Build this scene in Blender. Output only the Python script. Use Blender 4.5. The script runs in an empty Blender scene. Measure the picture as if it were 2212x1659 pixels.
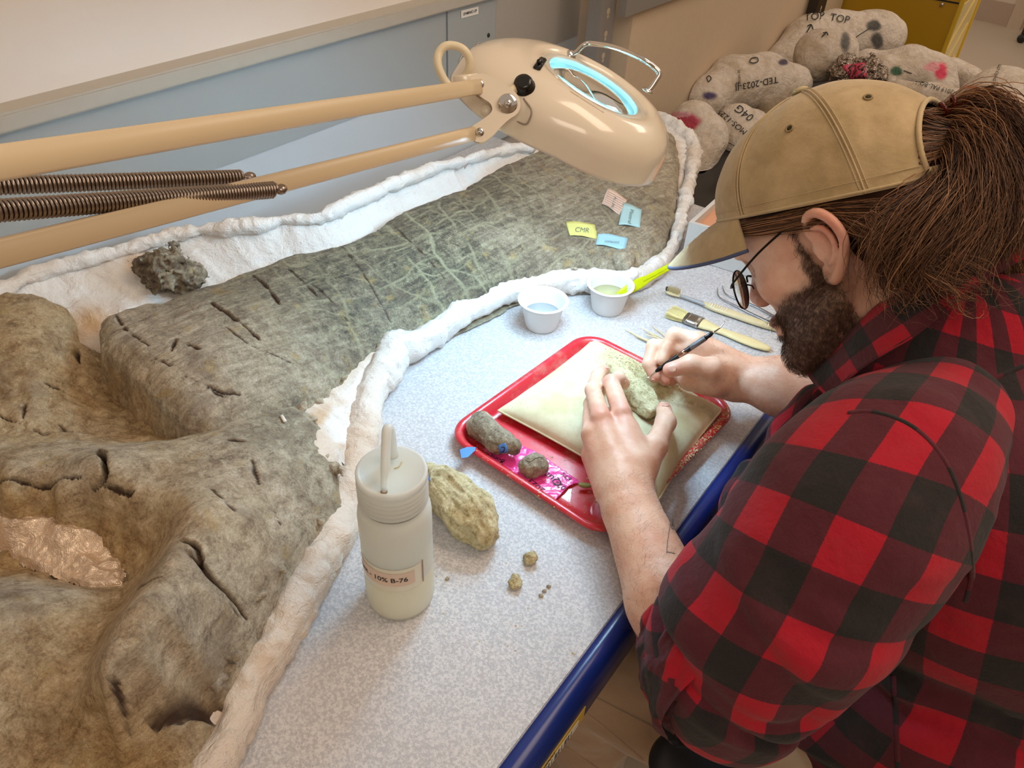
import bpy, bmesh, math, random
import numpy as np
from mathutils import Vector, Matrix
from mathutils.bvhtree import BVHTree
random.seed(7); RNG = np.random.default_rng(7)
SC = bpy.context.scene
T = 0.75                      # table top height; coordinates below are relative to the table top
# ---------------------------------------------------------------- camera
F = 1661.0; CX, CY = 1106.0, 829.5
def nrm(v): v = np.asarray(v, float); return v/np.linalg.norm(v)
_Y = nrm([1544, -1270, F]); _Z = -nrm([-120, (F*F+1544*-120)/1270, F]); _X = np.cross(_Y, _Z)
R = np.stack([_X, _Y, _Z])     # rows: world axes in camera coords (right, down, forward)
CAM = np.array([0, 0, 0.75])
cam = bpy.data.cameras.new('camera'); co = bpy.data.objects.new('camera', cam); SC.collection.objects.link(co)
cam.sensor_fit = 'HORIZONTAL'; cam.sensor_width = 36.0; cam.lens = 36.0*F/2212.0; cam.clip_start = 0.02; cam.clip_end = 60
M = Matrix([list(r) for r in np.column_stack([R[:, 0], -R[:, 1], -R[:, 2]])]).to_4x4()
M.translation = Vector((0, 0, 0.75+T)); co.matrix_world = M
SC.camera = co
# ---------------------------------------------------------------- world, lights, exposure
SC.view_settings.view_transform = 'Standard'; SC.view_settings.look = 'None'
SC.view_settings.gamma = 1.0; SC.view_settings.use_curve_mapping = False
SC.view_settings.exposure = -0.10
w = bpy.data.worlds.new('world'); SC.world = w; w.use_nodes = True
w.node_tree.nodes['Background'].inputs[0].default_value = (1.0, 0.82, 0.68, 1)
w.node_tree.nodes['Background'].inputs[1].default_value = 0.50
def area(name, loc, target, sx, sy, power, col, spread=180):
    l = bpy.data.lights.new(name, 'AREA'); l.shape = 'RECTANGLE'; l.size = sx; l.size_y = sy; l.energy = power; l.color = col
    l.spread = math.radians(spread)
    o = bpy.data.objects.new(name, l); SC.collection.objects.link(o); o.location = Vector(loc)+Vector((0, 0, T))
    d = Vector(target)-Vector(loc); o.rotation_euler = d.to_track_quat('-Z', 'Y').to_euler(); return o
area('ceiling_light', (0.3, 1.2, 1.75), (-0.1, 1.2, 0), 0.6, 1.2, 15, (1.0, 0.79, 0.60))
area('ceiling_light', (0.9, -0.7, 1.75), (0.2, 0.3, 0), 1.2, 0.6, 13, (1.0, 0.83, 0.66))
area('ceiling_light', (0.2, 4.2, 1.75), (0.2, 4.2, 0), 1.2, 1.2, 24, (1.0, 0.84, 0.68))
# ---------------------------------------------------------------- pixel helpers (all results table-relative, metres)
def ray(px, py): return R@np.array([px-CX, py-CY, F])
def P(px, py, z): d = ray(px, py); return CAM+d*((z-CAM[2])/d[2])
def PX(px, py, X): d = ray(px, py); return CAM+d*(X/d[0])
def PY(px, py, Y): d = ray(px, py); return CAM+d*(Y/d[1])
def D(px, py, dp): return CAM+ray(px, py)*(dp/F)
def proj(p):
    q = (np.asarray(p)-CAM)@R; return np.stack([CX+F*q[..., 0]/q[..., 2], CY+F*q[..., 1]/q[..., 2]], -1)
def depth(p): return ((np.asarray(p)-CAM)@R)[..., 2]
# ---------------------------------------------------------------- numpy noise
def _hash(i, j, k, s):
    n = (i*374761393+j*668265263+k*2147483647+s*1274126177).astype(np.int64) & 0xffffffff
    n = (n ^ (n >> 13))*1274126177 & 0xffffffff
    n = (n ^ (n >> 16)) & 0xffffffff
    return n.astype(np.float64)/4294967295.0
def vnoise(p, s=0):
    p = np.asarray(p, float); f = np.floor(p); t = p-f; i = f.astype(np.int64); t = t*t*(3-2*t)
    r = 0
    for a in (0, 1):
        for b in (0, 1):
            for c in (0, 1):
                wgt = (t[..., 0] if a else 1-t[..., 0])*(t[..., 1] if b else 1-t[..., 1])*(t[..., 2] if c else 1-t[..., 2])
                r = r+wgt*_hash(i[..., 0]+a, i[..., 1]+b, i[..., 2]+c, s)
    return r*2-1
def fbm(p, sc, o=4, s=0, g=0.5):
    r = 0; a = 1; tot = 0; p = np.asarray(p, float)*sc
    for k in range(o):
        r = r+a*vnoise(p, s+k); tot += a; a *= g; p = p*2.03+11.3
    return r/tot
def sstep(a, b, x): t = np.clip((x-a)/(b-a), 0, 1); return t*t*(3-2*t)
# ---------------------------------------------------------------- object helpers
ORG = {}
def thing(name, label, cat, base, group=None, kind=None):
    o = bpy.data.objects.new(name, None); SC.collection.objects.link(o); o.empty_display_size = 0.05
    base = np.asarray(base, float); o.location = (base[0], base[1], base[2]+T); ORG[o.name] = base
    o['label'] = label; o['category'] = cat
    if group: o['group'] = group
    if kind: o['kind'] = kind
    return o
def tag(o, label, cat, group=None, kind=None):
    o['label'] = label; o['category'] = cat
    if group: o['group'] = group
    if kind: o['kind'] = kind
    return o
def obj(name, vf, mat, parent=None, smooth=True, attrs=None, uv=None, label=None, mats=None, fm=None, kind=None):
    v, f = vf; v = np.asarray(v, float)
    if parent is not None: org = ORG[parent.name]
    else: org = np.array([v[:, 0].mean(), v[:, 1].mean(), v[:, 2].min()])
    me = bpy.data.meshes.new(name)
    if isinstance(f, np.ndarray) and f.ndim == 2:
        k = f.shape[1]; me.vertices.add(len(v)); me.vertices.foreach_set('co', (v-org).astype(np.float32).ravel())
        me.loops.add(f.size); me.loops.foreach_set('vertex_index', f.astype(np.int32).ravel())
        me.polygons.add(len(f)); me.polygons.foreach_set('loop_start', np.arange(0, f.size, k, dtype=np.int32))
        me.polygons.foreach_set('loop_total', np.full(len(f), k, dtype=np.int32)); me.update(calc_edges=True)
    else:
        me.from_pydata([tuple(p) for p in (v-org)], [], [tuple(int(i) for i in q) for q in f])
    me.validate()
    if mats:
        for m_ in mats: me.materials.append(m_)
        if fm is not None: me.polygons.foreach_set('material_index', np.asarray(fm, np.int32))
    else: me.materials.append(mat)
    if smooth: me.polygons.foreach_set('use_smooth', np.ones(len(me.polygons), bool))
    for k_, a in (attrs or {}).items():
        a = np.asarray(a, np.float32)
        if a.ndim == 1:
            at = me.attributes.new(k_, 'FLOAT', 'POINT'); at.data.foreach_set('value', a)
        elif a.shape[1] == 2:
            at = me.attributes.new(k_, 'FLOAT2', 'POINT'); at.data.foreach_set('vector', a.ravel())
        else:
            at = me.attributes.new(k_, 'FLOAT_VECTOR', 'POINT'); at.data.foreach_set('vector', a[:, :3].ravel())
    me.update()
    o = bpy.data.objects.new(name, me); SC.collection.objects.link(o)
    if parent is not None: o.parent = parent; o.location = (0, 0, 0)
    else: o.location = (org[0], org[1], org[2]+T)
    ORG[o.name] = org
    if label: o['label'] = label
    if kind: o['kind'] = kind
    return o
def join(*vfs):
    V = []; Fa = []; n = 0
    for v, f in vfs:
        V.append(np.asarray(v, float)); Fa += [tuple(int(i)+n for i in q) for q in f]; n += len(v)
    return np.concatenate(V), Fa
def frame(axis, up=(0, 0, 1)):
    a = nrm(axis); u = np.asarray(up, float)
    if abs(np.dot(a, nrm(u))) > .98: u = np.array([1., 0, 0])
    x = nrm(np.cross(u, a)); y = np.cross(a, x); return x, y, a
def loft(rings, cap=True, closed=True):
    rings = np.asarray(rings, float); n, m = rings.shape[:2]; v = rings.reshape(-1, 3); f = []
    mm = m if closed else m-1
    for i in range(n-1):
        for j in range(mm):
            a = i*m+j; b = i*m+(j+1) % m; f.append((a, b, b+m, a+m))
    if cap and closed:
        f.append(tuple(range(m))[::-1]); f.append(tuple(range((n-1)*m, n*m)))
    return v, f
def smooth_path(pts, n):
    pts = np.asarray(pts, float); d = np.r_[0, np.cumsum(np.linalg.norm(np.diff(pts[:, :3], axis=0), axis=1))]
    t = np.linspace(0, d[-1], n); out = []
    P0 = np.vstack([2*pts[0]-pts[1], pts, 2*pts[-1]-pts[-2]])
    for x in t:
        i = min(np.searchsorted(d, x, 'right')-1, len(pts)-2); u = (x-d[i])/max(d[i+1]-d[i], 1e-9)
        a, b, c, e = P0[i], P0[i+1], P0[i+2], P0[i+3]
        out.append(.5*((2*b)+(-a+c)*u+(2*a-5*b+4*c-e)*u*u+(-a+3*b-3*c+e)*u**3))
    return np.array(out)
def frames_along(p, up=(0, 0, 1)):
    p = np.asarray(p, float); t = np.gradient(p, axis=0); t /= np.linalg.norm(t, axis=1)[:, None]+1e-12
    x, y, _ = frame(t[0], up); X = []; Yv = []
    for i in range(len(p)):
        x = x-t[i]*np.dot(x, t[i]); x = nrm(x); y = np.cross(t[i], x); X.append(x); Yv.append(y)
    return np.array(X), np.array(Yv), t
def tube(p, r, seg=8, cap=True, ry=None, up=(0, 0, 1)):
    p = np.asarray(p, float); n = len(p); r = np.broadcast_to(np.asarray(r, float), (n,)); ry = r if ry is None else np.broadcast_to(np.asarray(ry, float), (n,))
    X, Yv, t = frames_along(p, up); a = np.linspace(0, 2*math.pi, seg, endpoint=False)
    rings = p[:, None]+X[:, None]*np.cos(a)[None, :, None]*r[:, None, None]+Yv[:, None]*np.sin(a)[None, :, None]*ry[:, None, None]
    return loft(rings, cap)
def rail(p, w, h, up=(0, 0, 1), ch=0.15):
    """rectangular bar along path with chamfered corners"""
    p = np.asarray(p, float); n = len(p); w = np.broadcast_to(w, (n,)); h = np.broadcast_to(h, (n,)); X, Yv, t = frames_along(p, up)
    s = [(-.5, -.5+ch), (-.5, .5-ch), (-.5+ch, .5), (.5-ch, .5), (.5, .5-ch), (.5, -.5+ch), (.5-ch, -.5), (-.5+ch, -.5)][::-1]
    rings = np.array([[p[i]+X[i]*a*w[i]+Yv[i]*b*h[i] for a, b in s] for i in range(n)])
    return loft(rings)
def lathe(prof, c=(0, 0, 0), ax=(0, 0, 1), seg=48, ux=None):
    x, y, a = frame(ax) if ux is None else (nrm(ux), np.cross(nrm(ax), nrm(ux)), nrm(ax))
    th = np.linspace(0, 2*math.pi, seg, endpoint=False); c = np.asarray(c, float)
    rings = [[c+a*z+(x*math.cos(t)+y*math.sin(t))*max(r, 1e-5) for t in th] for r, z in prof]
    v, f = loft(rings, cap=False); f.append(tuple(range(seg))[::-1]); n = len(v); f.append(tuple(range(n-seg, n))); return v, f
def box(c, s, rot=None, bev=0.0, seg=2):
    bm = bmesh.new(); bmesh.ops.create_cube(bm, size=1.0)
    for v in bm.verts: v.co = Vector((v.co.x*s[0], v.co.y*s[1], v.co.z*s[2]))
    if bev: bmesh.ops.bevel(bm, geom=bm.edges[:], offset=bev, segments=seg, affect='EDGES')
    v = np.array([list(q.co) for q in bm.verts]); f = [tuple(q.index for q in fc.verts) for fc in bm.faces]; bm.free()
    if rot is not None: v = v@np.asarray(rot).T
    return v+np.asarray(c, float), f
def rotz(a): return np.array([[math.cos(a), -math.sin(a), 0], [math.sin(a), math.cos(a), 0], [0, 0, 1]])
def sph(c, r, seg=16, rng=10, sc=(1, 1, 1), rot=None):
    v = []
    for i in range(rng+1):
        ph = math.pi*i/rng
        for j in range(seg): th = 2*math.pi*j/seg; v.append([math.sin(ph)*math.cos(th)*sc[0], math.sin(ph)*math.sin(th)*sc[1], math.cos(ph)*sc[2]])
    v = np.array(v)*r
    if rot is not None: v = v@np.asarray(rot).T
    v = v+np.asarray(c, float); f = []
    for i in range(rng):
        for j in range(seg): a = i*seg+j; b = i*seg+(j+1) % seg; f.append((a, a+seg, b+seg, b))
    return v, f
def extrude_poly(pts, nvec, th):
    """flat polygon (3D points) given thickness along nvec"""
    p = np.asarray(pts, float); n = len(p); q = p+np.asarray(nvec)*th; v = np.vstack([p, q])
    f = [tuple(range(n))[::-1], tuple(range(n, 2*n))]+[(i, (i+1) % n, n+(i+1) % n, n+i) for i in range(n)]; return v, f
def sheet(fn, nu, nv):
    u, v = np.meshgrid(np.linspace(0, 1, nu), np.linspace(0, 1, nv), indexing='ij'); pts = fn(u.ravel(), v.ravel())
    idx = np.arange(nu*nv).reshape(nu, nv); f = np.stack([idx[:-1, :-1].ravel(), idx[1:, :-1].ravel(), idx[1:, 1:].ravel(), idx[:-1, 1:].ravel()], 1)
    return pts, f
def text_vf(s, size=1.0, shear=0.0, extrude=0.0, bold=0.0):
    c = bpy.data.curves.new('t', 'FONT'); c.body = s; c.size = size; c.shear = shear; c.extrude = extrude; c.offset = bold; c.align_x = 'CENTER'; c.align_y = 'CENTER'; c.resolution_u = 3
    o = bpy.data.objects.new('t', c); SC.collection.objects.link(o); bpy.context.view_layer.update()
    me = bpy.data.meshes.new_from_object(o.evaluated_get(bpy.context.evaluated_depsgraph_get()))
    v = np.array([list(x.co) for x in me.vertices]); f = [tuple(p.vertices) for p in me.polygons]
    bpy.data.objects.remove(o); bpy.data.curves.remove(c); bpy.data.meshes.remove(me); return v, f
BV = {}
def bvh_of(o):
    if o.name not in BV:
        me = o.data; og = ORG[o.name if o.parent is None else o.parent.name]
        BV[o.name] = BVHTree.FromPolygons([(v.co.x+og[0], v.co.y+og[1], v.co.z+og[2]) for v in me.vertices], [tuple(p.vertices) for p in me.polygons])
    return BV[o.name]
def hit(o, px, py, off=0.0006):
    d = Vector(ray(px, py)).normalized(); h = bvh_of(o).ray_cast(Vector(CAM), d)
    if h[0] is None: return None
    n = h[1]
    if n.dot(d) > 0: n = -n
    return np.array(h[0]+n*off), np.array(n)
def drape(o, vf, cx, cy, ex, ey, off=0.0006):
    """lay flat artwork (x,y) on object o: pixel = (cx,cy)+x*ex+y*ey"""
    v, f = vf; out = []; last = None
    for q in v:
        px = cx+q[0]*ex[0]+q[1]*ey[0]; py = cy+q[0]*ex[1]+q[1]*ey[1]; h = hit(o, px, py, off)
        if h is None: h = last if last is not None else (P(px, py, 0), None)
        last = h; out.append(h[0])
    return np.array(out), f
def stroke_px(o, pts, wpx, off=0.0006, n=None):
    """pen stroke lying on a surface, given in picture points of that surface"""
    p = smooth_path(np.c_[np.asarray(pts, float), np.zeros(len(pts))], n or max(6, len(pts)*4))[:, :2]
    t = np.gradient(p, axis=0); t /= np.linalg.norm(t, axis=1)[:, None]+1e-9; nn = np.c_[-t[:, 1], t[:, 0]]
    L = p+nn*wpx/2; Q = p-nn*wpx/2; v = []; last = None
    for a in np.vstack([L, Q]):
        h = hit(o, a[0], a[1], off)
        if h is None: h = last if last is not None else (P(a[0], a[1], 0), None)
        last = h; v.append(h[0])
    k = len(p); return np.array(v), [(i, i+1, k+i+1, k+i) for i in range(k-1)]
# ---------------------------------------------------------------- signed distance modelling
class SDF:
    def __init__(s): s.p = []
    def add(s, fn, lo, hi, k=0.0, op='u'): s.p.append((fn, np.asarray(lo, float), np.asarray(hi, float), k, op))
    def cone(s, a, b, ra, rb, k=0.006, op='u', flat=None):
        a = np.asarray(a, float); b = np.asarray(b, float); m = max(ra, rb)
        def fn(x):
            ab = b-a; t = np.clip(((x-a)@ab)/max(ab@ab, 1e-12), 0, 1); q = x-a-t[..., None]*ab
            if flat is not None: fv, fs = flat; q = q+fv*((q@fv)*(fs-1))[..., None]
            return np.linalg.norm(q, axis=-1)-(ra+(rb-ra)*t)
        e = m*1.3+k*2; s.add(fn, np.minimum(a, b)-e, np.maximum(a, b)+e, k, op)
    def chain(s, pts, rad, k=0.006, flat=None):
        for i in range(len(pts)-1): s.cone(pts[i], pts[i+1], rad[i], rad[i+1], k, 'u', flat)
    def ell(s, c, r, rot=None, k=0.008, op='u'):
        c = np.asarray(c, float); r = np.asarray(r, float); Rm = np.eye(3) if rot is None else np.asarray(rot)   # columns = axes
        def fn(x):
            q = (x-c)@Rm; k0 = np.linalg.norm(q/r, axis=-1); k1 = np.linalg.norm(q/(r*r), axis=-1); return k0*(k0-1)/np.maximum(k1, 1e-9)
        e = r.max()+k*2; s.add(fn, c-e, c+e, k, op)
    def mesh(s, h, noise=None, pad=0.004):
        U = [q for q in s.p if q[4] == 'u']; lo = np.min([q[1] for q in U], 0)-pad; hi = np.max([q[2] for q in U], 0)+pad
        n = np.ceil((hi-lo)/h).astype(int)+1; G = np.full(n, 0.05, np.float32); B = 28
        for i in range(0, n[0], B):
            for j in range(0, n[1], B):
                for k in range(0, n[2], B):
                    i1, j1, k1 = min(i+B, n[0]), min(j+B, n[1]), min(k+B, n[2])
                    bl = lo+h*np.array([i, j, k]); bh = lo+h*np.array([i1, j1, k1])
                    act = [q for q in s.p if np.all(q[1] <= bh) and np.all(q[2] >= bl)]
                    if not any(q[4] == 'u' for q in act): continue
                    g = np.stack(np.meshgrid(lo[0]+h*np.arange(i, i1), lo[1]+h*np.arange(j, j1), lo[2]+h*np.arange(k, k1), indexing='ij'), -1)
                    d = np.full(g.shape[:3], 0.05)
                    for fn, a_, b_, kk, op in act:
                        e = fn(g)
                        if op == 'u':
                            if kk > 0: hh = np.clip(.5+.5*(d-e)/kk, 0, 1); d = d*(1-hh)+e*hh-kk*hh*(1-hh)
                            else: d = np.minimum(d, e)
                        else:
                            if kk > 0: hh = np.clip(.5-.5*(d+e)/kk, 0, 1); d = d*(1-hh)-e*hh+kk*hh*(1-hh)
                            else: d = np.maximum(d, -e)
                    if noise is not None: d = d+noise(g)
                    G[i:i1, j:j1, k:k1] = d
        return nets(G, lo, h)
def nets(G, lo, h):
    sg = G < 0; a = sg[:-1, :-1, :-1]; anyv = a.copy(); allv = a.copy()
    cor = [(x, y, z) for x in (0, 1) for y in (0, 1) for z in (0, 1)]; n = G.shape
    def sl(A, c): return A[c[0]:n[0]-1+c[0], c[1]:n[1]-1+c[1], c[2]:n[2]-1+c[2]]
    for c in cor[1:]: q = sl(sg, c); anyv |= q; allv &= q
    act = anyv & ~allv; ids = np.full(act.shape, -1, np.int64); I = np.argwhere(act); ids[act] = np.arange(len(I))
    val = np.stack([G[I[:, 0]+c[0], I[:, 1]+c[1], I[:, 2]+c[2]] for c in cor], 1); C = np.array(cor, float)
    acc = np.zeros((len(I), 3)); cnt = np.zeros(len(I))
    for e0 in range(8):
        for e1 in range(e0+1, 8):
            if np.abs(C[e0]-C[e1]).sum() != 1: continue
            va, vb = val[:, e0], val[:, e1]; m = (va < 0) != (vb < 0); t = np.where(m, va/(va-vb+1e-12), 0)
            acc += np.where(m[:, None], C[e0]+(C[e1]-C[e0])*t[:, None], 0); cnt += m
    v = (I+acc/np.maximum(cnt, 1)[:, None])*h+lo; F_ = []
    for ax in range(3):
        b, c = (ax+1) % 3, (ax+2) % 3; s0 = [slice(1, -1)]*3; s1 = [slice(1, -1)]*3
        s0[ax] = slice(0, n[ax]-1); s1[ax] = slice(1, n[ax]); A = sg[tuple(s0)]; Bq = sg[tuple(s1)]; E = np.argwhere(A != Bq)
        inv = A[tuple(E.T)]; E = E.copy(); E[:, b] += 1; E[:, c] += 1
        def cell(db, dc): q = E.copy(); q[:, b] -= db; q[:, c] -= dc; return ids[q[:, 0], q[:, 1], q[:, 2]]
        quad = np.stack([cell(1, 1), cell(0, 1), cell(0, 0), cell(1, 0)], 1); quad[~inv] = quad[~inv][:, ::-1]; F_.append(quad)
    Fq = np.concatenate(F_); Fq = Fq[(Fq >= 0).all(1)]; return v, Fq
def relax(v, f, it=2, lam=0.5):
    f = np.asarray(f); 
    for _ in range(it):
        s = np.zeros_like(v); c = np.zeros(len(v)); k = f.shape[1]
        for i in range(k):
            a, b = f[:, i], f[:, (i+1) % k]
            for d in range(3): s[:, d] += np.bincount(a, v[b, d], len(v))+np.bincount(b, v[a, d], len(v))
            c += np.bincount(a, minlength=len(v))+np.bincount(b, minlength=len(v))
        v = v+lam*(s/np.maximum(c, 1)[:, None]-v)
    return v
def vnormals(v, f):
    f = np.asarray(f); a = v[f[:, 0]]; n = np.cross(v[f[:, 1]]-a, v[f[:, 2]]-a); s = np.zeros_like(v)
    for i in range(f.shape[1]):
        for d in range(3): s[:, d] += np.bincount(f[:, i], n[:, d], len(v))
    return s/(np.linalg.norm(s, axis=1)[:, None]+1e-12)
# ---------------------------------------------------------------- materials
def srgb(h):
    if isinstance(h, str): h = [int(h[i:i+2], 16)/255 for i in (0, 2, 4)]
    return tuple(((x/12.92) if x <= .04045 else ((x+.055)/1.055)**2.4) for x in h)+(1,)
class N:
    def __init__(s, name):
        s.m = bpy.data.materials.new(name); s.m.use_nodes = True; s.t = s.m.node_tree; s.b = s.t.nodes['Principled BSDF']
    def n(s, ty, ins=None, **kw):
        q = s.t.nodes.new(ty)
        for k, v in kw.items(): setattr(q, k, v)
        for k, v in (ins or {}).items():
            i = q.inputs[k]
            if hasattr(v, 'is_output') or isinstance(v, bpy.types.NodeSocket): s.t.links.new(v, i)
            else: i.default_value = v
        return q
    def set(s, **kw):
        for k, v in kw.items():
            i = s.b.inputs[k.replace('_', ' ')]
            if isinstance(v, bpy.types.NodeSocket): s.t.links.new(v, i)
            else: i.default_value = v
        return s
    def co(s, kind='Object'): return s.n('ShaderNodeTexCoord').outputs[kind]
    def attr(s, name, out='Fac'): return s.n('ShaderNodeAttribute', attribute_name=name).outputs[out]
    def noise(s, sc, det=4, rough=.55, vec=None, dist=0.0, out=0):
        return s.n('ShaderNodeTexNoise', {'Scale': sc, 'Detail': det, 'Roughness': rough, 'Distortion': dist, **({'Vector': vec} if vec is not None else {'Vector': s.co()})}).outputs[out]
    def ramp(s, fac, stops):
        q = s.n('ShaderNodeValToRGB', {'Fac': fac}); e = q.color_ramp.elements
        while len(e) < len(stops): e.new(.5)
        for x, (p, c) in zip(e, stops): x.position = p; x.color = c if len(c) == 4 else (*c, 1)
        return q.outputs[0]
    def rng(s, v, a, b, c=0., d=1.): return s.n('ShaderNodeMapRange', {0: v, 1: a, 2: b, 3: c, 4: d}).outputs[0]
    def mix(s, f, a, b, mode='MIX'): return s.n('ShaderNodeMix', {0: f, 6: a, 7: b}, data_type='RGBA', blend_type=mode).outputs[2]
    def math(s, op, a, b=0.0): return s.n('ShaderNodeMath', {0: a, 1: b}, operation=op).outputs[0]
    def bump(s, h, st=.3, d=.01, nor=None):
        q = s.n('ShaderNodeBump', {'Strength': st, 'Distance': d, 'Height': h, **({'Normal': nor} if nor is not None else {})}); return q.outputs[0]
    def scale(s, v, sc): return s.n('ShaderNodeMapping', {'Vector': v, 'Scale': sc}).outputs[0]
def flat(name, col, rough=.5, metal=0., n=0.06, ns=60, bump=0.0, bs=300, bd=.001, spec=.5, **kw):
    m = N(name); c = srgb(col) if isinstance(col, str) else col
    dk = tuple(x*(1-n) for x in c[:3])+(1,); lt = tuple(min(1, x*(1+n)) for x in c[:3])+(1,)
    m.set(Base_Color=m.mix(m.noise(ns), dk, lt), Roughness=rough, Metallic=metal, Specular_IOR_Level=spec)
    if bump: m.set(Normal=m.bump(m.noise(bs), bump, bd))
    for k, v in kw.items(): m.set(**{k: v})
    return m.m
def poly_sd(x, y, poly):
    """signed distance (negative inside) of points to polygon"""
    p = np.asarray(poly, float); q = np.roll(p, -1, 0); d = np.full(x.shape, 1e9); ins = np.zeros(x.shape, bool)
    for a, b in zip(p, q):
        ex, ey = b-a; wx, wy = x-a[0], y-a[1]; t = np.clip((wx*ex+wy*ey)/(ex*ex+ey*ey+1e-12), 0, 1)
        d = np.minimum(d, np.hypot(wx-ex*t, wy-ey*t))
        c = (a[1] > y) != (b[1] > y)
        with np.errstate(divide='ignore', invalid='ignore'): ins ^= c & (x < (b[0]-a[0])*(y-a[1])/(b[1]-a[1]+1e-15)+a[0])
    return np.where(ins, -d, d)
def line_d(x, y, pts):
    d = np.full(x.shape, 1e9); tt = np.zeros(x.shape); p = np.asarray(pts, float)
    for i in range(len(p)-1):
        a, b = p[i], p[i+1]; ex, ey = b-a; t = np.clip(((x-a[0])*ex+(y-a[1])*ey)/(ex*ex+ey*ey+1e-12), 0, 1); e = np.hypot(x-a[0]-ex*t, y-a[1]-ey*t)
        m = e < d; d = np.where(m, e, d); tt = np.where(m, (i+t)/(len(p)-1), tt)
    return d, tt
class RBF:
    def __init__(s, xy, val, reg=1e-4):
        s.c = np.asarray(xy, float); n = len(s.c); A = s.k(s.c)+np.eye(n)*reg; Pm = np.c_[np.ones(n), s.c]
        K = np.block([[A, Pm], [Pm.T, np.zeros((3, 3))]]); s.w = np.linalg.solve(K, np.vstack([np.asarray(val, float).reshape(n, -1), np.zeros((3, np.asarray(val).reshape(n, -1).shape[1]))]))
    def k(s, x):
        r = np.linalg.norm(x[:, None]-s.c[None], axis=-1); return np.where(r > 0, r*r*np.log(r+1e-12), 0)
    def __call__(s, xy): xy = np.asarray(xy, float); return np.c_[s.k(xy), np.ones(len(xy)), xy]@s.w
def grid_mesh(X, Yg, Z, keep):
    """mesh of a height grid, keeping the cells whose four corners are kept"""
    idx = np.arange(X.size).reshape(X.shape); k = keep; c = k[:-1, :-1] & k[1:, :-1] & k[1:, 1:] & k[:-1, 1:]
    f = np.stack([idx[:-1, :-1][c], idx[1:, :-1][c], idx[1:, 1:][c], idx[:-1, 1:][c]], 1)
    used = np.unique(f); mp = np.full(X.size, -1); mp[used] = np.arange(len(used))
    v = np.stack([X.ravel(), Yg.ravel(), Z.ravel()], 1)[used]; return v, mp[f], used
# ================================================================ SETTING
WX = -1.15
m_wallpaper = flat('white_painted_wall', 'e2d7cc', .7, n=.03, ns=6)
m_panel = flat('blue_grey_panel', 'a3a8a8', .45, n=.03, ns=3)
m_white_panel = flat('glossy_white_panel', 'c6cdd2', .22, n=.03, ns=3)
m_ledge = flat('tan_ledge', 'b5ad9f', .5, n=.05, ns=40)
m_floor = flat('pale_floor', 'c9b9a4', .45, n=.04, ns=2)
m_dark = flat('dark_rubber', '1c1b1c', .5)
def setobj(name, vf, mat, smooth=False, **k): o = obj(name, vf, mat, smooth=smooth, **k); o['kind'] = 'structure'; return o
def bx(x0, x1, y0, y1, z0, z1, bev=0): return box(((x0+x1)/2, (y0+y1)/2, (z0+z1)/2), (x1-x0, y1-y0, z1-z0), bev=bev)
YE = 2.35     # end of the bench wall panels
setobj('floor', bx(-3.6, 3.2, -2.2, 9.0, -T-.05, -T), m_floor)
def zray(px, py): return PX(px, py, WX)[2]
ZJ = zray(800, 239); ZL0 = zray(480, 150); ZL1 = ZL0+.026
setobj('wall_left', bx(WX-.12, WX-.02, -2.2, 2.95, -T, 1.9), m_wallpaper)
panel = setobj('trim_1', bx(WX-.03, WX+.006, -.8, PX(962, 120, WX)[1]-.004, ZJ, ZL0), m_panel)
lp = setobj('trim_2', bx(WX-.03, WX+.008, PX(962, 120, WX)[1], PX(1064, 60, WX)[1], ZJ, ZL0+.3), m_panel)
setobj('trim_3', bx(WX-.03, WX+.006, PX(1064, 60, WX)[1]+.003, YE, ZJ, ZL0+.5), flat('grey_beige_panel', 'aaa49b', .5, n=.03))
setobj('trim_4', bx(WX-.03, WX+.004, -.8, YE, -.02, ZJ), m_white_panel)
setobj('trim_5', bx(WX-.03, WX+.02, -.8, PX(1070, 20, WX)[1], ZL0, ZL1, bev=.003), m_ledge)
setobj('wall_back', bx(-3.6, 3.2, 9.0, 9.1, -T, 1.9), flat('cream_wall', 'd8c8b4', .6))
setobj('wall_right', bx(3.2, 3.3, -2.2, 9.1, -T, 1.9), flat('cream_wall_2', 'd8c8b4', .6))
setobj('wall_front', bx(-3.6, 3.2, -2.3, -2.2, -T, 1.9), flat('cream_wall_3', 'd8c8b4', .6))
# label and keyholes on the panel
m_paper = flat('white_sticker', 'e8e4dc', .5, n=.02); m_ink = flat('black_ink', '15140f', .6, n=.1)
st = thing('shelf_label', 'small white printed sticker on the grey wall panel', 'label', PX(1014, 26, WX+.008))
a, b, c, e = [PX(px, py, WX+.009) for px, py in ((996, 23), (1033, 14), (1033, 30), (996, 40))]
obj('sticker', extrude_poly([a, b, c, e], (1, 0, 0), .0006), m_paper, st, smooth=False)
def wall_text(s, c, hgt, parent, X, tilt=0, name='lettering', mat=None, bold=0):
    v, f = text_vf(s, hgt, bold=bold); q = np.zeros_like(v); ct, sn = math.cos(tilt), math.sin(tilt); q[:, 1] = c[1]+v[:, 0]*ct-v[:, 1]*sn; q[:, 2] = c[2]+v[:, 1]*ct+v[:, 0]*sn; q[:, 0] = X
    return obj(name, (q, f), mat or m_ink, parent, smooth=False)
wall_text('LP-MRNC1-29', (a+b+c+e)/4, .0078, st, WX+.0101, bold=.0002)
m_chrome = flat('brushed_chrome', 'c8c4bc', .25, 1.0, n=.05)
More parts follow.
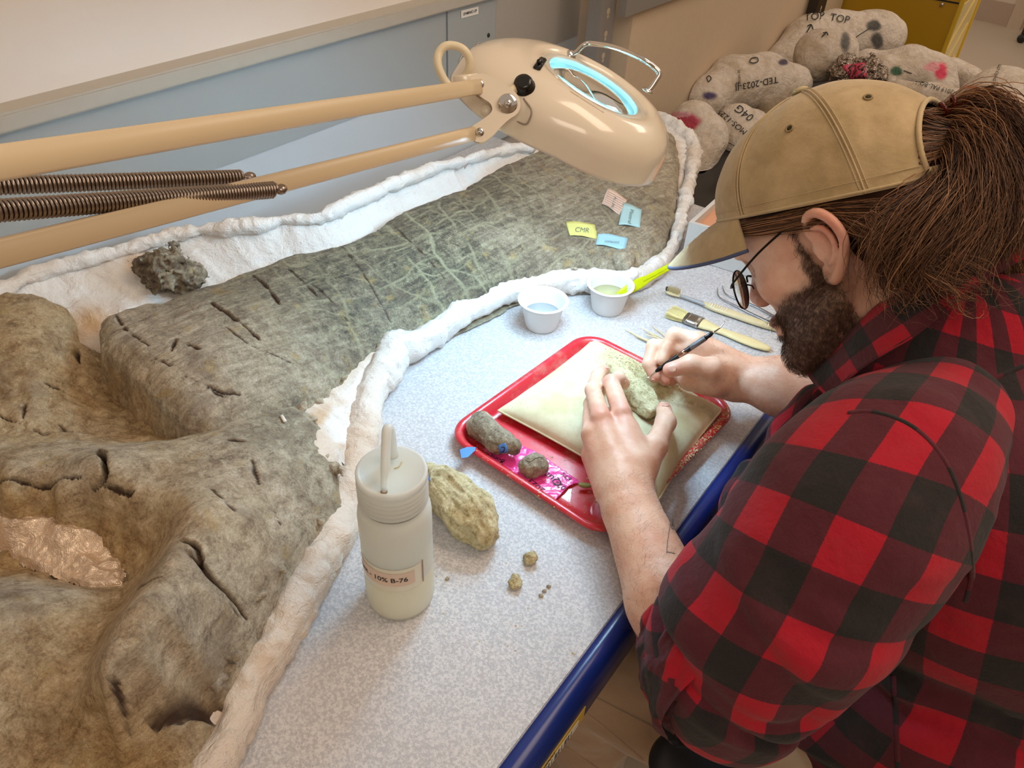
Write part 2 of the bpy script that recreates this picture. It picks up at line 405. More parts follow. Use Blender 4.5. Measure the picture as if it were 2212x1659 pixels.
for px, py, r in ((1000, 132, .016), (1033, 103, .013)):
    c = PX(px, py, WX+.008); k = thing('cabinet_latch', 'round keyed latch with black slot, %s' % ('lower one' if px < 1010 else 'upper one beside the lamp hood'), 'latch', c)
    obj('escutcheon', lathe([(0, 0), (r, 0), (r, .003), (r*.86, .004), (r*.8, .002), (0, .002)], c, (1, 0, 0), 28), flat('latch_face', 'b4ada2', .4), k)
    obj('slot', box(c+[.004, 0, 0], (.002, r*.22, r*1.0), bev=.0005), m_dark, k)
c = PX(1055, 76, WX+.008); tag(obj('screw', lathe([(0, .003), (.004, .002), (.005, 0), (0, 0)][::-1], c, (1, 0, 0), 12), m_dark), 'tiny dark screw in the grey panel under the sticker', 'screw')
# ================================================================ TABLE
tab = N('speckled_laminate'); v1 = tab.noise(900, 2, .7); v2 = tab.noise(330, 3, .7); bl = tab.noise(5, 3)
spk = tab.mix(tab.rng(v2, .42, .6), srgb('b3b6be'), srgb('dadbdf')); tab.set(Base_Color=tab.mix(tab.rng(bl, .3, .7), spk, tab.mix(.35, spk, srgb('c4b9b2'))), Roughness=.42,
    Normal=tab.bump(v1, .35, .0008, tab.bump(v2, .6, .0012)))
m_blue = flat('navy_plastic_edging', '14296f', .28, n=.08); m_leg = flat('table_frame_steel', '3a3a3c', .4, .6)
EX = -.178
table = thing('workbench', 'long white speckled workbench with a navy blue edge', 'table', (-.66, .7, -T))
obj('tabletop', bx(WX+.006, EX-.004, -.75, 1.52, -.028, 0, bev=.002), tab.m, table, smooth=False)
prof = [(0, .001), (.012, .0), (.020, -.004), (.025, -.014), (.026, -.030), (.026, -.056), (.020, -.066), (0, -.067)]
edge = [[(EX-.004+a, y, b) for a, b in prof] for y in np.linspace(-.75, 1.52, 60)]
band = obj('edge_band', loft(edge), m_blue, table)
for x, y in ((-1.08, -.68), (-.25, -.68), (-1.08, 1.44), (-.25, 1.44)):
    obj('leg', bx(x-.025, x+.025, y-.025, y+.025, -T, -.028, bev=.003), m_leg, table)
# yellow warning sticker on the blue edge
wl = thing('caution_sticker', 'yellow caution sticker with black lettering on the blue table edge', 'sticker', (EX+.022, .24, -.06))
y1 = P(1238, 1524, -.045)[1]; y0 = y1-.155
obj('backing', bx(EX+.0222, EX+.0228, y0, y1, -.056, -.030), flat('yellow_sticker', 'd9b64a', .4), wl, smooth=False)
obj('backing', bx(EX+.0226, EX+.0231, y0+.002, y1-.012, -.0545, -.041), m_paper, wl, smooth=False, label='white text field')
def edge_text(s, y, z, h):
    v, f = text_vf(s, h, bold=.0001); q = np.zeros_like(v); q[:, 0] = EX+.0234; q[:, 1] = y+v[:, 0]; q[:, 2] = z+v[:, 1]; return q, f
obj('lettering', join(edge_text('WARNING', (y0+y1)/2-.004, -.0355, .0098), *[bx(EX+.0231, EX+.0234, y0+.006+.0061*i, y0+.006+.0061*i+.0045-.0016*((i*7+j*3) % 3), -.0445-.0040*j, -.0427-.0040*j) for j in range(3) for i in range(21)]), m_ink, wl, smooth=False)
# ================================================================ FOSSIL AND ITS PLASTER JACKET
def ctl(L):
    L = np.array(L, float); pts = np.array([P(a, b, z) for a, b, z in L[:, :3]]); return pts, L
# --- blade (upper slab): px, py, height, tone (0 olive, 1 tan)
BL = [(1465,330,.055,.3),(1465,420,.05,.3),(1445,500,.05,.3),(1380,560,.05,.4),(1300,570,.05,.2),(1340,500,.068,.3),(1400,400,.075,.3),(1400,290,.085,.3),(1300,270,.10,.3),
 (1130,335,.10,.2),(1240,420,.085,.3),(1200,500,.075,.15),(1100,440,.10,.05),(1000,400,.105,0),(1000,500,.105,0),(920,430,.11,0),(1080,560,.07,.05),(1040,635,.05,0),(900,600,.085,0),(920,690,.05,.1),
 (800,500,.115,0),(640,550,.12,0),(700,700,.105,.1),(760,775,.062,.1),(520,590,.12,.05),(430,620,.12,.1),(300,650,.125,.45),(205,690,.125,.5),(300,780,.135,.55),(450,800,.135,.55),(600,800,.11,.45),
 (640,865,.09,.3),(530,900,.105,.4),(400,895,.118,.5),(250,745,.13,.5),(330,840,.128,.5),(500,700,.135,.38),(700,840,.075,.35)]
bp, BLa = ctl(BL); rb = RBF(bp[:, :2], np.c_[bp[:, 2], BLa[:, 3]], 2e-5)
OUT = [(305,560,.12),(262,650,.125),(218,672,.125),(203,700,.125),(212,728,.128),(248,758,.13),(290,800,.13),(335,845,.128),(375,885,.12),(405,903,.116),(450,922,.112),(530,905,.105),(590,892,.098),(640,870,.088),(700,840,.075),(745,800,.064),
 (795,757,.058),(862,712,.052),(925,688,.05),(970,660,.05),(1040,632,.05),(1100,600,.05),(1180,583,.05),(1245,573,.05),(1310,578,.05),(1355,572,.05),(1395,548,.05),(1440,510,.05),(1462,430,.05),(1470,340,.055),
 (1460,290,.06),(1380,255,.08),(1290,262,.10),(1200,300,.10),(1125,332,.10),(1060,362,.10),(1000,398,.105),(920,425,.11),(870,452,.11),(800,492,.115),(740,515,.118),(620,545,.12),(520,578,.12),(430,612,.12)]
OUT[0] = (345,640,.125)
outp = np.array([P(*q)[:2] for q in OUT])
def dense(poly, stp):
    p = np.vstack([poly, poly[:1]]); out = []
    for a, b in zip(p[:-1], p[1:]):
        n = max(1, int(np.linalg.norm(b-a)/stp)); out += [a+(b-a)*t for t in np.arange(n)/n]
    return np.array(out)
def carve(X, Y, Z, tone, dark, lines):
    for pts, wd, dp in lines:
        q = [P(*s)[:2] for s in pts]; d, t = line_d(X, Y, q)
        wn = wd*(.55+.6*np.abs(vnoise(np.stack([X*60, Y*60, X*0], -1), 5)))*np.sin(np.clip(t*.9+.08, 0, 1)*math.pi)**.4
        d = d+.0025*fbm(np.stack([X, Y, X*0], -1), 90, 3, 9)
        g = 1-sstep(wn*.4, wn*1.3, d); Z -= dp*g; dark[:] = np.maximum(dark, g)
    return Z
def hgrid(x0, x1, y0, y1, st):
    return np.meshgrid(np.arange(x0, x1, st), np.arange(y0, y1, st), indexing='ij')
st = .002
lo = outp.min(0)-.03; hi = outp.max(0)+.03
X, Yg = hgrid(lo[0], hi[0], lo[1], hi[1], st); ev = rb(np.c_[X.ravel(), Yg.ravel()]); Z = ev[:, 0].reshape(X.shape); tone = np.clip(ev[:, 1].reshape(X.shape), 0, 1)
Q = np.stack([X, Yg, X*0], -1)
jag = .006*fbm(Q, 38, 4, 3); sd = poly_sd(X+jag, Yg+.006*fbm(Q, 38, 4, 8), outp)
# blade frame for striations
u_ax = nrm(P(1300, 400, .08)[:2]-P(500, 720, .12)[:2]); v_ax = np.array([-u_ax[1], u_ax[0]])
Uc = X*u_ax[0]+Yg*u_ax[1]; Vc = X*v_ax[0]+Yg*v_ax[1]
Z += .0022*fbm(np.stack([Uc*14, Vc*60, X*0], -1), 1, 4, 21)+.004*fbm(Q, 12, 3, 31)
dark = np.zeros_like(X)
cr = [([(545,590,.125),(580,625,.125),(612,680,.12)],.0032,.004),([(455,655,.13),(500,690,.13),(560,730,.13)],.0035,.004),([(240,660,.13),(270,710,.13),(320,745,.135)],.002,.003),
 ([(380,735,.135),(372,765,.135)],.002,.004),([(430,825,.133),(480,838,.13),(530,845,.12)],.0022,.004),([(400,815,.134),(460,835,.133),(500,860,.12)],.0016,.003),([(655,600,.12),(720,650,.11),(760,700,.09)],.0018,.003),
 ([(620,580,.12),(690,640,.12)],.0016,.003),([(840,480,.11),(880,520,.105),(960,590,.085)],.0018,.002),([(1310,560,.055),(1350,555,.055),(1365,545,.055)],.0018,.005),([(690,500,.11),(740,540,.11),(840,650,.1)],.0014,.002),
 ([(330,770,.137),(370,790,.137)],.0014,.003),([(410,750,.136),(440,765,.136)],.0014,.003),([(470,700,.135),(540,745,.13),(640,790,.1)],.0014,.002),([(1075,430,.1),(1120,470,.1)],.0014,.002)]
Z = carve(X, Yg, Z, tone, dark, cr)
# raised mineral veins: crossing families of lines
vein = np.zeros_like(X)
wob = fbm(Q, 9, 3, 61)
for th, sp, w_, s_ in ((math.radians(72), .052, .0026, 1), (math.radians(98), .090, .0022, 2), (math.radians(5), .045, .0022, 3), (math.radians(-20), .085, .002, 4)):
    cc = (Uc*math.sin(th)-Vc*math.cos(th)) if s_ < 3 else (Vc*math.cos(th)-Uc*math.sin(th))
    cc = cc/sp+wob*.55+s_*.37+.12*fbm(Q, 40, 2, 70+s_); k = np.floor(cc); fr = np.abs(cc-k-.5)*sp
    on = .4+.6*_hash(k.astype(np.int64), k.astype(np.int64)*0+s_, k.astype(np.int64)*0, 5); msk = sstep(-.25, .25, fbm(Q, 16, 2, 80+s_)+.1)
    vein = np.maximum(vein, on*msk*(1-sstep(w_*.5, w_*1.5, fr)))
vmask = sstep(-.05, .10, (X*u_ax[0]+Yg*u_ax[1])-(P(520, 700, .13)[:2]@u_ax)); vein *= vmask; Z += vein*.0012
drop = np.clip(sd, 0, None); Z = Z-np.minimum(drop*4.5, .2)-.005*sstep(-.010, 0.0, sd)-.008*sstep(-.035, .0, sd)**2; edge_d = sstep(.001, .006, sd)
tone = np.clip(tone+.25*edge_d+.25*fbm(Q, 7, 3, 90), 0, 1)
Z = np.maximum(Z, .004); v, f, used = grid_mesh(X, Yg, Z, (sd < .022))
# --- materials
fm = N('fossil_bone_surface'); tn = fm.attr('tone'); dk = fm.attr('dark'); ve = fm.attr('vein'); oc = fm.co()
n1 = fm.noise(55, 8, .74, oc, .8); n2 = fm.noise(330, 6, .75, oc, .6); n3 = fm.noise(14, 4, .6, oc, .5); uvc = fm.attr('bdir', 'Vector'); stv = fm.noise(1.0, 6, .72, uvc, .5); 
nz = fm.math('ADD', fm.math('MULTIPLY', n1, .38), fm.math('ADD', fm.math('MULTIPLY', n2, .32), fm.math('MULTIPLY', stv, .3)))
ol = fm.ramp(nz, [(.39, srgb('28231d')), (.46, srgb('4b4437')), (.53, srgb('7c725c')), (.62, srgb('b9af92'))])
tnc = fm.ramp(nz, [(.37, srgb('67492a')), (.45, srgb('9c7c4f')), (.54, srgb('c3a87b')), (.64, srgb('e2cfa8'))])
gr = fm.ramp(nz, [(.38, srgb('6b5c4c')), (.455, srgb('a2937d')), (.52, srgb('c4b79f')), (.61, srgb('e4dccb'))])
base = fm.mix(fm.rng(tn, 0, .5), ol, gr); base = fm.mix(fm.rng(tn, .5, 1.), base, tnc)
base = fm.mix(fm.rng(n3, .52, .68, 0, .45), base, srgb('6d5a4a')); base = fm.mix(fm.rng(fm.noise(31, 3, .6, oc), .60, .72, 0, .5), base, srgb('b79b5b'))
base = fm.mix(fm.math('MULTIPLY', ve, fm.rng(n2, .3, .6, .35, .95)), base, srgb('a9a283'))
base = fm.mix(dk, base, srgb('3c2512'))
fine = fm.n('ShaderNodeTexVoronoi', {'Vector': oc, 'Scale': 170., 'Randomness': 1.}, feature='DISTANCE_TO_EDGE').outputs[0]
ck = fm.rng(fine, 0, .05, 1, 0); ck = fm.math('MULTIPLY', ck, fm.rng(n1, .5, .62))
base = fm.mix(fm.math('MULTIPLY', ck, .35), base, srgb('463826'))
fm.set(Base_Color=base, Roughness=fm.rng(n2, .3, .7, .5, .8), Normal=fm.bump(n2, .55, .0022, fm.bump(stv, .7, .003, fm.bump(n1, .7, .006))))
fossil = thing('fossil_bone', 'huge cracked olive and tan fossil bone lying in a white plaster jacket', 'fossil', P(600, 900, 0))
def bdir(v): return np.c_[(v[:, 0]*u_ax[0]+v[:, 1]*u_ax[1])*16, (v[:, 0]*v_ax[0]+v[:, 1]*v_ax[1])*110, v[:, 2]*60]
blade = obj('bone_blade', (v, f), fm.m, fossil, attrs={'tone': tone.ravel()[used], 'dark': np.maximum(dark, 0*edge_d).ravel()[used], 'vein': vein.ravel()[used], 'bdir': bdir(v)}, label='long flat veined bone blade running to the lamp')
# --- lower body of the bone
LB = [(-200,650,.13,.8),(0,645,.135,.8),(60,642,.135,.75),(125,660,.125,.7),(155,715,.10,.6),(60,740,.13,.7),(0,760,.13,.7),(-200,800,.11,.8),(0,850,.105,.8),(100,850,.095,.8),(60,900,.09,.8),(150,900,.075,.8),(0,935,.085,.8),(-200,950,.10,.8),(110,945,.085,.8),
 (175,760,.085,.7),(165,830,.075,.9),(250,830,.052,.95),(215,890,.055,.95),(300,900,.052,.95),(330,935,.058,.95),(400,935,.066,.9),(300,830,.045,1),(400,860,.045,1),(520,850,.05,1),(600,860,.06,.8),(250,770,.055,.9),
 (-200,1010,.12,.6),(0,990,.118,.6),(150,985,.122,.5),(300,962,.118,.6),(450,942,.112,.5),(560,915,.106,.35),(630,885,.088,.3),(660,900,.082,.3),(690,960,.072,.25),(722,1010,.064,.25),(722,1060,.06,.25),(680,1110,.07,.3),(640,1150,.078,.3),(600,1010,.11,.35),
 (450,1020,.13,.5),(540,1080,.122,.4),(330,1030,.128,.5),(150,1035,.125,.5),(0,1040,.12,.55),(-200,1060,.115,.6),(400,1110,.148,.45),(350,1085,.13,.6),(480,1170,.142,.35),(600,1190,.088,.3),(560,1130,.118,.3),
 (0,1078,.106,.9),(120,1082,.108,.9),(215,1084,.112,.8),(300,1110,.112,.7),(335,1160,.10,.8),(0,1125,.074,1),(120,1125,.076,1),(220,1135,.080,1),(285,1170,.082,1),(270,1215,.062,1),(268,1258,.07,.8),(0,1180,.055,1),(100,1185,.052,1),(200,1205,.050,1),(100,1238,.06,.9),(0,1228,.06,.9),(-200,1130,.075,1),(-200,1200,.07,.9),
 (390,1180,.165,.35),(320,1280,.172,.4),(270,1380,.176,.4),(235,1470,.168,.55),(225,1530,.145,.7),(450,1280,.14,.25),(400,1380,.14,.25),(345,1460,.135,.4),(300,1540,.115,.6),(525,1300,.095,.25),(525,1345,.085,.3),(480,1430,.078,.35),(440,1500,.068,.5),
 (395,1545,.078,.6),(330,1580,.086,.7),(250,1600,.088,.8),(190,1592,.09,.8),(160,1500,.10,.75),(180,1400,.10,.7),(230,1310,.085,.7),(150,1340,.108,.75),(0,1260,.10,.55),(100,1285,.11,.55),(190,1290,.095,.6),(0,1400,.128,.75),(100,1440,.118,.8),(0,1560,.12,.8),(100,1560,.095,.8),
 (-200,1300,.10,.7),(-200,1500,.12,.8),(-200,1800,.12,.8),(0,1700,.10,.9),(150,1670,.066,.9),(300,1645,.062,.8),(400,1605,.058,.6),(450,1560,.06,.5),(380,1665,.048,.7),(250,1750,.04,.9),(0,1900,.08,.9)]
lp_, LBa = ctl(LB); rl = RBF(lp_[:, :2], np.c_[lp_[:, 2], LBa[:, 3]], 1.5e-5)
LO = [(-260,600,.13),(0,628,.13),(70,628,.135),(130,652,.125),(165,720,.10),(200,740,.08),(420,800,.05),(600,830,.05),(655,868,.088),(690,920,.075),(728,1010,.062),(728,1075,.06),(690,1120,.066),(650,1160,.075),(612,1215,.08),(560,1275,.085),(528,1318,.088),(530,1350,.08),(490,1440,.07),(470,1500,.06),(440,1590,.055),(395,1680,.045),(330,1800,.04),(100,2000,.04),(-400,2000,.06),(-500,1200,.1)]
lop = np.array([P(*q)[:2] for q in LO]); lo = lop.min(0)-.02; hi = lop.max(0)+.03; lo = np.maximum(lo, [WX-.0, -.28])
X, Yg = hgrid(lo[0], hi[0], lo[1], hi[1], st); ev = rl(np.c_[X.ravel(), Yg.ravel()]); Z = ev[:, 0].reshape(X.shape); tone = np.clip(ev[:, 1].reshape(X.shape), 0, 1)
Q = np.stack([X, Yg, X*0], -1); sd = poly_sd(X+.008*fbm(Q, 30, 4, 3), Yg+.008*fbm(Q, 30, 4, 8), lop); dark = np.zeros_like(X)
rough_ = sstep(.6, .9, tone); Z += .0035*fbm(Q, 15, 4, 41)*(1+1.2*rough_)+.0018*fbm(Q, 70, 3, 42)*(1+2.5*rough_)
blk = np.abs(vnoise(Q*55, 44)); Z -= rough_*.0035*(1-sstep(0, .09, blk))
cr = [([(215,978,.12),(232,1005,.12),(236,1040,.125),(230,1075,.11),(222,1098,.09)],.0042,.022),([(392,1165,.16),(425,1180,.155),(432,1210,.15),(425,1222,.15)],.0035,.010),([(418,1210,.15),(450,1245,.14),(480,1270,.125),(505,1285,.115),(522,1312,.10)],.0042,.014),
 ([(232,1075,.11),(290,1085,.11),(305,1095,.1)],.003,.006),([(340,1595,.07),(395,1555,.07),(470,1500,.068),(520,1440,.07)],.005,.012),([(495,1290,.115),(512,1330,.095)],.0018,.004),([(460,1070,.13),(490,1100,.13),(515,1125,.125)],.0014,.003),([(590,1090,.115),(605,1130,.10)],.0016,.003),
 ([(545,1000,.115),(560,1050,.115)],.0025,.003),([(480,955,.112),(530,965,.11)],.0032,.003),([(165,755,.09),(170,785,.085)],.003,.01),([(120,900,.09),(135,920,.085)],.003,.008),([(60,880,.09),(50,920,.085)],.0016,.004),([(0,900,.09),(90,935,.085),(160,930,.075)],.0018,.006),
 ([(270,1260,.12),(310,1258,.16),(370,1262,.16)],.0012,.002),([(95,825,.1),(160,850,.08)],.0016,.005),([(305,1640,.06),(320,1600,.06)],.002,.008),([(0,1120,.06),(150,1112,.06),(215,1122,.06)],.0022,.006)]
Z = carve(X, Yg, Z, tone, dark, cr)
Z = Z-np.minimum(np.clip(sd, 0, None)*4, .2)-.006*sstep(-.012, 0, sd)
tone = np.clip(tone+.08+.3*fbm(Q, 8, 3, 91), 0, 1)
Z = np.maximum(Z, .004); v, f, used = grid_mesh(X, Yg, Z, (sd < .02))
lower = obj('bone_body', (v, f), fm.m, fossil, attrs={'tone': tone.ravel()[used], 'dark': dark.ravel()[used], 'vein': np.zeros(len(used)), 'bdir': bdir(v)*[1, .35, 1]}, label='thick lobed body of the bone with a deep hollow')
# --- dark chunk on the far edge, small loose flake by the near end
def rock(c, r, rot=None, seed=0, sc=30, amp=.25, h=.0022, facets=None, k=.004):
    s = SDF(); c = np.asarray(c, float); s.ell(c, r, rot, 0)
    am = amp*min(r)
    def nz(g):
        d = am*fbm(g, sc, 4, seed)+am*.35*fbm(g, sc*3.2, 3, seed+9); return d
    if facets:
        for nn, dd in facets:
            nn = nrm(nn); 
            s.add(lambda x, nn=nn, dd=dd: -((x-c)@nn-dd), c-max(r)*2, c+max(r)*2, k, 's')
    return s.mesh(h, nz, pad=.012)
rr = np.stack([np.r_[u_ax, 0], np.r_[v_ax, 0], [0, 0, 1]], 1)
v, f = rock(P(365, 585, .118), (.046, .036, .030), rr@rotz(-.9), 5, 45, .9)
obj('bone_chunk', (v, f), fm.m, fossil, attrs={'tone': .15+.5*np.clip(fbm(v, 20, 2, 4)+.2, 0, 1), 'dark': .5*sstep(.0, .3, fbm(v, 70, 3, 6)), 'vein': np.zeros(len(v)), 'bdir': bdir(v)}, label='dark crumbly chunk at the far edge')
v, f = rock(P(1345, 562, .048), (.022, .03, .018), rotz(.4), 15, 45, .4, .0018)
obj('bone_chunk', (v, f), fm.m, fossil, attrs={'tone': np.full(len(v), .4), 'dark': np.zeros(len(v)), 'vein': np.zeros(len(v)), 'bdir': bdir(v)})
for i, (px, py, z, r) in enumerate([(725,1012,.066,.012),(700,990,.07,.008),(1240,580,.05,.006),(655,880,.08,.009),(672,905,.078,.007),(640,900,.085,.006),(505,1420,.075,.008),(470,1470,.068,.012),(492,1445,.068,.008),(690,1120,.062,.009),(560,1290,.08,.008),(610,1230,.075,.007),(745,815,.06,.006),(690,865,.066,.008),(820,745,.052,.006)]):
    r *= .85; v, f = rock(P(px, py, z-.003), (r*1.3, r*.8, r*.55), rotz(i*1.7), 30+i, 110, 1.0, .0013); obj('fragment', (v, f), fm.m, fossil, attrs={'tone': np.full(len(v), .45), 'dark': np.zeros(len(v)), 'vein': np.zeros(len(v)), 'bdir': bdir(v)})
# --- crumpled foil lining in the hollow
foil = N('warm_foil'); foil.set(Base_Color=srgb('f0d9c0'), Metallic=.55, Roughness=.3, Normal=foil.bump(foil.noise(70, 4, .7, dist=1.5), .8, .006))
fo = np.array([P(*q)[:2] for q in [(-120,1120,.05),(60,1128,.055),(150,1135,.06),(215,1160,.06),(262,1200,.065),(272,1235,.068),(255,1262,.075),(180,1262,.08),(120,1235,.075),(60,1215,.07),(0,1180,.06),(-120,1200,.06)]])
lo = fo.min(0)-.01; hi = fo.max(0)+.01; X, Yg = hgrid(lo[0], hi[0], lo[1], hi[1], .0016); Q = np.stack([X, Yg, X*0], -1); Zb = rl(np.c_[X.ravel(), Yg.ravel()])[:, 0].reshape(X.shape)
sd = poly_sd(X+.006*fbm(Q, 50, 3, 3), Yg+.006*fbm(Q, 50, 3, 4), fo); cr_ = np.abs(fbm(Q, 45, 4, 50, .6)); Z = np.clip(Zb, .04, .070)+.006+.016*sstep(0, -.035, sd)+.010*cr_-.010*sstep(-.006, .002, sd)
v, f, used = grid_mesh(X, Yg, Z, sd < .002)
lining = obj('foil_lining', (v, f), foil.m, smooth=True); tag(lining, 'crumpled warm-coloured foil packed in the hollow of the fossil', 'foil')
# --- plaster jacket: shell and lumpy rim
pl = N('white_plaster'); pn = pl.noise(28, 5, .6, dist=.6); pn2 = pl.noise(160, 4, .65, dist=1.2); oc = pl.co()
sw = pl.noise(1.0, 5, .65, pl.n('ShaderNodeMapping', {'Vector': oc, 'Scale': (30, 8, 60), 'Rotation': (0, 0, .9)}).outputs[0], 1.0)
pc = pl.mix(pl.rng(pl.attr('stain'), 0, 1), srgb('e9e7e4'), srgb('c59d6c')); pc = pl.mix(pl.rng(pn2, .62, .72, 0, .5), pc, srgb('bfa88a')); pl.set(Base_Color=pc, Roughness=.62, Normal=pl.bump(pn2, .5, .003, pl.bump(sw, .6, .006, pl.bump(pn, .6, .012))))
SH = [(-200,600,.13),(0,640,.12),(100,605,.125),(200,570,.125),(300,545,.128),(420,515,.13),(560,500,.135),(700,470,.135),(850,405,.13),(950,366,.12),(1100,330,.095),(200,650,.10),(150,700,.085),(180,720,.08),(440,570,.10),(560,540,.108),(300,620,.10),
 (640,525,.11),(780,480,.108),(870,430,.10),(1000,385,.09),(1200,270,.08),(1400,240,.06),(1490,300,.045),(1490,420,.04),(1450,530,.035),(1380,575,.03),(1250,580,.035),(1100,610,.035),(960,670,.035),(860,725,.04),(790,780,.045),(745,830,.05),(700,880,.06),(735,930,.05),(750,990,.045),
 (735,1060,.045),(700,1120,.05),(650,1180,.055),(600,1260,.05),(555,1330,.055),(520,1400,.05),(490,1470,.042),(470,1540,.04),(440,1620,.035),(400,1700,.035),(700,700,.03),(900,550,.03),(1200,420,.03),(400,900,.03),(300,1200,.02),(0,1400,.03),(0,900,.03),(200,1600,.02)]
sp_, _ = ctl([(*q, 0) for q in SH])
# rim centre line, table side then wall side: px, py (of rim crest), crest height, half width, stain
RIM = [(1130,322,.10,.012),(1250,245,.085,.014),(1400,235,.07,.014),(1480,275,.058,.017),(1502,310,.05,.018),(1492,370,.044,.012),(1478,440,.042,.010),(1455,520,.038,.011),(1405,570,.040,.014),(1350,586,.044,.014),(1290,580,.048,.015),(1230,582,.048,.016),(1170,597,.042,.016),(1100,612,.042,.015),
 (1040,640,.042,.015),(985,662,.044,.015),(940,690,.048,.017),(895,715,.052,.020),(855,722,.056,.022),(835,760,.054,.022),(805,800,.052,.022),(790,860,.050,.020),(780,930,.046,.018),(762,1000,.044,.018),(745,1060,.045,.020),(715,1130,.048,.020),(680,1200,.05,.018),(650,1260,.048,.018),(612,1330,.05,.018),(568,1400,.052,.017),
 (525,1460,.05,.017),(500,1540,.046,.017),(468,1600,.045,.018),(430,1680,.045,.018),(380,1800,.045,.018),(330,1950,.045,.018),(270,2120,.045,.018),(190,2330,.045,.018)]
rim3 = np.array([P(a, b, z) for a, b, z, w_ in RIM]); rw = np.array([q[3] for q in RIM])
sp = smooth_path(np.c_[rim3, rw], 620); cpt, cw = sp[:, :3], sp[:, 3]
tt = np.gradient(cpt[:, :2], axis=0); tt /= np.linalg.norm(tt, axis=1)[:, None]; side = np.c_[-tt[:, 1], tt[:, 0]]
ncs = 26; rings = []
for i in range(len(cpt)):
    ring = []; zc = cpt[i, 2]; wdt = cw[i]
    for j in range(ncs):
        a = 2*math.pi*j/ncs; ca, sa = math.cos(a), math.sin(a); o_ = ca*wdt*(1.0 if sa > 0 else 1.0+.25*abs(sa)); zz = zc-wdt*.9+wdt*.9*sa if sa > 0 else zc-wdt*.9+(zc-wdt*.9-.002)*sa
        ring.append([cpt[i, 0]+side[i, 0]*o_, cpt[i, 1]+side[i, 1]*o_, max(zz, .001)])
    rings.append(ring)
rings = np.array(rings); v, f = loft(rings); nv = vnormals(v, np.array([q for q in f if len(q) == 4]))
dsp = .011*fbm(v, 22, 4, 11)+.008*np.abs(fbm(v, 50, 3, 12))+.003*fbm(v, 130, 3, 13); v = v+nv*dsp[:, None]; v[:, 2] = np.maximum(v[:, 2], .0008)
jack = thing('plaster_jacket', 'rough white plaster field jacket cradling the big fossil bone', 'plaster jacket', P(700, 900, 0))
obj('rim', (v, f), pl.m, jack, attrs={'stain': np.clip(.35*sstep(.0, .5, fbm(v, 9, 3, 15))+.35*sstep(.75, .45, v[:, 1]), 0, 1)})
bk = [(1150,318,.10,.009),(1100,322,.11,.010),(1050,335,.118,.011),(950,362,.125,.012),(880,385,.13,.012),(800,420,.135,.012),(740,448,.14,.012),(690,470,.14,.012),(620,474,.14,.012),(560,487,.14,.012),(500,493,.14,.012),(430,498,.137,.012),(370,508,.135,.012),(300,532,.133,.012),(230,550,.13,.012),(120,578,.13,.012),(60,598,.13,.013),(0,630,.13,.013),(-120,680,.13,.013)]
b3 = smooth_path(np.array([[*P(a, b, z), w_] for a, b, z, w_ in bk]), 300); b3[:, 0] = np.maximum(b3[:, 0], WX+.02)
v, f = tube(b3[:, :3], b3[:, 3]*.8, 18); nv = vnormals(v, np.array([q for q in f if len(q) == 4])); v = v+nv*(.010*fbm(v, 28, 4, 17)+.007*np.abs(fbm(v, 70, 3, 18)))[:, None]
v[:, 0] = np.maximum(v[:, 0], WX+.007)
obj('rim', (v, f), pl.m, jack, attrs={'stain': np.clip(.3*sstep(.1, .5, fbm(v, 9, 3, 15)), 0, 1)})
shp = np.vstack([cpt[:, :2]+side*0, np.array([P(-100, 2000, .04)[:2], P(-900, 1700, .04)[:2], P(-500, 700, .13)[:2]]), b3[::-1, :2]])
shp[:, 0] = np.maximum(shp[:, 0], WX+.006); shp[:, 1] = np.maximum(shp[:, 1], -.3)
shp = shp[::6]
sa_ = np.vstack([sp_[[q[2] < .0 or i >= 12 for i, q in enumerate(SH)]], b3[::12, :3]-[0, 0, .008], cpt[60:-40:14]-[0, 0, .014]])
rs = RBF(sa_[:, :2], sa_[:, 2], 8e-5)
lo = shp.min(0); hi = shp.max(0); X, Yg = hgrid(lo[0], hi[0], lo[1], hi[1], .004); Q = np.stack([X, Yg, X*0], -1)
Z = rs(np.c_[X.ravel(), Yg.ravel()])[:, 0].reshape(X.shape); Z = np.clip(Z, .004, .155)
strk = fbm(np.stack([X*25, Yg*90, X*0], -1)@np.array([[.8, .6, 0], [-.6, .8, 0], [0, 0, 1]]).T, 1, 3, 19)
Z += .006*fbm(Q, 18, 4, 20)+.004*strk+.003*np.abs(fbm(Q, 55, 3, 24)); sd = poly_sd(X, Yg, shp); db_, _ = line_d(X, Yg, b3[::8, :2]); fac = sstep(.02, .07, db_); Z -= .022*fac*sstep(-.018, -.006, sd); Z = np.maximum(Z, .003)
v, f, used = grid_mesh(X, Yg, Z, sd < .004-.012*fac)
# stains near bone contact
d1 = poly_sd(v[:, 0], v[:, 1], outp); d2 = poly_sd(v[:, 0], v[:, 1], lop)
ctr = P(720, 930, .05); stn = np.clip(.9*sstep(.10, .0, np.hypot(v[:, 0]-ctr[0], v[:, 1]-ctr[1]))*sstep(-.15, .25, fbm(v*[1, .3, 1], 40, 3, 22)), 0, 1)
ctr2 = P(310, 590, .1); stn = np.maximum(stn, .9*sstep(.035, .0, np.hypot(v[:, 0]-ctr2[0], v[:, 1]-ctr2[1])))
ctr2 = P(190, 680, .1); stn = np.maximum(stn, .9*sstep(.06, .0, np.hypot(v[:, 0]-ctr2[0], v[:, 1]-ctr2[1])))
stn = np.maximum(stn, .45*sstep(.02, .0, np.minimum(d1, d2)))
obj('shell', (v, f), pl.m, jack, attrs={'stain': stn})
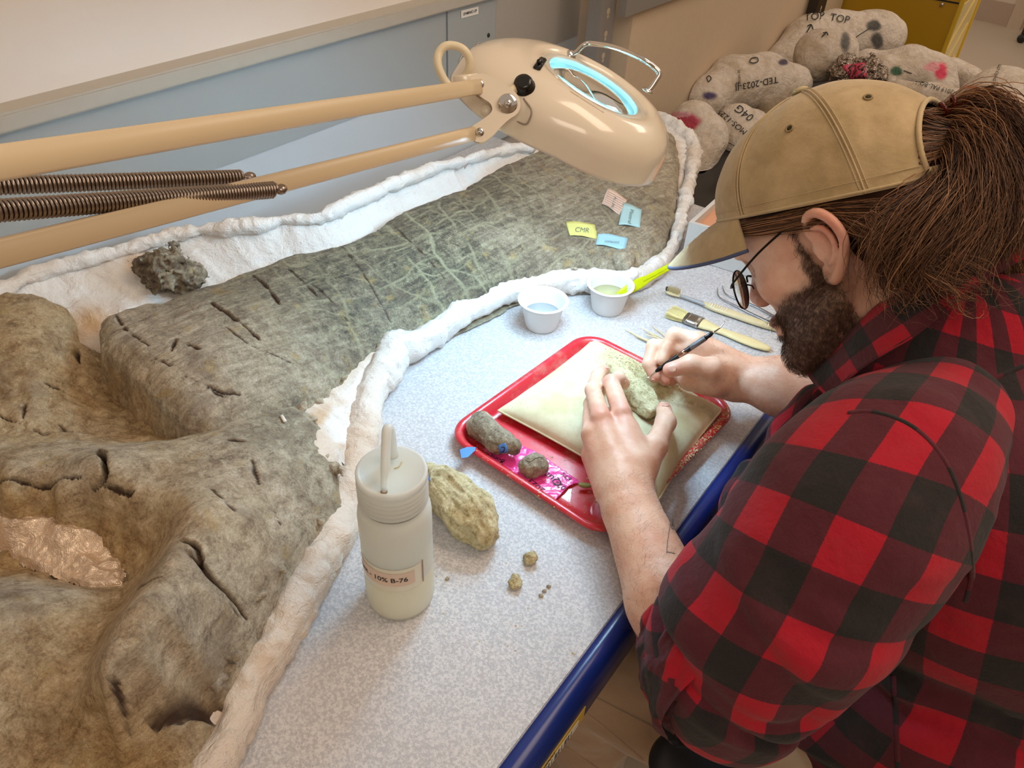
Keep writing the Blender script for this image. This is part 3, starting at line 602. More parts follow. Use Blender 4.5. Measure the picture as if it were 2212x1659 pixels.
# ================================================================ MAGNIFIER LAMP
m_cream = flat('cream_enamel', 'e4d8c4', .18, n=.02, ns=4, Coat_Weight=.5)
m_arm = flat('beige_enamel', 'd8c3a0', .3, n=.03, ns=8)
m_spring = flat('spring_steel', '9c8f84', .3, 1.0, n=.12, ns=200)
m_mirror = flat('polished_chrome', 'd6d2cc', .08, 1.0, n=.02)
m_blk = flat('glossy_black_plastic', '161413', .22)
def cv(v): return np.asarray(v, float)@R.T if False else R@np.asarray(v, float)   # camera-space direction to world
LC = D(1281, 190, .97)                # lens centre
_r = nrm([1281-CX, 190-CY, F]); _e1 = nrm(np.array([1, 0, 0])-_r*_r[0]); _e2 = np.cross(_r, _e1)
LN = nrm(cv(.466*_e1-.845*_e2-.262*_r)); LA = cv(.875*_e1+.484*_e2); LA = nrm(LA-LN*np.dot(LA, LN)); LBv = np.cross(LN, LA)
lamp = thing('magnifier_lamp', 'cream magnifying lamp on a sprung double arm above the fossil', 'lamp', [-.50, -.36, 0])
def LP(a, b, n): return LC+LA*a+LBv*b+LN*n
def egg(th, r, ext):      # outline radius in the lamp plane: circle stretched towards the arm (-a)
    ca = math.cos(th); return r+ext*(max(0, -ca)**1.6)
NS = 72
def shell_ring(r, n, ext, tilt=0.0):
    out = []
    for i in range(NS):
        th = 2*math.pi*i/NS; rr_ = egg(th, r, ext); out.append(LP(rr_*math.cos(th), rr_*math.sin(th)*(1.0), n+tilt*min(0, math.cos(th))))
    return out
pr = [(.0640, -.004, 0), (.0650, .001, 0), (.0700, .0025, 0), (.0725, .0015, .0), (.074, .004, .0), (.078, .0075, .001), (.086, .0085, .005), (.097, .0060, .012), (.108, .000, .021), (.117, -.008, .028), (.1230, -.018, .034), (.1262, -.032, .037), (.1275, -.052, .039), (.1280, -.055, .040), (.1255, -.055, .040), (.122, -.036, .037), (.112, -.012, .026), (.094, -.001, .010), (.076, -.004, 0), (.0640, -.008, 0)]
rings = [shell_ring(r, n, e, .02*min(1, e/.05)) for r, n, e in pr]; rings.append(rings[0])
hood = obj('lamp_hood', loft(np.array(rings), cap=False), m_cream, lamp)
obj('lens_ring', loft(np.array([shell_ring(r, n, 0) for r, n in ((.0635, .003), (.0655, .0045), (.0725, .004), (.0735, .002), (.0725, .001), (.064, .000), (.0625, -.003), (.0635, .003))]), cap=False), flat('grey_white_ring', 'c9c5ba', .3), hood)
gl = N('magnifier_glass'); gl.set(Base_Color=(.50, .90, .93, 1), Roughness=.02, Transmission_Weight=.95, IOR=1.12, Alpha=1)
lens = [(0.0001, -.004+.010), (.02, .005), (.04, .002), (.0625, -.002), (.0625, -.004), (.04, -.0075), (.02, -.010), (.0001, -.011)]
obj('lens', loft(np.array([shell_ring(r, n-.001, 0) for r, n in lens]), cap=True), gl.m, hood)
tb = N('fluorescent_tube'); tb.set(Base_Color=(1, 1, 1, 1), Emission_Color=(.50, .78, 1.0, 1), Emission_Strength=115.0)
a = np.linspace(0, 2*math.pi, 73)[:-1]; tp = np.array([LP(.092*math.cos(t), .088*math.sin(t), -.040) for t in a])
rg = []
for i, t in enumerate(a):
    rd = LA*math.cos(t)+LBv*math.sin(t); rg.append([tp[i]+rd*.008*math.cos(s)+LN*.008*math.sin(s) for s in np.linspace(0, 2*math.pi, 10, endpoint=False)])
rg.append(rg[0]); obj('ring_tube', loft(np.array(rg), cap=False), tb.m, hood)
rf = N('white_reflector'); rf.set(Base_Color=(.85, .88, .88, 1), Roughness=.35)
obj('reflector', loft(np.array([shell_ring(r, n, 0) for r, n in ((.0665, -.0095), (.068, -.009), (.074, -.0085), (.080, -.008), (.0805, -.010), (.075, -.0105), (.0695, -.0105), (.0680, -.0105), (.0665, -.0095))]), cap=False), rf.m, hood)
obj('reflector', loft(np.array([shell_ring(r, n, e) for r, n, e in ((.084, -.0030, .004), (.096, -.0065, .011), (.107, -.016, .022), (.117, -.030, .032), (.1215, -.050, .035), (.1205, -.050, .035), (.115, -.030, .031), (.105, -.018, .021), (.095, -.009, .010), (.084, -.006, .003), (.084, -.0030, .004))]), cap=False), rf.m, hood)
# clear flap seen under the arm side
fl = N('clear_cover'); fl.set(Base_Color=(.86, .93, .90, 1), Roughness=.05, Transmission_Weight=.9, IOR=1.3)
obj('lens_cover', lathe([(0, 0), (.070, 0), (.072, -.003), (.072, -.006), (.070, -.005), (0, -.003)], LP(-.082, .0, -.068), LN, 48), fl.m, hood, label='clear round cover hanging under the hood')
# helper: point on hood from the picture
def HP(px, py, off=0.0):
    h = hit(hood, px, py, off); return h if h is not None else (D(px, py, .96), LN)
def scr(c, n, r, name, par, mat=None):
    n = nrm(n); o = obj(name, lathe([(0, -.001), (r, -.001), (r, .0006), (r*.8, .002), (r*.3, .0026), (0, .0026)], c, n, 18), mat or m_mirror, par)
    x, y, _ = frame(n)
    for ang in (0.5, 0.5+math.pi/2):
        d = x*math.cos(ang)+y*math.sin(ang); e = np.cross(n, d); q = [c+n*.0027+d*sx*r*.5+e*sy*r*.1 for sx, sy in ((-1, -1), (1, -1), (1, 1), (-1, 1))]
        obj('cross_slot', extrude_poly(q, n, .0003), m_blk, par, smooth=False)
    return o
# rocker switch
p0, n0 = HP(1166, 140, 0); x = HP(1190, 148)[0]-HP(1145, 132)[0]; x = nrm(x-n0*np.dot(x, n0)); y = np.cross(n0, x); Rm = np.stack([x, y, n0], 1)
obj('switch_housing', box(p0+n0*.0015, (.030, .009, .004), Rm, .0012), m_blk, hood)
rk = box(p0+n0*.005, (.020, .006, .005), Rm@np.array([[.96, 0, .26], [0, 1, 0], [-.26, 0, .96]]), .001); obj('switch', rk, m_blk, hood)
# grommet with the cable, bracket, clamp
g0, gn = HP(1132, 187, 0); ax_ = nrm(gn+nrm(D(1085, 205, .90)-g0)*.15)
obj('grommet', lathe([(.006, .010), (.0095, .010), (.0115, .006), (.0115, .001), (.013, 0), (.013, -.003), (0, -.003)][::-1], g0, ax_, 24), m_blk, hood)
# arms
U0, U1 = D(1044, 186, .898), D(-300, 400, .315); L0, L1 = D(1040, 284, .902), D(-300, 622, .375)
def lerp(a, b, n=12): return np.array([a+(b-a)*t for t in np.linspace(0, 1, n)])
toc = nrm(CAM-D(500, 300, .6))
arm = obj('upper_arm', rail(lerp(U0, U1), .0165, .0165, up=toc, ch=.09), m_arm, lamp)
arml = obj('lower_arm', rail(lerp(L0, L1), .0155, .0155, up=toc, ch=.09), m_arm, lamp)
def foot(x0):  # distant clamp post out of the picture
    return x0
post_top = (U1+L1)/2
obj('elbow_bracket', box(post_top, (.03, .05, .12), bev=.004), m_arm, lamp)
pq_ = np.array([-.50, -.36, 0]); obj('rear_arm', rail(lerp(post_top, pq_+[0, 0, post_top[2]], 4), .0165, .0165, ch=.09), m_arm, lamp)
obj('clamp_post', tube(np.array([pq_+[0, 0, post_top[2]+.02], pq_+[0, 0, .05]]), .009, 16), m_mirror, lamp)
obj('base_clamp', box(pq_+[0, 0, .03], (.06, .06, .06), bev=.004), m_arm, lamp)
# springs
def spring(a, b, r, wire, turns):
    ax = b-a; L = np.linalg.norm(ax); x, y, z = frame(ax); n = turns*12; t = np.linspace(0, 1, n); th = t*turns*2*math.pi
    p = a+np.outer(t, ax)+np.outer(np.cos(th)*r, x)+np.outer(np.sin(th)*r, y); return tube(p, wire, 6)
def on(a, b, px):   # parameter where the segment crosses picture column px
    ts = np.linspace(0, 1, 2000); q = proj(a+np.outer(ts, b-a)); return ts[np.argmin(np.abs(q[:, 0]-px))]
s2e = L0+(L1-L0)*on(L0, L1, 596); dpe = depth(s2e); S2a = D(590, 410, dpe-.012); S2b = D(-200, 470, .40)
S1a = D(520, 383, dpe+.015); S1b = D(-200, 408, .48)
for (A_, B_, rr_) in ((S2a, S2b, .0056), (S1a, S1b, .0052)):
    L = np.linalg.norm(B_-A_); s_ = obj('spring', spring(A_, B_, rr_, .00125, int(L/.0027)), m_spring, lamp)
    d = nrm(A_-B_); hk = [A_-d*.001+toc*rr_*.9, A_+d*.004+toc*rr_*.6, A_+d*.010, A_+d*.006-toc*rr_*.5]
    obj('hook', tube(smooth_path(hk, 14), .0013, 8), m_mirror, s_)
    c = A_+d*.008; obj('hook_pin', sph(c, .0052, 14, 8, (1, 1, .8)), m_spring, s_)
# X bracket plate linking the arms and the hood
J = D(1098, 229, .885)
bn = nrm(CAM-J); bn = nrm(bn+LN*.15)
def plate(pts, off, th, name='bracket_plate', mat=m_cream):
    q = [p+bn*off for p in pts]; n = len(q)
    return obj(name, extrude_poly(q, bn, th), mat, lamp, smooth=False)
def pp(l, dp=.888): return [D(a, b, dp) for a, b in l]
def roundpoly(l, k=3):
    l = np.array(l, float)
    for _ in range(k):
        q = np.roll(l, -1, 0); l = np.stack([l*.75+q*.25, l*.25+q*.75], 1).reshape(-1, 2)
    return l
X1 = [(1014, 172), (1030, 162), (1052, 164), (1104, 194), (1120, 212), (1124, 232), (1116, 250), (1094, 262), (1056, 304), (1034, 312), (1014, 298), (1014, 278), (1040, 262), (1064, 244), (1060, 226), (1040, 214), (1016, 196)]
for off in (.010, -.012): plate(pp(roundpoly(X1, 2)), off, .0022)
for px, py in ((1036, 186), (1036, 288)): scr(D(px, py, .888)+bn*.0125, bn, .0052, 'screw', lamp)
c = D(1095, 228, .888)+bn*.0125; obj('clamp_washer', lathe([(0, -.002), (.0115, -.002), (.0115, .0012), (.0105, .0024), (0, .0026)], c, bn+LN*.0, 32), m_mirror, lamp); scr(c+bn*.003, bn, .0045, 'screw', lamp)
obj('pivot_block', box(D(1112, 232, .90), (.020, .022, .018), np.stack(frame(bn), 1), .003), m_cream, lamp)
obj('hood_bracket', tube(np.array([D(1110, 232, .895), D(1132, 238, .905), D(1146, 246, .925)]), [.008, .009, .010], 4), m_cream, lamp, smooth=False)
obj('wire_clip', tube(smooth_path([D(1131, 213, .885), D(1148, 238, .88), D(1142, 262, .885), D(1132, 268, .888), D(1105, 256, .895)], 24), .0011, 8), flat('grey_wire', '9b8d7c', .4), lamp)
obj('pivot_roller', tube(np.array([D(1050, 240, .90), D(1050, 240, .886)]), .0065, 20), m_cream, lamp)
# cable: out of the grommet, through the bracket, and a loop above the upper arm
cab = flat('cream_cable', 'e0d3b4', .4)
obj('cable', tube(smooth_path([g0+ax_*.004, D(1112, 192, .885), D(1092, 202, .885), D(1062, 200, .90)], 20), .0052, 14), cab, lamp)
loop = [D(a, b, d) for a, b, d in ((975, 192, .88), (958, 170, .875), (946, 140, .87), (948, 115, .87), (962, 100, .87), (982, 99, .873), (1002, 108, .875), (1014, 128, .88), (1013, 150, .885), (1004, 164, .89), (992, 174, .892))]
obj('cable', tube(smooth_path(loop, 60), .0048, 14), cab, lamp)
obj('cable_clip', rail(np.array([D(980, 176, .885), D(1032, 170, .888)]), .012, .003, up=toc), m_cream, lamp)
# chrome handle
ha, na = HP(1234, 119, 0); hb, nb_ = HP(1398, 197, 0)
for h_, n_ in ((ha, na), (hb, nb_)): obj('handle_foot', lathe([(.0001, .004), (.004, .0035), (.007, .0015), (.0075, 0), (0, -.002)][::-1], h_, n_, 20), m_mirror, hood)
dh = depth(ha); dh2 = depth(hb)
hd = [ha, D(1246, 112, dh-.002), D(1262, 97, dh-.006), D(1280, 94, dh-.008), D(1330, 103, (dh+dh2)/2-.01), D(1385, 126, dh2-.01), D(1415, 147, dh2-.008), D(1424, 160, dh2-.006), D(1418, 172, dh2-.004), D(1406, 190, dh2-.001), hb]
obj('handle', tube(smooth_path(hd, 80), .0033, 14), m_mirror, hood)
# embossed print below the lens (two rows of small capitals)
for k, (cx, cy) in enumerate(((1272, 214), (1268, 221))):
    tv, tf = text_vf('WARNING REPLACE ONLY WITH T9 RING TUBE 22W' if k == 0 else 'DISCONNECT POWER BEFORE SERVICING LAMP', .10)
    sc_ = 88/(tv[:, 0].max()-tv[:, 0].min()); tv = tv*sc_
    q, f_ = drape(hood, (tv, tf), cx, cy, (.82, .52), (-.15, -.85), .0004); obj('print', (q, f_), flat('brown_print', '8c7350', .5), hood, smooth=False)
# ================================================================ THINGS ON THE BENCH
# ---- red tray
def rrect(cx, cy, hx, hy, r, ang, n=8):
    out = []; ca, sa = math.cos(ang), math.sin(ang)
    for sx, sy, a0 in ((1, 1, 0), (-1, 1, 90), (-1, -1, 180), (1, -1, 270)):
        for k in range(n+1):
            a = math.radians(a0+90*k/n); x = sx*(hx-r)+r*math.cos(a); y = sy*(hy-r)+r*math.sin(a); out.append((cx+x*ca-y*sa, cy+x*sa+y*ca))
    return np.array(out)
zr = .020
TL, TLf, TB, TR = P(1262, 712, zr)[:2], P(968, 935, zr)[:2], P(1312, 1166, zr)[:2], P(1600, 878, zr)[:2]
tc = (TL+TLf+TB+TR)/4; e1 = (TLf+TB-TL-TR)/2; ang = math.atan2(e1[1], e1[0])
ey_ = nrm(TL-TLf+TR-TB); TW = [np.linalg.norm(TL-TR), np.linalg.norm(TLf-TB)]; TH = [np.linalg.norm(TL-TLf), np.linalg.norm(TB-TR)]
ex_ = nrm(TR+TB-TL-TLf); ang = math.atan2(ex_[1], ex_[0])
HX, HY = np.mean(TW)/2+.002, np.mean(TH)/2+.002
m_red = N('red_tray_plastic'); dn = m_red.noise(50, 5, .7); dn2 = m_red.noise(9, 3, .6)
m_red.set(Base_Color=m_red.mix(m_red.rng(m_red.math('ADD', m_red.math('MULTIPLY', dn, .6), m_red.math('MULTIPLY', dn2, .5)), .54, .72, 0, .55), srgb('c4202f'), srgb('c98f80')), Roughness=.32, Coat_Weight=.3, Normal=m_red.bump(m_red.noise(300), .1, .001))
tp_ = [(-.004, .0012), (.002, .0035), (.000, .004)]
def tray_ring(ins, z, r): return [np.r_[q, z] for q in rrect(tc[0], tc[1], HX-ins, HY-ins, max(r, .004), ang)]
prof = [(.090, .0045, .01), (.030, .0045, .020), (.022, .0048, .024), (.016, .008, .028), (.012, .016, .032), (.009, .0195, .035), (.005, .0205, .038), (.001, .0195, .041), (-.0005, .017, .042), (.001, .0145, .041), (.008, .013, .036), (.013, .006, .031), (.018, .001, .028), (.030, .0005, .020), (.090, .0005, .01)]
tray = obj('serving_tray', loft(np.array([tray_ring(*q) for q in prof])), m_red.m); tag(tray, 'red plastic serving tray dusted with sediment, under the pillow', 'tray')
# ---- sand pillow: sheet with puffed height
PC = [P(1288, 722, .03), P(1078, 880, .022), P(1308, 1030, .016), P(1560, 880, .02)]
PC = [P(1285, 722, .026), P(1076, 882, .020), P(1420, 1085, .016), P(1562, 878, .022)]
pc_ = np.array([q[:2] for q in PC])
def pil(top):
    def fn(u, v):
        a, b, c, d = pc_; base = (a[None]*((1-u)*(1-v))[:, None]+b[None]*((1-u)*v)[:, None]+c[None]*(u*v)[:, None]+d[None]*(u*(1-v))[:, None])
        pin = .010*np.sin(u*math.pi)*0; cen = pc_.mean(0); e = 1-np.maximum(np.abs(u*2-1), np.abs(v*2-1)); bow = .05*((1-np.abs(2*u-1)**2)*(np.abs(2*v-1)**2)+(1-np.abs(2*v-1)**2)*(np.abs(2*u-1)**2))
        xy = cen+(base-cen)*(1-bow*.8)[:, None]
        h = (np.clip(1-np.abs(2*u-1)**4.0, 0, 1)*np.clip(1-np.abs(2*v-1)**4.0, 0, 1))**.55
        z = .0155+.0275*h if top else .0155-.0095*h
        p = np.c_[xy, z]
        if top:
            p[:, 2] += h*(.004*fbm(p, 16, 3, 60)+.0015*fbm(p*[1, 1, 0], 45, 3, 61))
            dv = P(1400, 860, .035); p[:, 2] -= .006*np.exp(-((p[:, 0]-dv[0])**2+(p[:, 1]-dv[1])**2)/.0022)
            fv = P(1490, 850, .04)[:2]; fw = P(1560, 882, .02)[:2]; d_, _ = line_d(p[:, 0], p[:, 1], [P(1400, 815, .04)[:2], P(1450, 845, .04)[:2], fv, fw]); p[:, 2] += .006*np.exp(-(d_/.007)**2)*h**.3-.004*np.exp(-((d_-.016)/.008)**2)*h
        return p
    return fn
a_, fa = sheet(pil(True), 90, 90); b_, fb = sheet(pil(False), 90, 90)
vp, fp = np.vstack([a_, b_]), np.vstack([fa, fb[:, ::-1]+len(a_)])
m_pl = N('cream_cotton_canvas'); wv = m_pl.noise(700, 2, .6); wd_ = m_pl.noise(22, 4, .6)
spt = m_pl.rng(m_pl.noise(330, 3, .7), .66, .72); pcx = P(1380, 790, .045)
pd = m_pl.attr('dirt')
bc = m_pl.mix(m_pl.rng(wd_, .4, .62), srgb('ddd4b3'), srgb('cdc198')); bc = m_pl.mix(m_pl.math('MULTIPLY', pd, m_pl.rng(m_pl.noise(160, 4, .7), .42, .6, .25, 1)), bc, srgb('8f7f4c')); bc = m_pl.mix(m_pl.math('MULTIPLY', spt, .7), bc, srgb('7d7249'))
m_pl.set(Base_Color=bc, Roughness=.9, Sheen_Weight=.2, Normal=m_pl.bump(wv, .25, .0008, m_pl.bump(wd_, .4, .003)))
d1_, _ = line_d(vp[:, 0], vp[:, 1], [P(a, b, .04)[:2] for a, b in ((1320, 770), (1380, 800), (1440, 830))])
dirt = .75*np.exp(-(d1_/.028)**2); d2_, _ = line_d(vp[:, 0], vp[:, 1], [P(a, b, .035)[:2] for a, b in ((1420, 820), (1470, 860), (1540, 880))]); dirt = np.maximum(dirt, .6*np.exp(-(d2_/.008)**2))
pill = obj('sand_pillow', (vp, fp), m_pl.m, attrs={'dirt': dirt}); tag(pill, 'cream cotton sand pillow cushioning the stone on the red tray', 'pillow')
sv = [pil(True)(np.array([0.0 if s == 0 else (t if s == 1 else 1.0 if s == 2 else 1-t)]), np.array([t if s == 0 else (1.0 if s == 1 else 1-t if s == 2 else 0.0)]))[0] for s in range(4) for t in np.linspace(0, 1, 40, endpoint=False)]
sv.append(sv[0]); seam = obj('seam', tube(np.array(sv), .0016, 6, cap=False), m_pl.m, pill, attrs={'dirt': np.zeros(161*6)})
# ---- crumbs: dirt on tray and pillow (uncountable)
def crumbs(name, label, cat, spots, mat, rmin, rmax, seed):
    rg_ = np.random.default_rng(seed); V = []; Fc = []; n = 0
    for c, nrm_ in spots:
        r = rg_.uniform(rmin, rmax)*(1 if rg_.random() < .85 else 1.8); th = rg_.uniform(0, 6.28); sc_ = (1, rg_.uniform(.45, .9), rg_.uniform(.3, .6))
        v = np.array([(1, 0, 0), (0, 1, 0), (-1, 0, 0), (0, -1, 0), (.2, .1, 1), (0, 0, -1)])*rg_.uniform(.7, 1.2, (6, 1))*sc_*r; v = v@rotz(th).T+c+[0, 0, r*.25]
        V.append(v); Fc += [(a+n, b+n, c_+n) for a, b, c_ in ((0, 1, 4), (1, 2, 4), (2, 3, 4), (3, 0, 4), (1, 0, 5), (2, 1, 5), (3, 2, 5), (0, 3, 5))]; n += 6
    o = obj(name, (np.concatenate(V), Fc), mat, smooth=False); tag(o, label, cat, kind='stuff'); return o
m_crumb = flat('stone_crumbs', 'a39463', .8, n=.35, ns=500); m_crumb_l = flat('pale_crumbs', 'cbb98a', .8, n=.3, ns=500)
sp = []
while len(sp) < 900:
    px, py = RNG.normal(1395, 48), RNG.normal(795, 26); py += (px-1395)*.45
    h = hit(pill, px, py, 0)
    if h is not None: sp.append(h)
crumbs('sediment_crumbs', 'tiny dark stone crumbs scattered over the cream pillow', 'crumbs', sp, flat('dark_crumbs', '6c6238', .8, n=.5, ns=500), .0003, .0008, 3)
sp = []
for a, b, c, e, n_ in ((1455, 1050, 1590, 890, 650), (1010, 960, 1260, 1120, 120), (1100, 960, 1280, 1060, 60)):
    for k in range(n_):
        t = RNG.random(); px, py = a+(c-a)*t+RNG.normal(-12 if n_ > 300 else 0, 9 if n_ > 300 else 22), b+(e-b)*t+RNG.normal(-6 if n_ > 300 else 0, 7 if n_ > 300 else 22); h = hit(tray, px, py, 0)
        if h is not None: sp.append(h)
crumbs('sediment_crumbs', 'pale dust crumbs gathered along the inner edge of the red tray', 'crumbs', sp, m_crumb_l, .0006, .0016, 4)
sp = [(P(px, py, 0), None) for px, py in np.c_[RNG.uniform(940, 1330, 160), RNG.uniform(1180, 1420, 160)] if P(px, py, 0)[0] < EX-.01]+[(P(px, py, 0), None) for px, py in np.c_[RNG.normal(1010, 60, 90), RNG.normal(690, 60, 90)]]
crumbs('bench_crumbs', 'fine pale crumbs sprinkled on the white bench top', 'crumbs', sp, m_crumb_l, .0004, .0009, 6)
# ---- stones
sm = fm.m
def stone(name, vf, label, cat='stone', tone=.4, drk=.0, group=None, parent=None, ton2=None):
    v, f = vf; o = obj(name, (v, f), sm, parent, attrs={'tone': np.full(len(v), tone) if ton2 is None else ton2, 'dark': drk*sstep(.1, .35, fbm(v, 60, 3, 6)) if np.isscalar(drk) else drk, 'vein': np.zeros(len(v)), 'bdir': np.c_[v[:, 0]*60, v[:, 1]*60, v[:, 2]*60]})
    if parent is None: tag(o, label, cat, group)
    return o
def chainrock(pts, rad, seed, sc, amp, h=.0016, k=.01, flat_=None):
    s = SDF(); s.chain([np.asarray(p) for p in pts], rad, k, flat_)
    am = amp*max(rad); return s.mesh(h, lambda g: am*fbm(g, sc, 4, seed)+am*.5*np.abs(fbm(g, sc*2.7, 3, seed+5)), pad=.01)
a0, a1, a2 = P(1040, 920, .024), P(1075, 950, .027), P(1108, 965, .026)
s1 = stone('fossil_fragment', chainrock([a0, a1, a2], [.021, .018, .013], 71, 45, .22, .0014, .008), 'knobbly grey bone fragment with a blue tape tag on the tray', 'fossil', .25)
eb = a2+nrm(a2-a1)*.0125; 
s2 = stone('fossil_fragment', chainrock([P(1148, 1008, .020), P(1160, 1003, .022)], [.0165, .0155], 81, 55, .28, .0012, .006), 'rounded grey bone lump on the pink tape', 'fossil', .35)
for q in [([(1132, 992), (1145, 998), (1158, 990), (1176, 988)], 1.3)]:
    v, f = stroke_px(s2, q[0], q[1], .0002); obj('crack', (v, f), flat('crack_dark', '2b2416', .9), s2, smooth=False)
# blue tape pieces
m_btape = flat('blue_masking_tape', '4f8be0', .6, n=.1, ns=120, bump=.3)
def patch(o, quad, name, label, cat, mat, off=.0008, n=7, th=0, parent=None):
    q = np.array(quad, float)
    u, v = np.meshgrid(np.linspace(0, 1, n), np.linspace(0, 1, n), indexing='ij'); u = u.ravel(); v = v.ravel()
    pt = q[0]*((1-u)*(1-v))[:, None]+q[1]*(u*(1-v))[:, None]+q[2]*(u*v)[:, None]+q[3]*((1-u)*v)[:, None]; V = []
    for a, b in pt:
        h = hit(o, a, b, off) if o is not None else None
        V.append(h[0] if h is not None else (V[-1] if V else P(a, b, .01)))
    idx = np.arange(n*n).reshape(n, n); f = np.stack([idx[:-1, :-1].ravel(), idx[1:, :-1].ravel(), idx[1:, 1:].ravel(), idx[:-1, 1:].ravel()], 1)
    V = np.array(V); r = obj(name, (V, f), mat, parent, label=None)
    if parent is None: tag(r, label, cat)
    md = r.modifiers.new('s', 'SOLIDIFY'); md.thickness = .0003; md.offset = 1
    return r
bt = patch(s1, [(1076, 962), (1092, 956), (1099, 975), (1080, 980)], 'tape_tag', 'small blue tape tag marked with a black 1 on the bone fragment', 'tape', m_btape)
obj('pen_mark', stroke_px(s1, [(1083, 966), (1090, 966), (1088, 974), (1084, 974)], 1.8, .0014), m_ink, bt, smooth=False)
tp3 = [P(a, b, .0215) for a, b in ((997, 990), (993, 972), (1008, 966), (1028, 966), (1026, 974), (1010, 988))]
o = obj('tape_scrap', extrude_poly(tp3, (0, 0, 1), .0004), m_btape, smooth=False); tag(o, 'blue tape scrap sticking over the near rim of the tray', 'tape')
# pink flagging tape
m_pink = N('pink_flagging_tape'); m_pink.set(Base_Color=srgb('f0469c'), Roughness=.22, Coat_Weight=.5, Subsurface_Weight=0.0, Normal=m_pink.bump(m_pink.noise(60, 4, .6, dist=1.), .6, .004))
pk = [(1042, 968), (1128, 960), (1180, 988), (1255, 1040), (1230, 1050), (1200, 1080), (1135, 1042), (1098, 1012), (1066, 992)]
pq = np.array([P(a, b, .0085)[:2] for a, b in pk]); lo = pq.min(0)-.003; hi = pq.max(0)+.003; X, Yg = hgrid(lo[0], hi[0], lo[1], hi[1], .0013); Q = np.stack([X, Yg, X*0], -1)
Z = .0075+.0035*np.abs(fbm(Q, 60, 3, 70))+.002*fbm(Q, 25, 2, 71); v, f, u_ = grid_mesh(X, Yg, Z, poly_sd(X, Yg, pq) < 0)
pink = obj('flagging_tape', (v, f), m_pink.m); tag(pink, 'crumpled bright pink flagging tape with black handwriting on the tray', 'tape'); md = pink.modifiers.new('s', 'SOLIDIFY'); md.thickness = .0003
for s_, cx, cy, sz, rot_ in (('Qua...0', 1190, 1032, 26, -2.55), ('2023', 1160, 1050, 20, -2.5), ('4022', 1215, 1052, 18, -2.6), ('ETS', 1225, 1030, 15, -2.5), ('Bone', 1075, 992, 17, -2.7)):
    tv, tf = text_vf(s_.replace('...', ''), 1, .3); tv = tv*sz; ct, sn = math.cos(rot_), math.sin(rot_)
    obj('handwriting', drape(pink, (tv, tf), cx, cy, (ct, sn), (sn*.8, -ct*.8), .0006), m_ink, pink, smooth=False)
o = obj('foil_scrap', tube(np.array([P(a, b, .013)+[0, 0, .001*math.sin(i*2)] for i, (a, b) in enumerate(((1136, 1052), (1146, 1056), (1156, 1066), (1168, 1074), (1178, 1074), (1186, 1078), (1192, 1082)))]), [.002, .0035, .002, .0035, .002, .003, .001], 5), flat('crumpled_foil', 'cfc4bb', .2, 1.0), smooth=False); tag(o, 'thin twisted strip of silver foil beside the pink tape', 'foil')
o = obj('mud_flake', rock(P(1265, 1048, .012), (.009, .004, .003), rotz(.6), 91, 120, .6, .001), flat('mud_flake', '8d9155', .8, n=.2)); tag(o, 'small green-brown mud flake next to the pink tape', 'flake')
# long concretion behind the bottle
c0, c1, c2, c3 = P(932, 1022, .018), P(970, 1065, .024), P(1015, 1112, .026), P(1044, 1150, .020)
v, f = chainrock([c0, c1, c2, c3], [.013, .024, .029, .020], 101, 22, .20, .0015, .014)
cax = nrm(c3-c0); v = v+vnormals(v, f)*(.0030*(1-3*np.abs(fbm(np.stack([(v@cax)*9, (v@np.cross(cax, [0, 0, 1]))*75, v[:, 2]*60], -1), 1, 3, 17))))[:, None]
v[:, 2] = np.maximum(v[:, 2], .0005)
conc = stone('fossil_fragment', (v, f), 'long tan leaf-shaped fossil fragment beside the squeeze bottle', 'fossil', .62, .12)
patch(conc, [(914, 1018), (926, 1026), (931, 1040), (922, 1036)], 'tape_tag', 'sliver of blue tape on the tan fragment behind the bottle', 'tape', m_btape)
for (px, py, r, lab) in ((1146, 1206, (.0085, .007, .007), 'small brown stone chip, the one nearer the tray'), (1114, 1256, (.007, .012, .006), 'small ochre stone chip with a pointed lower end')):
    stone('stone_chip', rock(P(px, py, r[2]*.8), r, rotz(.5), int(px), 110, .6, .0009), lab, 'stone', .75)
for px, py in ((1185, 1266), (1176, 1276), (1169, 1286), (966, 1250)):
    stone('stone_grain', rock(P(px, py, .0015), (.003, .0022, .0018), rotz(px), px, 200, .5, .0006), 'tiny loose stone grain lying on the bench below the chips', 'stone', .45, group='loose grains on the bench')
# stone being worked on the pillow
w0, w1, w2, w3 = P(1318, 795, .052), P(1350, 820, .054), P(1385, 860, .055), P(1410, 890, .050)
s_ = SDF(); s_.chain([w0, w1, w2, w3], [.010, .0145, .020, .017], .008)
hx_ = nrm((w3-w0)*[1, 1, 0]); tilt_ = nrm(np.array([.25*hx_[1], -.25*hx_[0], 1.0])); tc__ = (w1+w2)/2+[0, 0, .0095]
s_.add(lambda x: -((x-tc__)@tilt_), w0-.06, w3+.06, .002, 's')
sl2 = nrm(np.array([hx_[1], -hx_[0], .35])); s_.add(lambda x: -((x-(w1+w2)/2)@sl2-.0135), w0-.06, w3+.06, .002, 's'); s_.add(lambda x: -((x-w3)@hx_-.010), w3-.05, w3+.05, .003, 's')
v, f = s_.mesh(.0011, lambda g: .0035*fbm(g, 55, 4, 121)+.003*np.abs(fbm(np.stack([(g@np.r_[hx_[:2], 0])*18, (g@np.array([-hx_[1], hx_[0], 0]))*120, g[..., 2]*90], -1), 1, 3, 7)), pad=.01)
n_ = vnormals(v, f); ton = np.clip(.5-.6*(n_[:, 2] < .1)+.3*fbm(v, 40, 2, 5), 0, 1)
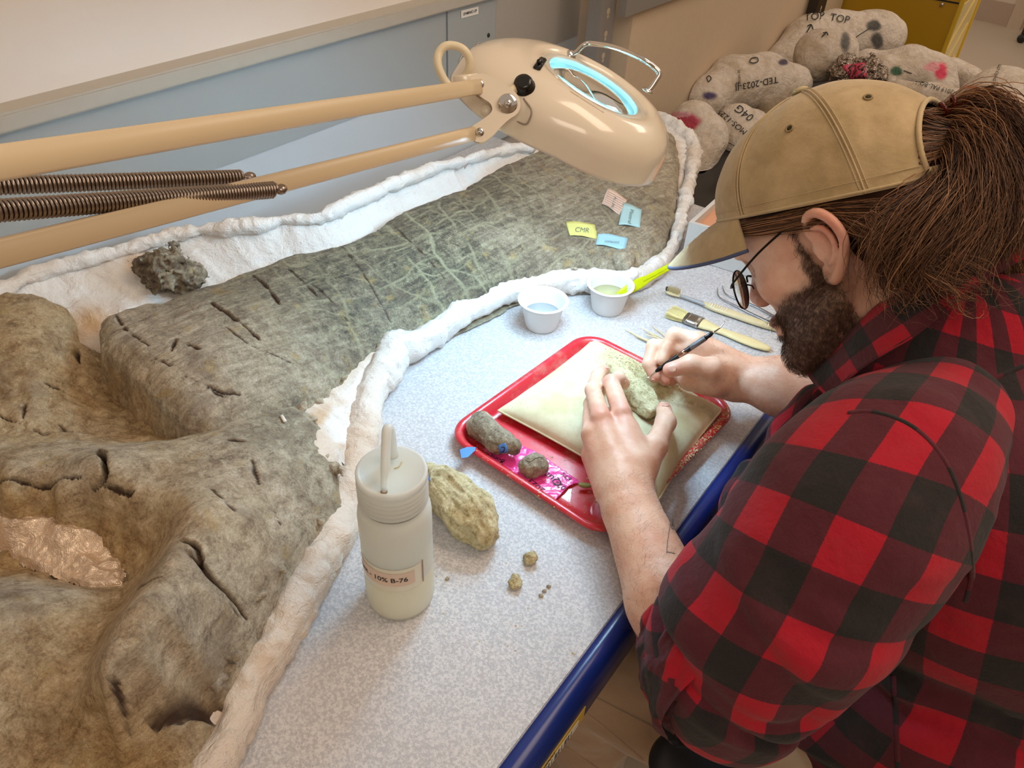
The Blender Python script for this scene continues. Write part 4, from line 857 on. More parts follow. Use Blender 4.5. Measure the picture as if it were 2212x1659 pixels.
work = stone('fossil_fragment', (v, f), 'pale layered fossil fragment being cleaned, held on the cream pillow', 'fossil', .5, .8*sstep(.25, -.3, n_[:, 2]), ton2=.5+.3*sstep(.0, .5, fbm(v, 30, 2, 5)))
ps = N('pale_layered_stone'); pn_ = ps.noise(90, 6, .7); pn3 = ps.noise(380, 5, .7); pcol_ = ps.ramp(ps.math('ADD', ps.math('MULTIPLY', pn_, .6), ps.math('MULTIPLY', pn3, .4)), [(.37, srgb('85744f')), (.45, srgb('b3a67c')), (.53, srgb('cdc19a')), (.63, srgb('d9d0ac'))])
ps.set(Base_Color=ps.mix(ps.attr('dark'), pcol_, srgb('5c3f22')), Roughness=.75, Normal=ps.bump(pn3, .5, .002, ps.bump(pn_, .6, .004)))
for o_ in (work, conc): o_.data.materials.clear(); o_.data.materials.append(ps.m)
for o_ in bpy.data.objects:
    if o_.name.startswith('stone_chip'): o_.data.materials.clear(); o_.data.materials.append(ps.m)
# ---- squeeze bottle
bb = P(866, 1283, 0); BX = bb
pe = N('milky_polythene'); pz_ = pe.n('ShaderNodeSeparateXYZ', {0: pe.co()}).outputs[2]; pe.set(Base_Color=pe.mix(pe.rng(pz_, .060, .066), srgb('f1f4dc'), srgb('e4ece6')), Roughness=.35, Transmission_Weight=.12, IOR=1.3, Subsurface_Weight=.6, Subsurface_Radius=(.05, .05, .045), Subsurface_Scale=1.0, Normal=pe.bump(pe.noise(90, 3), .08, .002))
liq = N('cloudy_liquid'); liq.set(Base_Color=srgb('e3e2c4'), Roughness=.3, Subsurface_Weight=.3, Subsurface_Radius=(.02, .02, .01))
bot = thing('squeeze_bottle', 'translucent squeeze bottle with bent spout and B-76 label', 'bottle', bb)
r0 = .0382
bprof = [(0, .0), (r0*.88, .0), (r0*.97, .003), (r0, .010), (r0, .098), (r0*.985, .102), (r0*.985, .106), (r0, .110), (r0, .142), (r0*.98, .150), (r0*.93, .156), (r0*.84, .160), (r0*.84, .164), (0, .164)]
body = obj('bottle_body', lathe(bprof, bb, seg=64), pe.m, bot)
cp = [(0, .160), (r0*.86, .160), (r0*.86, .163)]
for i in range(5): z = .165+i*.0058; cp += [(r0*.93, z), (r0*.935, z+.0014), (r0*.87, z+.0030), (r0*.87, z+.0042)]
cp += [(r0*.93, .195), (r0*.925, .2015), (r0*.89, .2035), (r0*.83, .2025), (r0*.80, .2015), (0, .2015)]
obj('cap', lathe(cp, bb, seg=64), pe.m, bot)
dz = depth(bb+[0, 0, .195]); spx = [D(848, 985, dz+.004), D(846, 960, dz-.003), D(843, 935, dz-.010), D(840, 926, dz-.014), D(836, 930, dz-.020), D(834, 960, dz-.024), D(832, 1010, dz-.026), D(829, 1040, dz-.026), D(830, 1066, dz-.025)]
obj('spout', tube(smooth_path(spx, 60), np.interp(np.linspace(0, 1, 60), [0, .12, .75, .85, 1], [.0060, .0052, .0046, .0034, .0030]), 18), pe.m, bot)
obj('spout_tip', tube(np.array([spx[-1]-[0, 0, -.003], spx[-1]]), [.0033, .0030], 12), flat('dried_residue', '8d6d49', .6), bot)
obj('cap_stain', drape(bot.children[1], text_vf('(', .02), 860, 1010, (700, 200), (300, -500), .0006) if False else tube(smooth_path([P(852, 1012, .2022), P(862, 1008, .2022), P(868, 998, .2022)], 10), .0007, 6), flat('dried_residue_2', 'c9b78d', .6), bot)
def onbot(a0_, a1_, z0, z1, rr, nu=24, nv=4):
    def fn(u, v): a = a0_+(a1_-a0_)*u; return np.c_[bb[0]+rr*np.cos(a), bb[1]+rr*np.sin(a), z0+(z1-z0)*v]
    return sheet(fn, nu, nv)
ca = math.atan2(-bb[1], -bb[0])      # direction from the bottle to the viewer
lab_m = N('pinkish_label'); lab_m.set(Base_Color=lab_m.mix(lab_m.noise(40, 3), srgb('dcc3ae'), srgb('e6d3c3')), Roughness=.45)
tape_m = N('clear_tape'); tape_m.set(Base_Color=srgb('e4e2cd'), Roughness=.12, Coat_Weight=.6)
A0, A1 = ca-1.35, ca+.42
obj('label_tape', onbot(A0, A1+.22, .058, .094, r0+.0003, 40), tape_m.m, bot)
obj('label', onbot(A0, A1, .067, .088, r0+.0006, 40), lab_m.m, bot, label='faded pink paper label')
obj('tape_edge', onbot(A1+.245, A1+.285, .060, .097, r0+.0009, 4), flat('rust_line', '9b7a60', .6), bot)
tv, tf = text_vf('Consolidant - 10% B-76', .0098, bold=.00012); tv[:, 0] -= tv[:, 0].max(); an = A1-.20+tv[:, 0]/r0; zt = .077+tv[:, 1]
obj('lettering', (np.c_[bb[0]+(r0+.0009)*np.cos(an), bb[1]+(r0+.0009)*np.sin(an), zt], tf), m_ink, bot, smooth=False)
# ---- cups
wp = N('white_cup_plastic'); wp.set(Base_Color=srgb('e6e6e4'), Roughness=.3, Subsurface_Weight=.25, Subsurface_Radius=(.02, .02, .02))
def cup(px, py, label, rb_, rt, hh, fill, mat, alpha):
    c = P(px, py, 0); t = thing('plastic_cup', label, 'cup', c, 'white portion cups')
    pf = [(0, .0025), (rb_*.7, .0025), (rb_*.8, .0), (rb_*.93, .0), (rb_, .004), (rb_+(rt-rb_)*.72, hh*.80), (rb_+(rt-rb_)*.78, hh*.82), (rt, hh*.97), (rt+.0035, hh*.97), (rt+.0045, hh*.985), (rt+.0035, hh), (rt-.001, hh), (rt-.0025, hh*.96), (rb_+(rt-rb_)*.72-.0012, hh*.82), (rb_+(rt-rb_)*.66-.0012, hh*.79), (rb_-.0015, .006), (rb_*.8, .0035), (0, .0035)]
    obj('cup_body', lathe(pf, c, seg=64), wp.m, t)
    rf_ = rb_+(rt-rb_)*.8*fill-.0018; lq = N('cup_liquid'); lq.set(Base_Color=srgb(mat), Roughness=.03, Transmission_Weight=alpha, IOR=1.33)
    obj('liquid', lathe([(0, .0037), (rb_*.9-.001, .0065), (rf_, hh*fill), (0, hh*fill)], c, seg=48), lq.m, t); return t, c
cA, cAp = cup(1169, 703, 'empty-looking white plastic cup of clear water nearer the red tray', .0275, .0385, .053, .5, 'dfe8ef', .6)
cB, cBp = cup(1311, 668, 'white plastic cup of yellowish liquid holding the yellow spatula', .0275, .0375, .053, .6, 'd8d8a0', .35)
# ---- yellow spatula leaning on the rim
ys = N('yellow_translucent_plastic'); ys.set(Base_Color=srgb('dde018'), Roughness=.2, Transmission_Weight=.3, IOR=1.3, Subsurface_Weight=.2)
k0, k1 = P(1322, 645, .024), D(1466, 565, depth(P(1385, 608, .043))-.012)
kk = P(1352, 625, .043); dk_ = nrm(k1-k0); sd_ = nrm(np.cross(dk_, CAM-k1))
kp = lerp(k0, k1, 16); wds = np.interp(np.linspace(0, 1, 16), [0, .12, .3, .45, .5, .9, 1], [.005, .013, .019, .019, .013, .011, .007])
spt_ = obj('spatula_stick', rail(kp, wds, .0022, up=np.cross(sd_, dk_), ch=.2), ys.m); tag(spt_, 'translucent yellow plastic spatula standing in the far cup', 'spatula')
obj('rib', rail(kp[7:15]+np.cross(sd_, dk_)*.0014, .0022, .0014, up=np.cross(sd_, dk_)), ys.m, spt_)
# ---- paint brush
def along(a, b, t): return a+(b-a)*t
b0, b1 = P(1445, 672, .006), P(1664, 755, .005)
pb = thing('paint_brush', 'flat paint brush with pale wooden handle and steel ferrule', 'brush', (b0+b1)/2)
L_ = np.linalg.norm(b1-b0)
wd = flat('pale_wood', 'e3d5a2', .45, n=.12, ns=30)
hp = lerp(along(b0, b1, .31), b1, 20); ww = np.interp(np.linspace(0, 1, 20), [0, .06, .22, .35, .6, .8, .95, 1], [.030, .029, .019, .016, .023, .024, .016, .008])
obj('handle', tube(hp, ww/2, 12, ry=np.interp(np.linspace(0, 1, 20), [0, .3, 1], [.005, .0045, .0035]), up=(0, 0, 1)), wd, pb)
obj('ferrule', rail(lerp(along(b0, b1, .17), along(b0, b1, .33), 4), [.029, .030, .030, .030], .0105, ch=.2), flat('steel_ferrule', 'a5a49f', .3, 1.0, n=.12, ns=60), pb)
for t_ in (.20, .305): obj('crimp', rail(lerp(along(b0, b1, t_), along(b0, b1, t_+.008), 2), .031, .0112, ch=.2), m_chrome, pb)
dd = nrm(b1-b0); sw_ = nrm(np.cross([0, 0, 1], dd)); br = []
for i in range(420):
    u_, w2_ = RNG.uniform(-1, 1), RNG.uniform(-1, 1); r_ = along(b0, b1, .17)+sw_*u_*.0135+np.array([0, 0, w2_*.0035]); e_ = along(b0, b1, RNG.uniform(-.01, .02))+sw_*(u_*.0165+RNG.normal(0, .0006))+np.array([0, 0, w2_*.004+RNG.normal(0, .0004)]); e_[2] = max(e_[2], .001)
    br.append(tube(np.array([r_, (r_+e_)/2+sw_*u_*.0012, e_]), [.0004, .0004, .0002], 3))
o = obj('bristles', join(*br), flat('cream_bristle', 'd9c88b', .7, n=.2, ns=200), pb, smooth=False); o['kind'] = 'stuff'
brn = flat('burnt_brown_print', '8a7446', .6)
tv, tf = text_vf('CHIP BRUSH 1"', .0052); hx = nrm(b1-b0)
# ---- toothbrush
t0, t1 = P(1440, 630, .005), P(1682, 712, .006)
tbz = thing('toothbrush', 'worn toothbrush with grey neck and cream ribbed handle', 'toothbrush', (t0+t1)/2)
gy = flat('grey_rubber', '9c9b9c', .4); cr2 = flat('cream_plastic', 'd9caa0', .4, n=.1, ns=60)
obj('head', tube(lerp(along(t0, t1, -.005), along(t0, t1, .13), 8)+[0, 0, .001], [.0035, .0068, .0076, .0076, .0074, .0064, .005, .0035], 12, ry=.003), cr2, tbz)
obj('neck', tube(lerp(along(t0, t1, .12), along(t0, t1, .40), 10)+[0, 0, .001], [.003, .0032, .0034, .0036, .004, .0045, .005, .0055, .005, .003], 12, ry=.0036), gy, tbz, label='grey rubber neck')
obj('handle', tube(lerp(along(t0, t1, .34), t1, 14), [.0035, .007, .0088, .009, .009, .0088, .0088, .009, .0092, .009, .0084, .0075, .006, .0035], 14, ry=.0052), cr2, tbz)
td = nrm(t1-t0); tsw = nrm(np.cross([0, 0, 1], td))
for i in range(8): c = along(t0, t1, .40+i*.021)+[0, 0, .0046]; obj('grip_rib', tube(np.array([c-tsw*.005, c+[0, 0, .0012], c+tsw*.005]), [.0008, .0015, .0008], 8), flat('light_grip', 'ebe0c4', .4) if i == 0 else bpy.data.materials['light_grip'], tbz)
bb_ = []
for i in range(9):
    for j in range(4):
        c = along(t0, t1, .012+i*.0125)+tsw*(j-1.5)*.0024+[0, 0, .0032]
        for k in range(5): q = c+np.r_[RNG.normal(0, .0005, 2), 0]; bb_.append(tube(np.array([q, q+[RNG.normal(0, .001), RNG.normal(0, .001), .0095]]), [.0003, .0002], 3))
o = obj('bristles', join(*bb_), flat('cream_bristle_2', 'd8cda0', .7), tbz, smooth=False); o['kind'] = 'stuff'
obj('bristle_tip', box(along(t0, t1, .0)+[0, 0, .006], (.005, .007, .007), rotz(.6), .001), m_dark, tbz, label='black stained tuft')
# ---- tweezers
z_ = .004; tw = thing('tweezers', 'fine steel tweezers with bent tips lying behind the toothbrush', 'tweezers', P(1620, 670, 0))
steel = flat('satin_steel', 'a9aaac', .25, 1.0, n=.05)
for pts in ([(1549, 622), (1553, 641), (1580, 656), (1640, 685), (1700, 712)], [(1560, 617), (1567, 634), (1592, 646), (1640, 665), (1700, 700)]):
    q = smooth_path(np.array([P(a, b, .003) for a, b in pts]), 30); obj('tweezer_arm', tube(q, np.interp(np.linspace(0, 1, 30), [0, .2, .5, 1], [.0005, .0012, .0026, .0042]), 8, ry=.0011), steel, tw)
# ---- toothpicks
m_tp = flat('toothpick_wood', 'd8c9a0', .6, n=.15)
for i, (a, b, c, e) in enumerate(((1350, 712, 1418, 745), (1366, 722, 1432, 752), (1383, 708, 1446, 738), (1372, 727, 1425, 740), (1408, 703, 1440, 728), (1392, 722, 1436, 735), (1380, 730, 1440, 757), (1395, 713, 1450, 750))):
    q = lerp(P(a, b, .0025+.002*(i % 3)), P(c, e, .0025+.002*((i+1) % 3)), 6); o = obj('toothpick', tube(q, [.0003, .001, .0011, .0011, .001, .0003], 7), m_tp); tag(o, 'wooden toothpick in the little fan beyond the tray rim', 'toothpick', 'fan of toothpicks')
# ---- paper notes on the blade
def note(pts, label, col, lines=None, txt=None, rot_=0, sz=14):
    q = np.array(pts, float); r = patch(blade, q, 'paper_note', label, 'note', flat('paper_'+col, col, .8, n=.04), .0022, 8)
    v = r.data.vertices
    for i in range(8):
        for j in (0, 7): v[i*8+j].co.z += .002*math.sin(i*.7)
    cx, cy = q.mean(0); ex = nrm(q[1]-q[0]); ey = nrm(q[3]-q[0])
    BV.pop(r.name, None)
    if txt:
        tv, tf = text_vf(txt, 1, .2); tv = tv*sz; ct, sn = math.cos(rot_), math.sin(rot_)
        obj('handwriting', drape(r, (tv, tf), cx, cy, (ct, sn), (sn, -ct), .0009), flat('pencil', '6d7a70', .7), r, smooth=False)
    if lines:
        for k in range(1, 8):
            a, b = q[0]+(q[3]-q[0])*k/8, q[1]+(q[2]-q[1])*k/8; obj('ruled_line', stroke_px(r, [a+(b-a)*.06, (a+b)/2, b-(b-a)*.06], .9, .0007), flat('ruled_brown', 'b08f82', .7), r, smooth=False)
    return r
note([(1313, 408), (1355, 432), (1338, 464), (1299, 442)], 'pinkish ruled paper scrap, the highest of the four notes', 'dec4b4', True, 'ALLIN', 1.9, 9)
note([(1345, 440), (1386, 452), (1382, 491), (1336, 488)], 'pale blue note touching the ruled scrap on the fossil', 'a9cdd2', False, 'Plastral', 1.75, 11)
note([(1222, 481), (1284, 484), (1290, 516), (1230, 510)], 'yellow note stuck on the fossil left of the blue ones', 'd3cf7c', False, 'CMR', .08, 15)
note([(1292, 507), (1357, 513), (1350, 541), (1286, 530)], 'pale blue note lying lowest on the fossil', '9cc6d6', False, 'coracoid', .08, 9)
o = obj('specimen_tag', box([0, 0, 0], (.014, .004, .001)), m_paper); 
h = hit(lower, 612, 907, .001)
o.data.transform(Matrix.Rotation(-.35, 4, 'Z')); o.location = (h[0][0], h[0][1], h[0][2]+T+.001); ORG[o.name] = h[0]; tag(o, 'tiny white paper number strip glued on the lower bone lobe', 'tag')
# ================================================================ BEYOND THE BENCH
m_post = flat('grey_shelf_steel', '8e8a86', .45, .2, n=.05)
m_dkpost = flat('dark_shelf_steel', '35302a', .45, .3)
# front upright next to the wall: stands on the floor behind the bench
def upright(px, py, X, w, label, mat, holes, zt=1.6):
    c = PX(px, py, X); t = thing('shelf_upright', label, 'shelf post', [c[0], c[1], -T])
    x0 = X; y0 = c[1]; th = .002
    vf = join(bx(x0, x0+th, y0, y0+w, -T, zt), bx(x0-.035, x0, y0, y0+th, -T, zt)); obj('angle_post', vf, mat, t, smooth=False)
    for i in range(holes):
        z = c[2]-.30+i*.052; 
        ov = lathe([(0, 0), (.0075, 0), (.0075, .0004), (0, .0004)], (x0+th, y0+w*.5, z), (1, 0, 0), 16); ov2 = lathe([(0, 0), (.0045, 0), (.0045, .0004), (0, .0004)], (x0+th, y0+w*.5, z-.012), (1, 0, 0), 12)
        obj('keyhole', join(ov, ov2), flat('keyhole_light', 'b9aa93', .5) if mat is m_post and i == 0 else (bpy.data.materials.get('keyhole_light')), t, smooth=False)
    return t
upright(1290, 90, -1.00, .070, 'grey slotted steel upright behind the magnifier lamp hood', m_post, 14)
SB = -.13      # shelf level under the plaster jackets, relative to the bench top
# stretch of wall behind the jackets, upper shelf beam
beam = thing('shelf_beam', 'grey horizontal steel beam at the top edge behind the lamp', 'shelf beam', PX(1400, 10, -.97))
qa = PX(1350, 38, -.965)
obj('beam', bx(-.985, -.965, qa[1], 3.9, qa[2], qa[2]+.09), m_post, beam, smooth=False)
# wall end strip and dark post near the yellow cabinet
setobj('wall_stub', bx(-.99, -.955, PX(1745, 60, -.96)[1], PX(1745, 60, -.96)[1]+.04, -T, 1.9), flat('painted_column', 'c9b594', .5))
upright(1752, 60, -.945, .11, 'dark slotted steel post beside the yellow cabinet', m_dkpost, 10)
# low shelf carrying the field jackets
sh = thing('storage_shelf', 'dark low shelf under the pile of plaster field jackets', 'shelf', (-.6, 2.4, -T))
obj('shelf_board', bx(-.975, .35, 1.60, 3.62, SB-.04, SB), flat('dark_shelf_board', '26221f', .6), sh, smooth=False)
for x, y in ((-.93, 1.66), (.28, 1.66), (-.93, 3.55), (.28, 3.55)): obj('leg', bx(x-.02, x+.02, y-.02, y+.02, -T, SB-.04), m_dkpost, sh, smooth=False)
setobj('wall_side', bx(WX-.02, -.985, PX(1352, 150, -.985)[1], 3.83, -T, 1.9), flat('beige_side_wall', 'cdb79c', .6))
# ---- plaster field jackets
jm = N('field_jacket_plaster'); jn = jm.noise(14, 5, .6, dist=.6); jn2 = jm.noise(60, 5, .65, dist=1.0)
jc = jm.mix(jm.rng(jn, .4, .65), srgb('d9cdbf'), srgb('c2b19c')); st_ = jm.attr('stain', 'Vector'); sa = jm.attr('amount')
jc = jm.mix(sa, jc, st_); jm.set(Base_Color=jc, Roughness=.75, Normal=jm.bump(jn2, .8, .009, jm.bump(jn, .5, .015)))
JK = 1.12
def jacket(label, blobs, dabs=(), h=.005, seed=0, texts=(), wr=.009, zmin=SB+.001, rot=None):
    """blobs: (px, py, depth, radius_px) chains; dabs: (px, py, rpx, colour)"""
    s = SDF()
    for ch in blobs:
        pts = [D(a, b, d*JK) for a, b, d, r in ch]; rad = [r*d*JK/F for a, b, d, r in ch]
        if len(pts) == 1: s.ell(pts[0], (rad[0],)*3, None, .03)
        else: s.chain(pts, rad, .035)
    v, f = s.mesh(h, lambda g: wr*fbm(g, 9, 3, seed)+wr*.6*np.abs(fbm(g*[1, 1, 1.6], 26, 3, seed+4))-.002, pad=.02)
    v = relax(v, f, 1); v[:, 2] = np.maximum(v[:, 2], zmin); v[:, 0] = np.maximum(v[:, 0], -.982)
    pr_ = proj(v); amt = np.zeros(len(v)); col = np.zeros((len(v), 3))
    for px, py, rx, ry, c in dabs:
        n0 = vnormals(v, f); k_ = fbm(v, 30, 3, 5); d = np.hypot((pr_[:, 0]-px)/rx, (pr_[:, 1]-py)/ry)+.35*k_; g = 1-sstep(.6, 1.15, d); g *= (n0@(-nrm(ray(px, py))) > 0)
        col[g > amt] = np.array(srgb(c)[:3]); amt = np.maximum(amt, g*.95)
    o = obj('field_jacket', (v, f), jm.m, attrs={'amount': amt, 'stain': col}); tag(o, label, 'plaster jacket')
    for kind, *a in texts:
        if kind == 't':
            s_, cx, cy, sz, rot_ = a; tv, tf = text_vf(s_, 1, .15); tv = tv*sz; ct, sn = math.cos(rot_), math.sin(rot_)
            obj('handwriting', drape(o, (tv, tf), cx, cy, (ct, sn), (sn, -ct), .004), m_ink, o, smooth=False)
        else: obj('pen_mark', stroke_px(o, a[0], a[1], .004), m_ink, o, smooth=False)
    return o
d_ = 2.35
jacket('big humped white field jacket at the top of the pile, marked TOP', [[(1690, 160, 2.55, 55), (1745, 95, 2.6, 55), (1800, 85, 2.65, 55)], [(1800, 85, 2.65, 52), (1880, 90, 2.68, 60)], [(1880, 90, 2.68, 58), (1905, 80, 2.7, 48)]],
    [(1888, 55, 18, 14, '3f3f3e'), (1895, 88, 16, 19, '454545')], .007, 1, [('t', 'TOP', 1758, 38, 22, -.1), ('t', 'TOP', 1812, 42, 22, .15), ('s', [(1742, 72), (1752, 55)], 2.4), ('s', [(1744, 58), (1752, 55), (1756, 66)], 2.2), ('s', [(1845, 82), (1880, 60)], 1.6)])
jacket('egg-shaped white jacket leaning in front of the humped one', [[(1770, 120, 2.33, 55), (1800, 118, 2.33, 50)]], [(1825, 92, 12, 26, '5b5a58')], .006, 2, [('s', [(1775, 82), (1785, 72)], 2.2), ('s', [(1778, 73), (1785, 72), (1788, 78)], 2.2)])
jacket('long white field jacket against the wall with purple spots', [[(1525, 215, 2.2, 44), (1580, 185, 2.25, 56), (1650, 178, 2.28, 54), (1710, 182, 2.3, 42)]], [(1534, 206, 20, 11, '3a2a5e'), (1691, 134, 12, 8, '3c2c48')], .006, 3,
    [('t', 'TED-2023-JJ', 1634, 180, 19, math.pi-.19), ('t', 'BE NEGLECT', 1596, 172, 7, 1.5), ('s', [(1618, 136), (1622, 128), (1634, 127), (1636, 134), (1626, 138), (1618, 136)], 2.2), ('s', [(1526, 170), (1532, 166), (1536, 172), (1530, 178), (1526, 170)], 2.)])
jacket('upright white jacket with a red patch beside the lamp hood', [[(1495, 270, 1.98, 50), (1520, 300, 1.98, 46), (1500, 350, 1.97, 38)], [(1500, 340, 1.97, 40), (1492, 395, 1.96, 26)]], [(1482, 262, 36, 22, 'b02746'), (1470, 248, 30, 8, 'c98a92')], .005, 4)
jacket('leaning white jacket with an upside-down number beside the cap', [[(1590, 265, 2.06, 42), (1600, 305, 2.06, 45)], [(1600, 300, 2.06, 40), (1625, 270, 2.1, 34)]], (), .005, 5,
    [('t', 'MOS-12225', 1580, 262, 17, math.pi+.70), ('t', '04G', 1608, 246, 24, math.pi+.65), ('s', [(1562, 308), (1580, 310), (1594, 322)], 1.4)])
jacket('pale jacket below the others, tucked against the cap crown', [[(1600, 370, 1.85, 34), (1640, 350, 1.86, 40)]], (), .005, 6)
jacket('white jacket with green and pink dabs behind the cap', [[(1905, 165, 2.35, 40), (1960, 155, 2.38, 48), (2010, 170, 2.38, 46), (2030, 195, 2.36, 38)], [(1940, 200, 2.28, 26), (2020, 215, 2.25, 28), (2090, 220, 2.22, 22), (2120, 222, 2.2, 14)], [(1905, 150, 2.4, 34), (1870, 140, 2.42, 32)]],
    [(1937, 155, 15, 12, '0d5133'), (2034, 153, 17, 22, 'e3345f'), (2016, 145, 22, 12, 'e59aa2'), (2118, 213, 14, 11, '0f3d28')], .006, 7, [('t', 'LE3-2019 PAL-BOW', 2028, 192, 13, math.pi+.28), ('s', [(1950, 153), (1968, 159)], 2.)])
jacket('flat white jacket behind, low in front of the yellow cabinet', [[(2050, 160, 2.55, 34), (2090, 175, 2.5, 30)]], (), .007, 8)
jacket('large scribbled white jacket at the far right of the pile', [[(2150, 230, 2.1, 80), (2190, 270, 2.05, 95)], [(2190, 300, 2.0, 90), (2240, 350, 1.95, 90)]], [(2095, 188, 18, 5, 'd0705c')], .007, 9,
    [('t', 'GO OJAG TASA', 2150, 170, 9, 1.9), ('t', 'KNAUB', 2152, 198, 11, .5), ('s', [(2132, 190), (2150, 200), (2166, 208)], 1.4), ('s', [(2130, 196), (2150, 210), (2156, 216)], 1.3)])
jacket('dusty grey bundle in the gap between two jackets', [[(1660, 240, 2.25, 28), (1690, 235, 2.25, 26)]], [(1680, 240, 60, 40, '8c7a62')], .006, 12)
# foil bundle with pink tape
v, f = rock(D(1855, 165, 2.52), (.095, .067, .062), rotz(.6), 33, 26, .5, .005); v[:, 2] = np.maximum(v[:, 2], SB+.001)
fo = obj('foil_bundle', (v, f), flat('scrunched_foil', 'a5978a', .22, 1.0, n=.2, ns=40, bump=1., bs=60, bd=.02)); tag(fo, 'scrunched foil bundle behind the cap, wrapped with pink tape', 'foil')
patch(fo, [(1818, 142), (1868, 136), (1872, 168), (1838, 172)], 'tape_band', 'pink tape covered with black writing on the foil bundle', 'tape', flat('dull_pink_tape', 'c9435f', .4, n=.2, ns=60), .003)
tb_ = bpy.data.objects['tape_band']
for i in range(9): a, b = 1836+12*(i % 3), 148+9*(i//3); obj('scribble', stroke_px(fo, [(a-4, b), (a, b-5), (a+4, b), (a, b+4), (a-3, b+1)], 1.8, .008), m_ink, tb_, smooth=False)
# ---- sand box on the bench
bc_ = P(1480, 478, .075); bz = .075
bA, bB = P(1478, 476, bz), P(1600, 380, bz)       # near-left top corner, far-left top corner
bA = bA+[.010, 0, 0]; ux_ = nrm((bB-bA)*[1, 1, 0]); 
rt_ = P(1600, 512, bz); uy_ = nrm((rt_-bA)*[1, 1, 0]); 
sb = thing('sand_box', 'white open box filled with orange sand behind the cap brim', 'box', (bA+rt_)/2*[1, 1, 0])
Lb, Wb = .30, .21; m_box = flat('white_box_board', 'cfcdc9', .5, n=.05, ns=90)
def bxx(a0, a1, b0_, b1_, z0, z1): 
    q = [bA*[1, 1, 0]+ux_*a+uy_*b for a, b in ((a0, b0_), (a1, b0_), (a1, b1_), (a0, b1_))]; return extrude_poly([p+[0, 0, z0] for p in q], (0, 0, 1), z1-z0)
t_ = .008
for a in ((0, Lb, 0, t_), (0, Lb, Wb-t_, Wb), (0, t_, t_, Wb-t_), (Lb-t_, Lb, t_, Wb-t_)): obj('side_panel', bxx(*a, .001, bz), m_box, sb, smooth=False)
obj('box_bottom', bxx(t_, Lb-t_, t_, Wb-t_, .001, .006), m_box, sb, smooth=False)
o = obj('sand', bxx(t_, Lb-t_, t_, Wb-t_, .006, bz-.016), flat('orange_sand', 'cf9470', .9, n=.2, ns=500, bump=.6, bs=600), sb, smooth=False); o['kind'] = 'stuff'
# ---- yellow cabinet
yc = thing('storage_cabinet', 'yellow metal cabinet standing behind the plaster jackets', 'cabinet', (-.5, 3.6, -T))
m_yel = flat('yellow_enamel', 'b8901c', .38, n=.04, ns=5); m_yl2 = flat('clear_yellow_film', 'e0cd8e', .18, n=.06, ns=10)
YB = 3.85
cR = PY(2010, 260, YB); cT = PY(2050, 0, YB); cL = PY(1800, 60, YB)
xr = (cR[0]+cT[0])/2; xl = cL[0]-.15; ztop = PY(2050, 3, YB)[2]
obj('cabinet_body', bx(xl, xr, YB, YB+.45, -T+.02, ztop+.45, .004), m_yel, yc, smooth=False)
obj('drawer_gap', bx(xl+.01, xr-.01, YB-.002, YB, ztop-.004, ztop+.002), m_dark, yc, smooth=False)
obj('side_film', bx(xr, xr+.003, YB+.03, YB+.42, -T+.05, ztop-.01), m_yl2, yc, smooth=False)
obj('corner_post', bx(xr-.01, xr+.008, YB-.006, YB+.015, -T, ztop+.45, .003), flat('bright_yellow_edge', 'd9b73a', .3), yc, smooth=False)
obj('corner_post', bx(xr-.01, xr+.010, YB+.425, YB+.452, -T, ztop+.45, .003), bpy.data.materials['bright_yellow_edge'], yc, smooth=False)
obj('knob', sph(PY(2036, 9, YB)+[0, -.008, 0], .008, 12, 8), m_chrome, yc)
for i in range(4): obj('film_crease', box((xr+.0045, YB+.18, ztop-.10-.14*i), (.002, .42, .006), np.array([[1, 0, 0], [0, .85, -.5], [0, .5, .85]])), bpy.data.materials['bright_yellow_edge'], yc, smooth=False)
obj('sticker', bx(xr+.003, xr+.005, YB+.10, YB+.28, ztop-.30, ztop-.26), flat('brown_sticker', 'b08c52', .5), yc, smooth=False)
# ---- far baseboard, door jamb, black stool foot
f1 = P(2105, 42, -T); f2 = P(2175, 58, -T); 
dv_ = nrm((f2-f1)*[1, 1, 0]); pn_ = np.array([-dv_[1], dv_[0], 0])
def wallseg(p, q, z0, z1, th): return extrude_poly([p+[0, 0, z0-p[2]], q+[0, 0, z0-q[2]], q+pn_*th+[0, 0, z0-q[2]], p+pn_*th+[0, 0, z0-p[2]]], (0, 0, 1), z1-z0)
setobj('baseboard_back', wallseg(f1-dv_*2.2, f2, -T, -T+.16, .012), flat('grey_baseboard', 'b39f8c', .5))
setobj('wall_far', wallseg(f1-dv_*2.2+pn_*.012, f2+pn_*.012, -T, 1.9, .08), flat('cream_wall_4', 'd8c8b4', .6))
setobj('door_1', wallseg(f2-pn_*.02, f2+dv_*.10-pn_*.02, -T, 1.9, .12), flat('door_jamb', 'c7b39b', .5))
sf = P(2200, 75, -T+.03); stl = thing('rolling_stool', 'black wheeled stool base at the top right corner', 'stool', sf*[1, 1, 0]+[.15, 0, -T])
hub = sf*[1, 1, 0]+[.22, .05, -T+.12]
for k in range(5):
    a = 2*math.pi*k/5+2.6; e_ = hub+np.array([.24*math.cos(a), .24*math.sin(a), -.05]); obj('leg', tube(np.array([hub, (hub+e_)/2+[0, 0, .012], e_]), [.022, .018, .014], 10), m_blk, stl)
    cst = obj('caster', lathe([(0, -.012), (.028, -.012), (.03, -.008), (.03, .008), (.028, .012), (0, .012)], e_+[0, 0, -.04], (math.cos(a+.6), math.sin(a+.6), 0), 20), m_blk, stl)
obj('column', tube(np.array([hub, hub+[0, 0, .32]]), .022, 16), m_mirror, stl); obj('seat', lathe([(0, 0), (.17, 0), (.18, .02), (.17, .05), (0, .055)], hub+[0, 0, .32], seg=36), m_blk, stl)
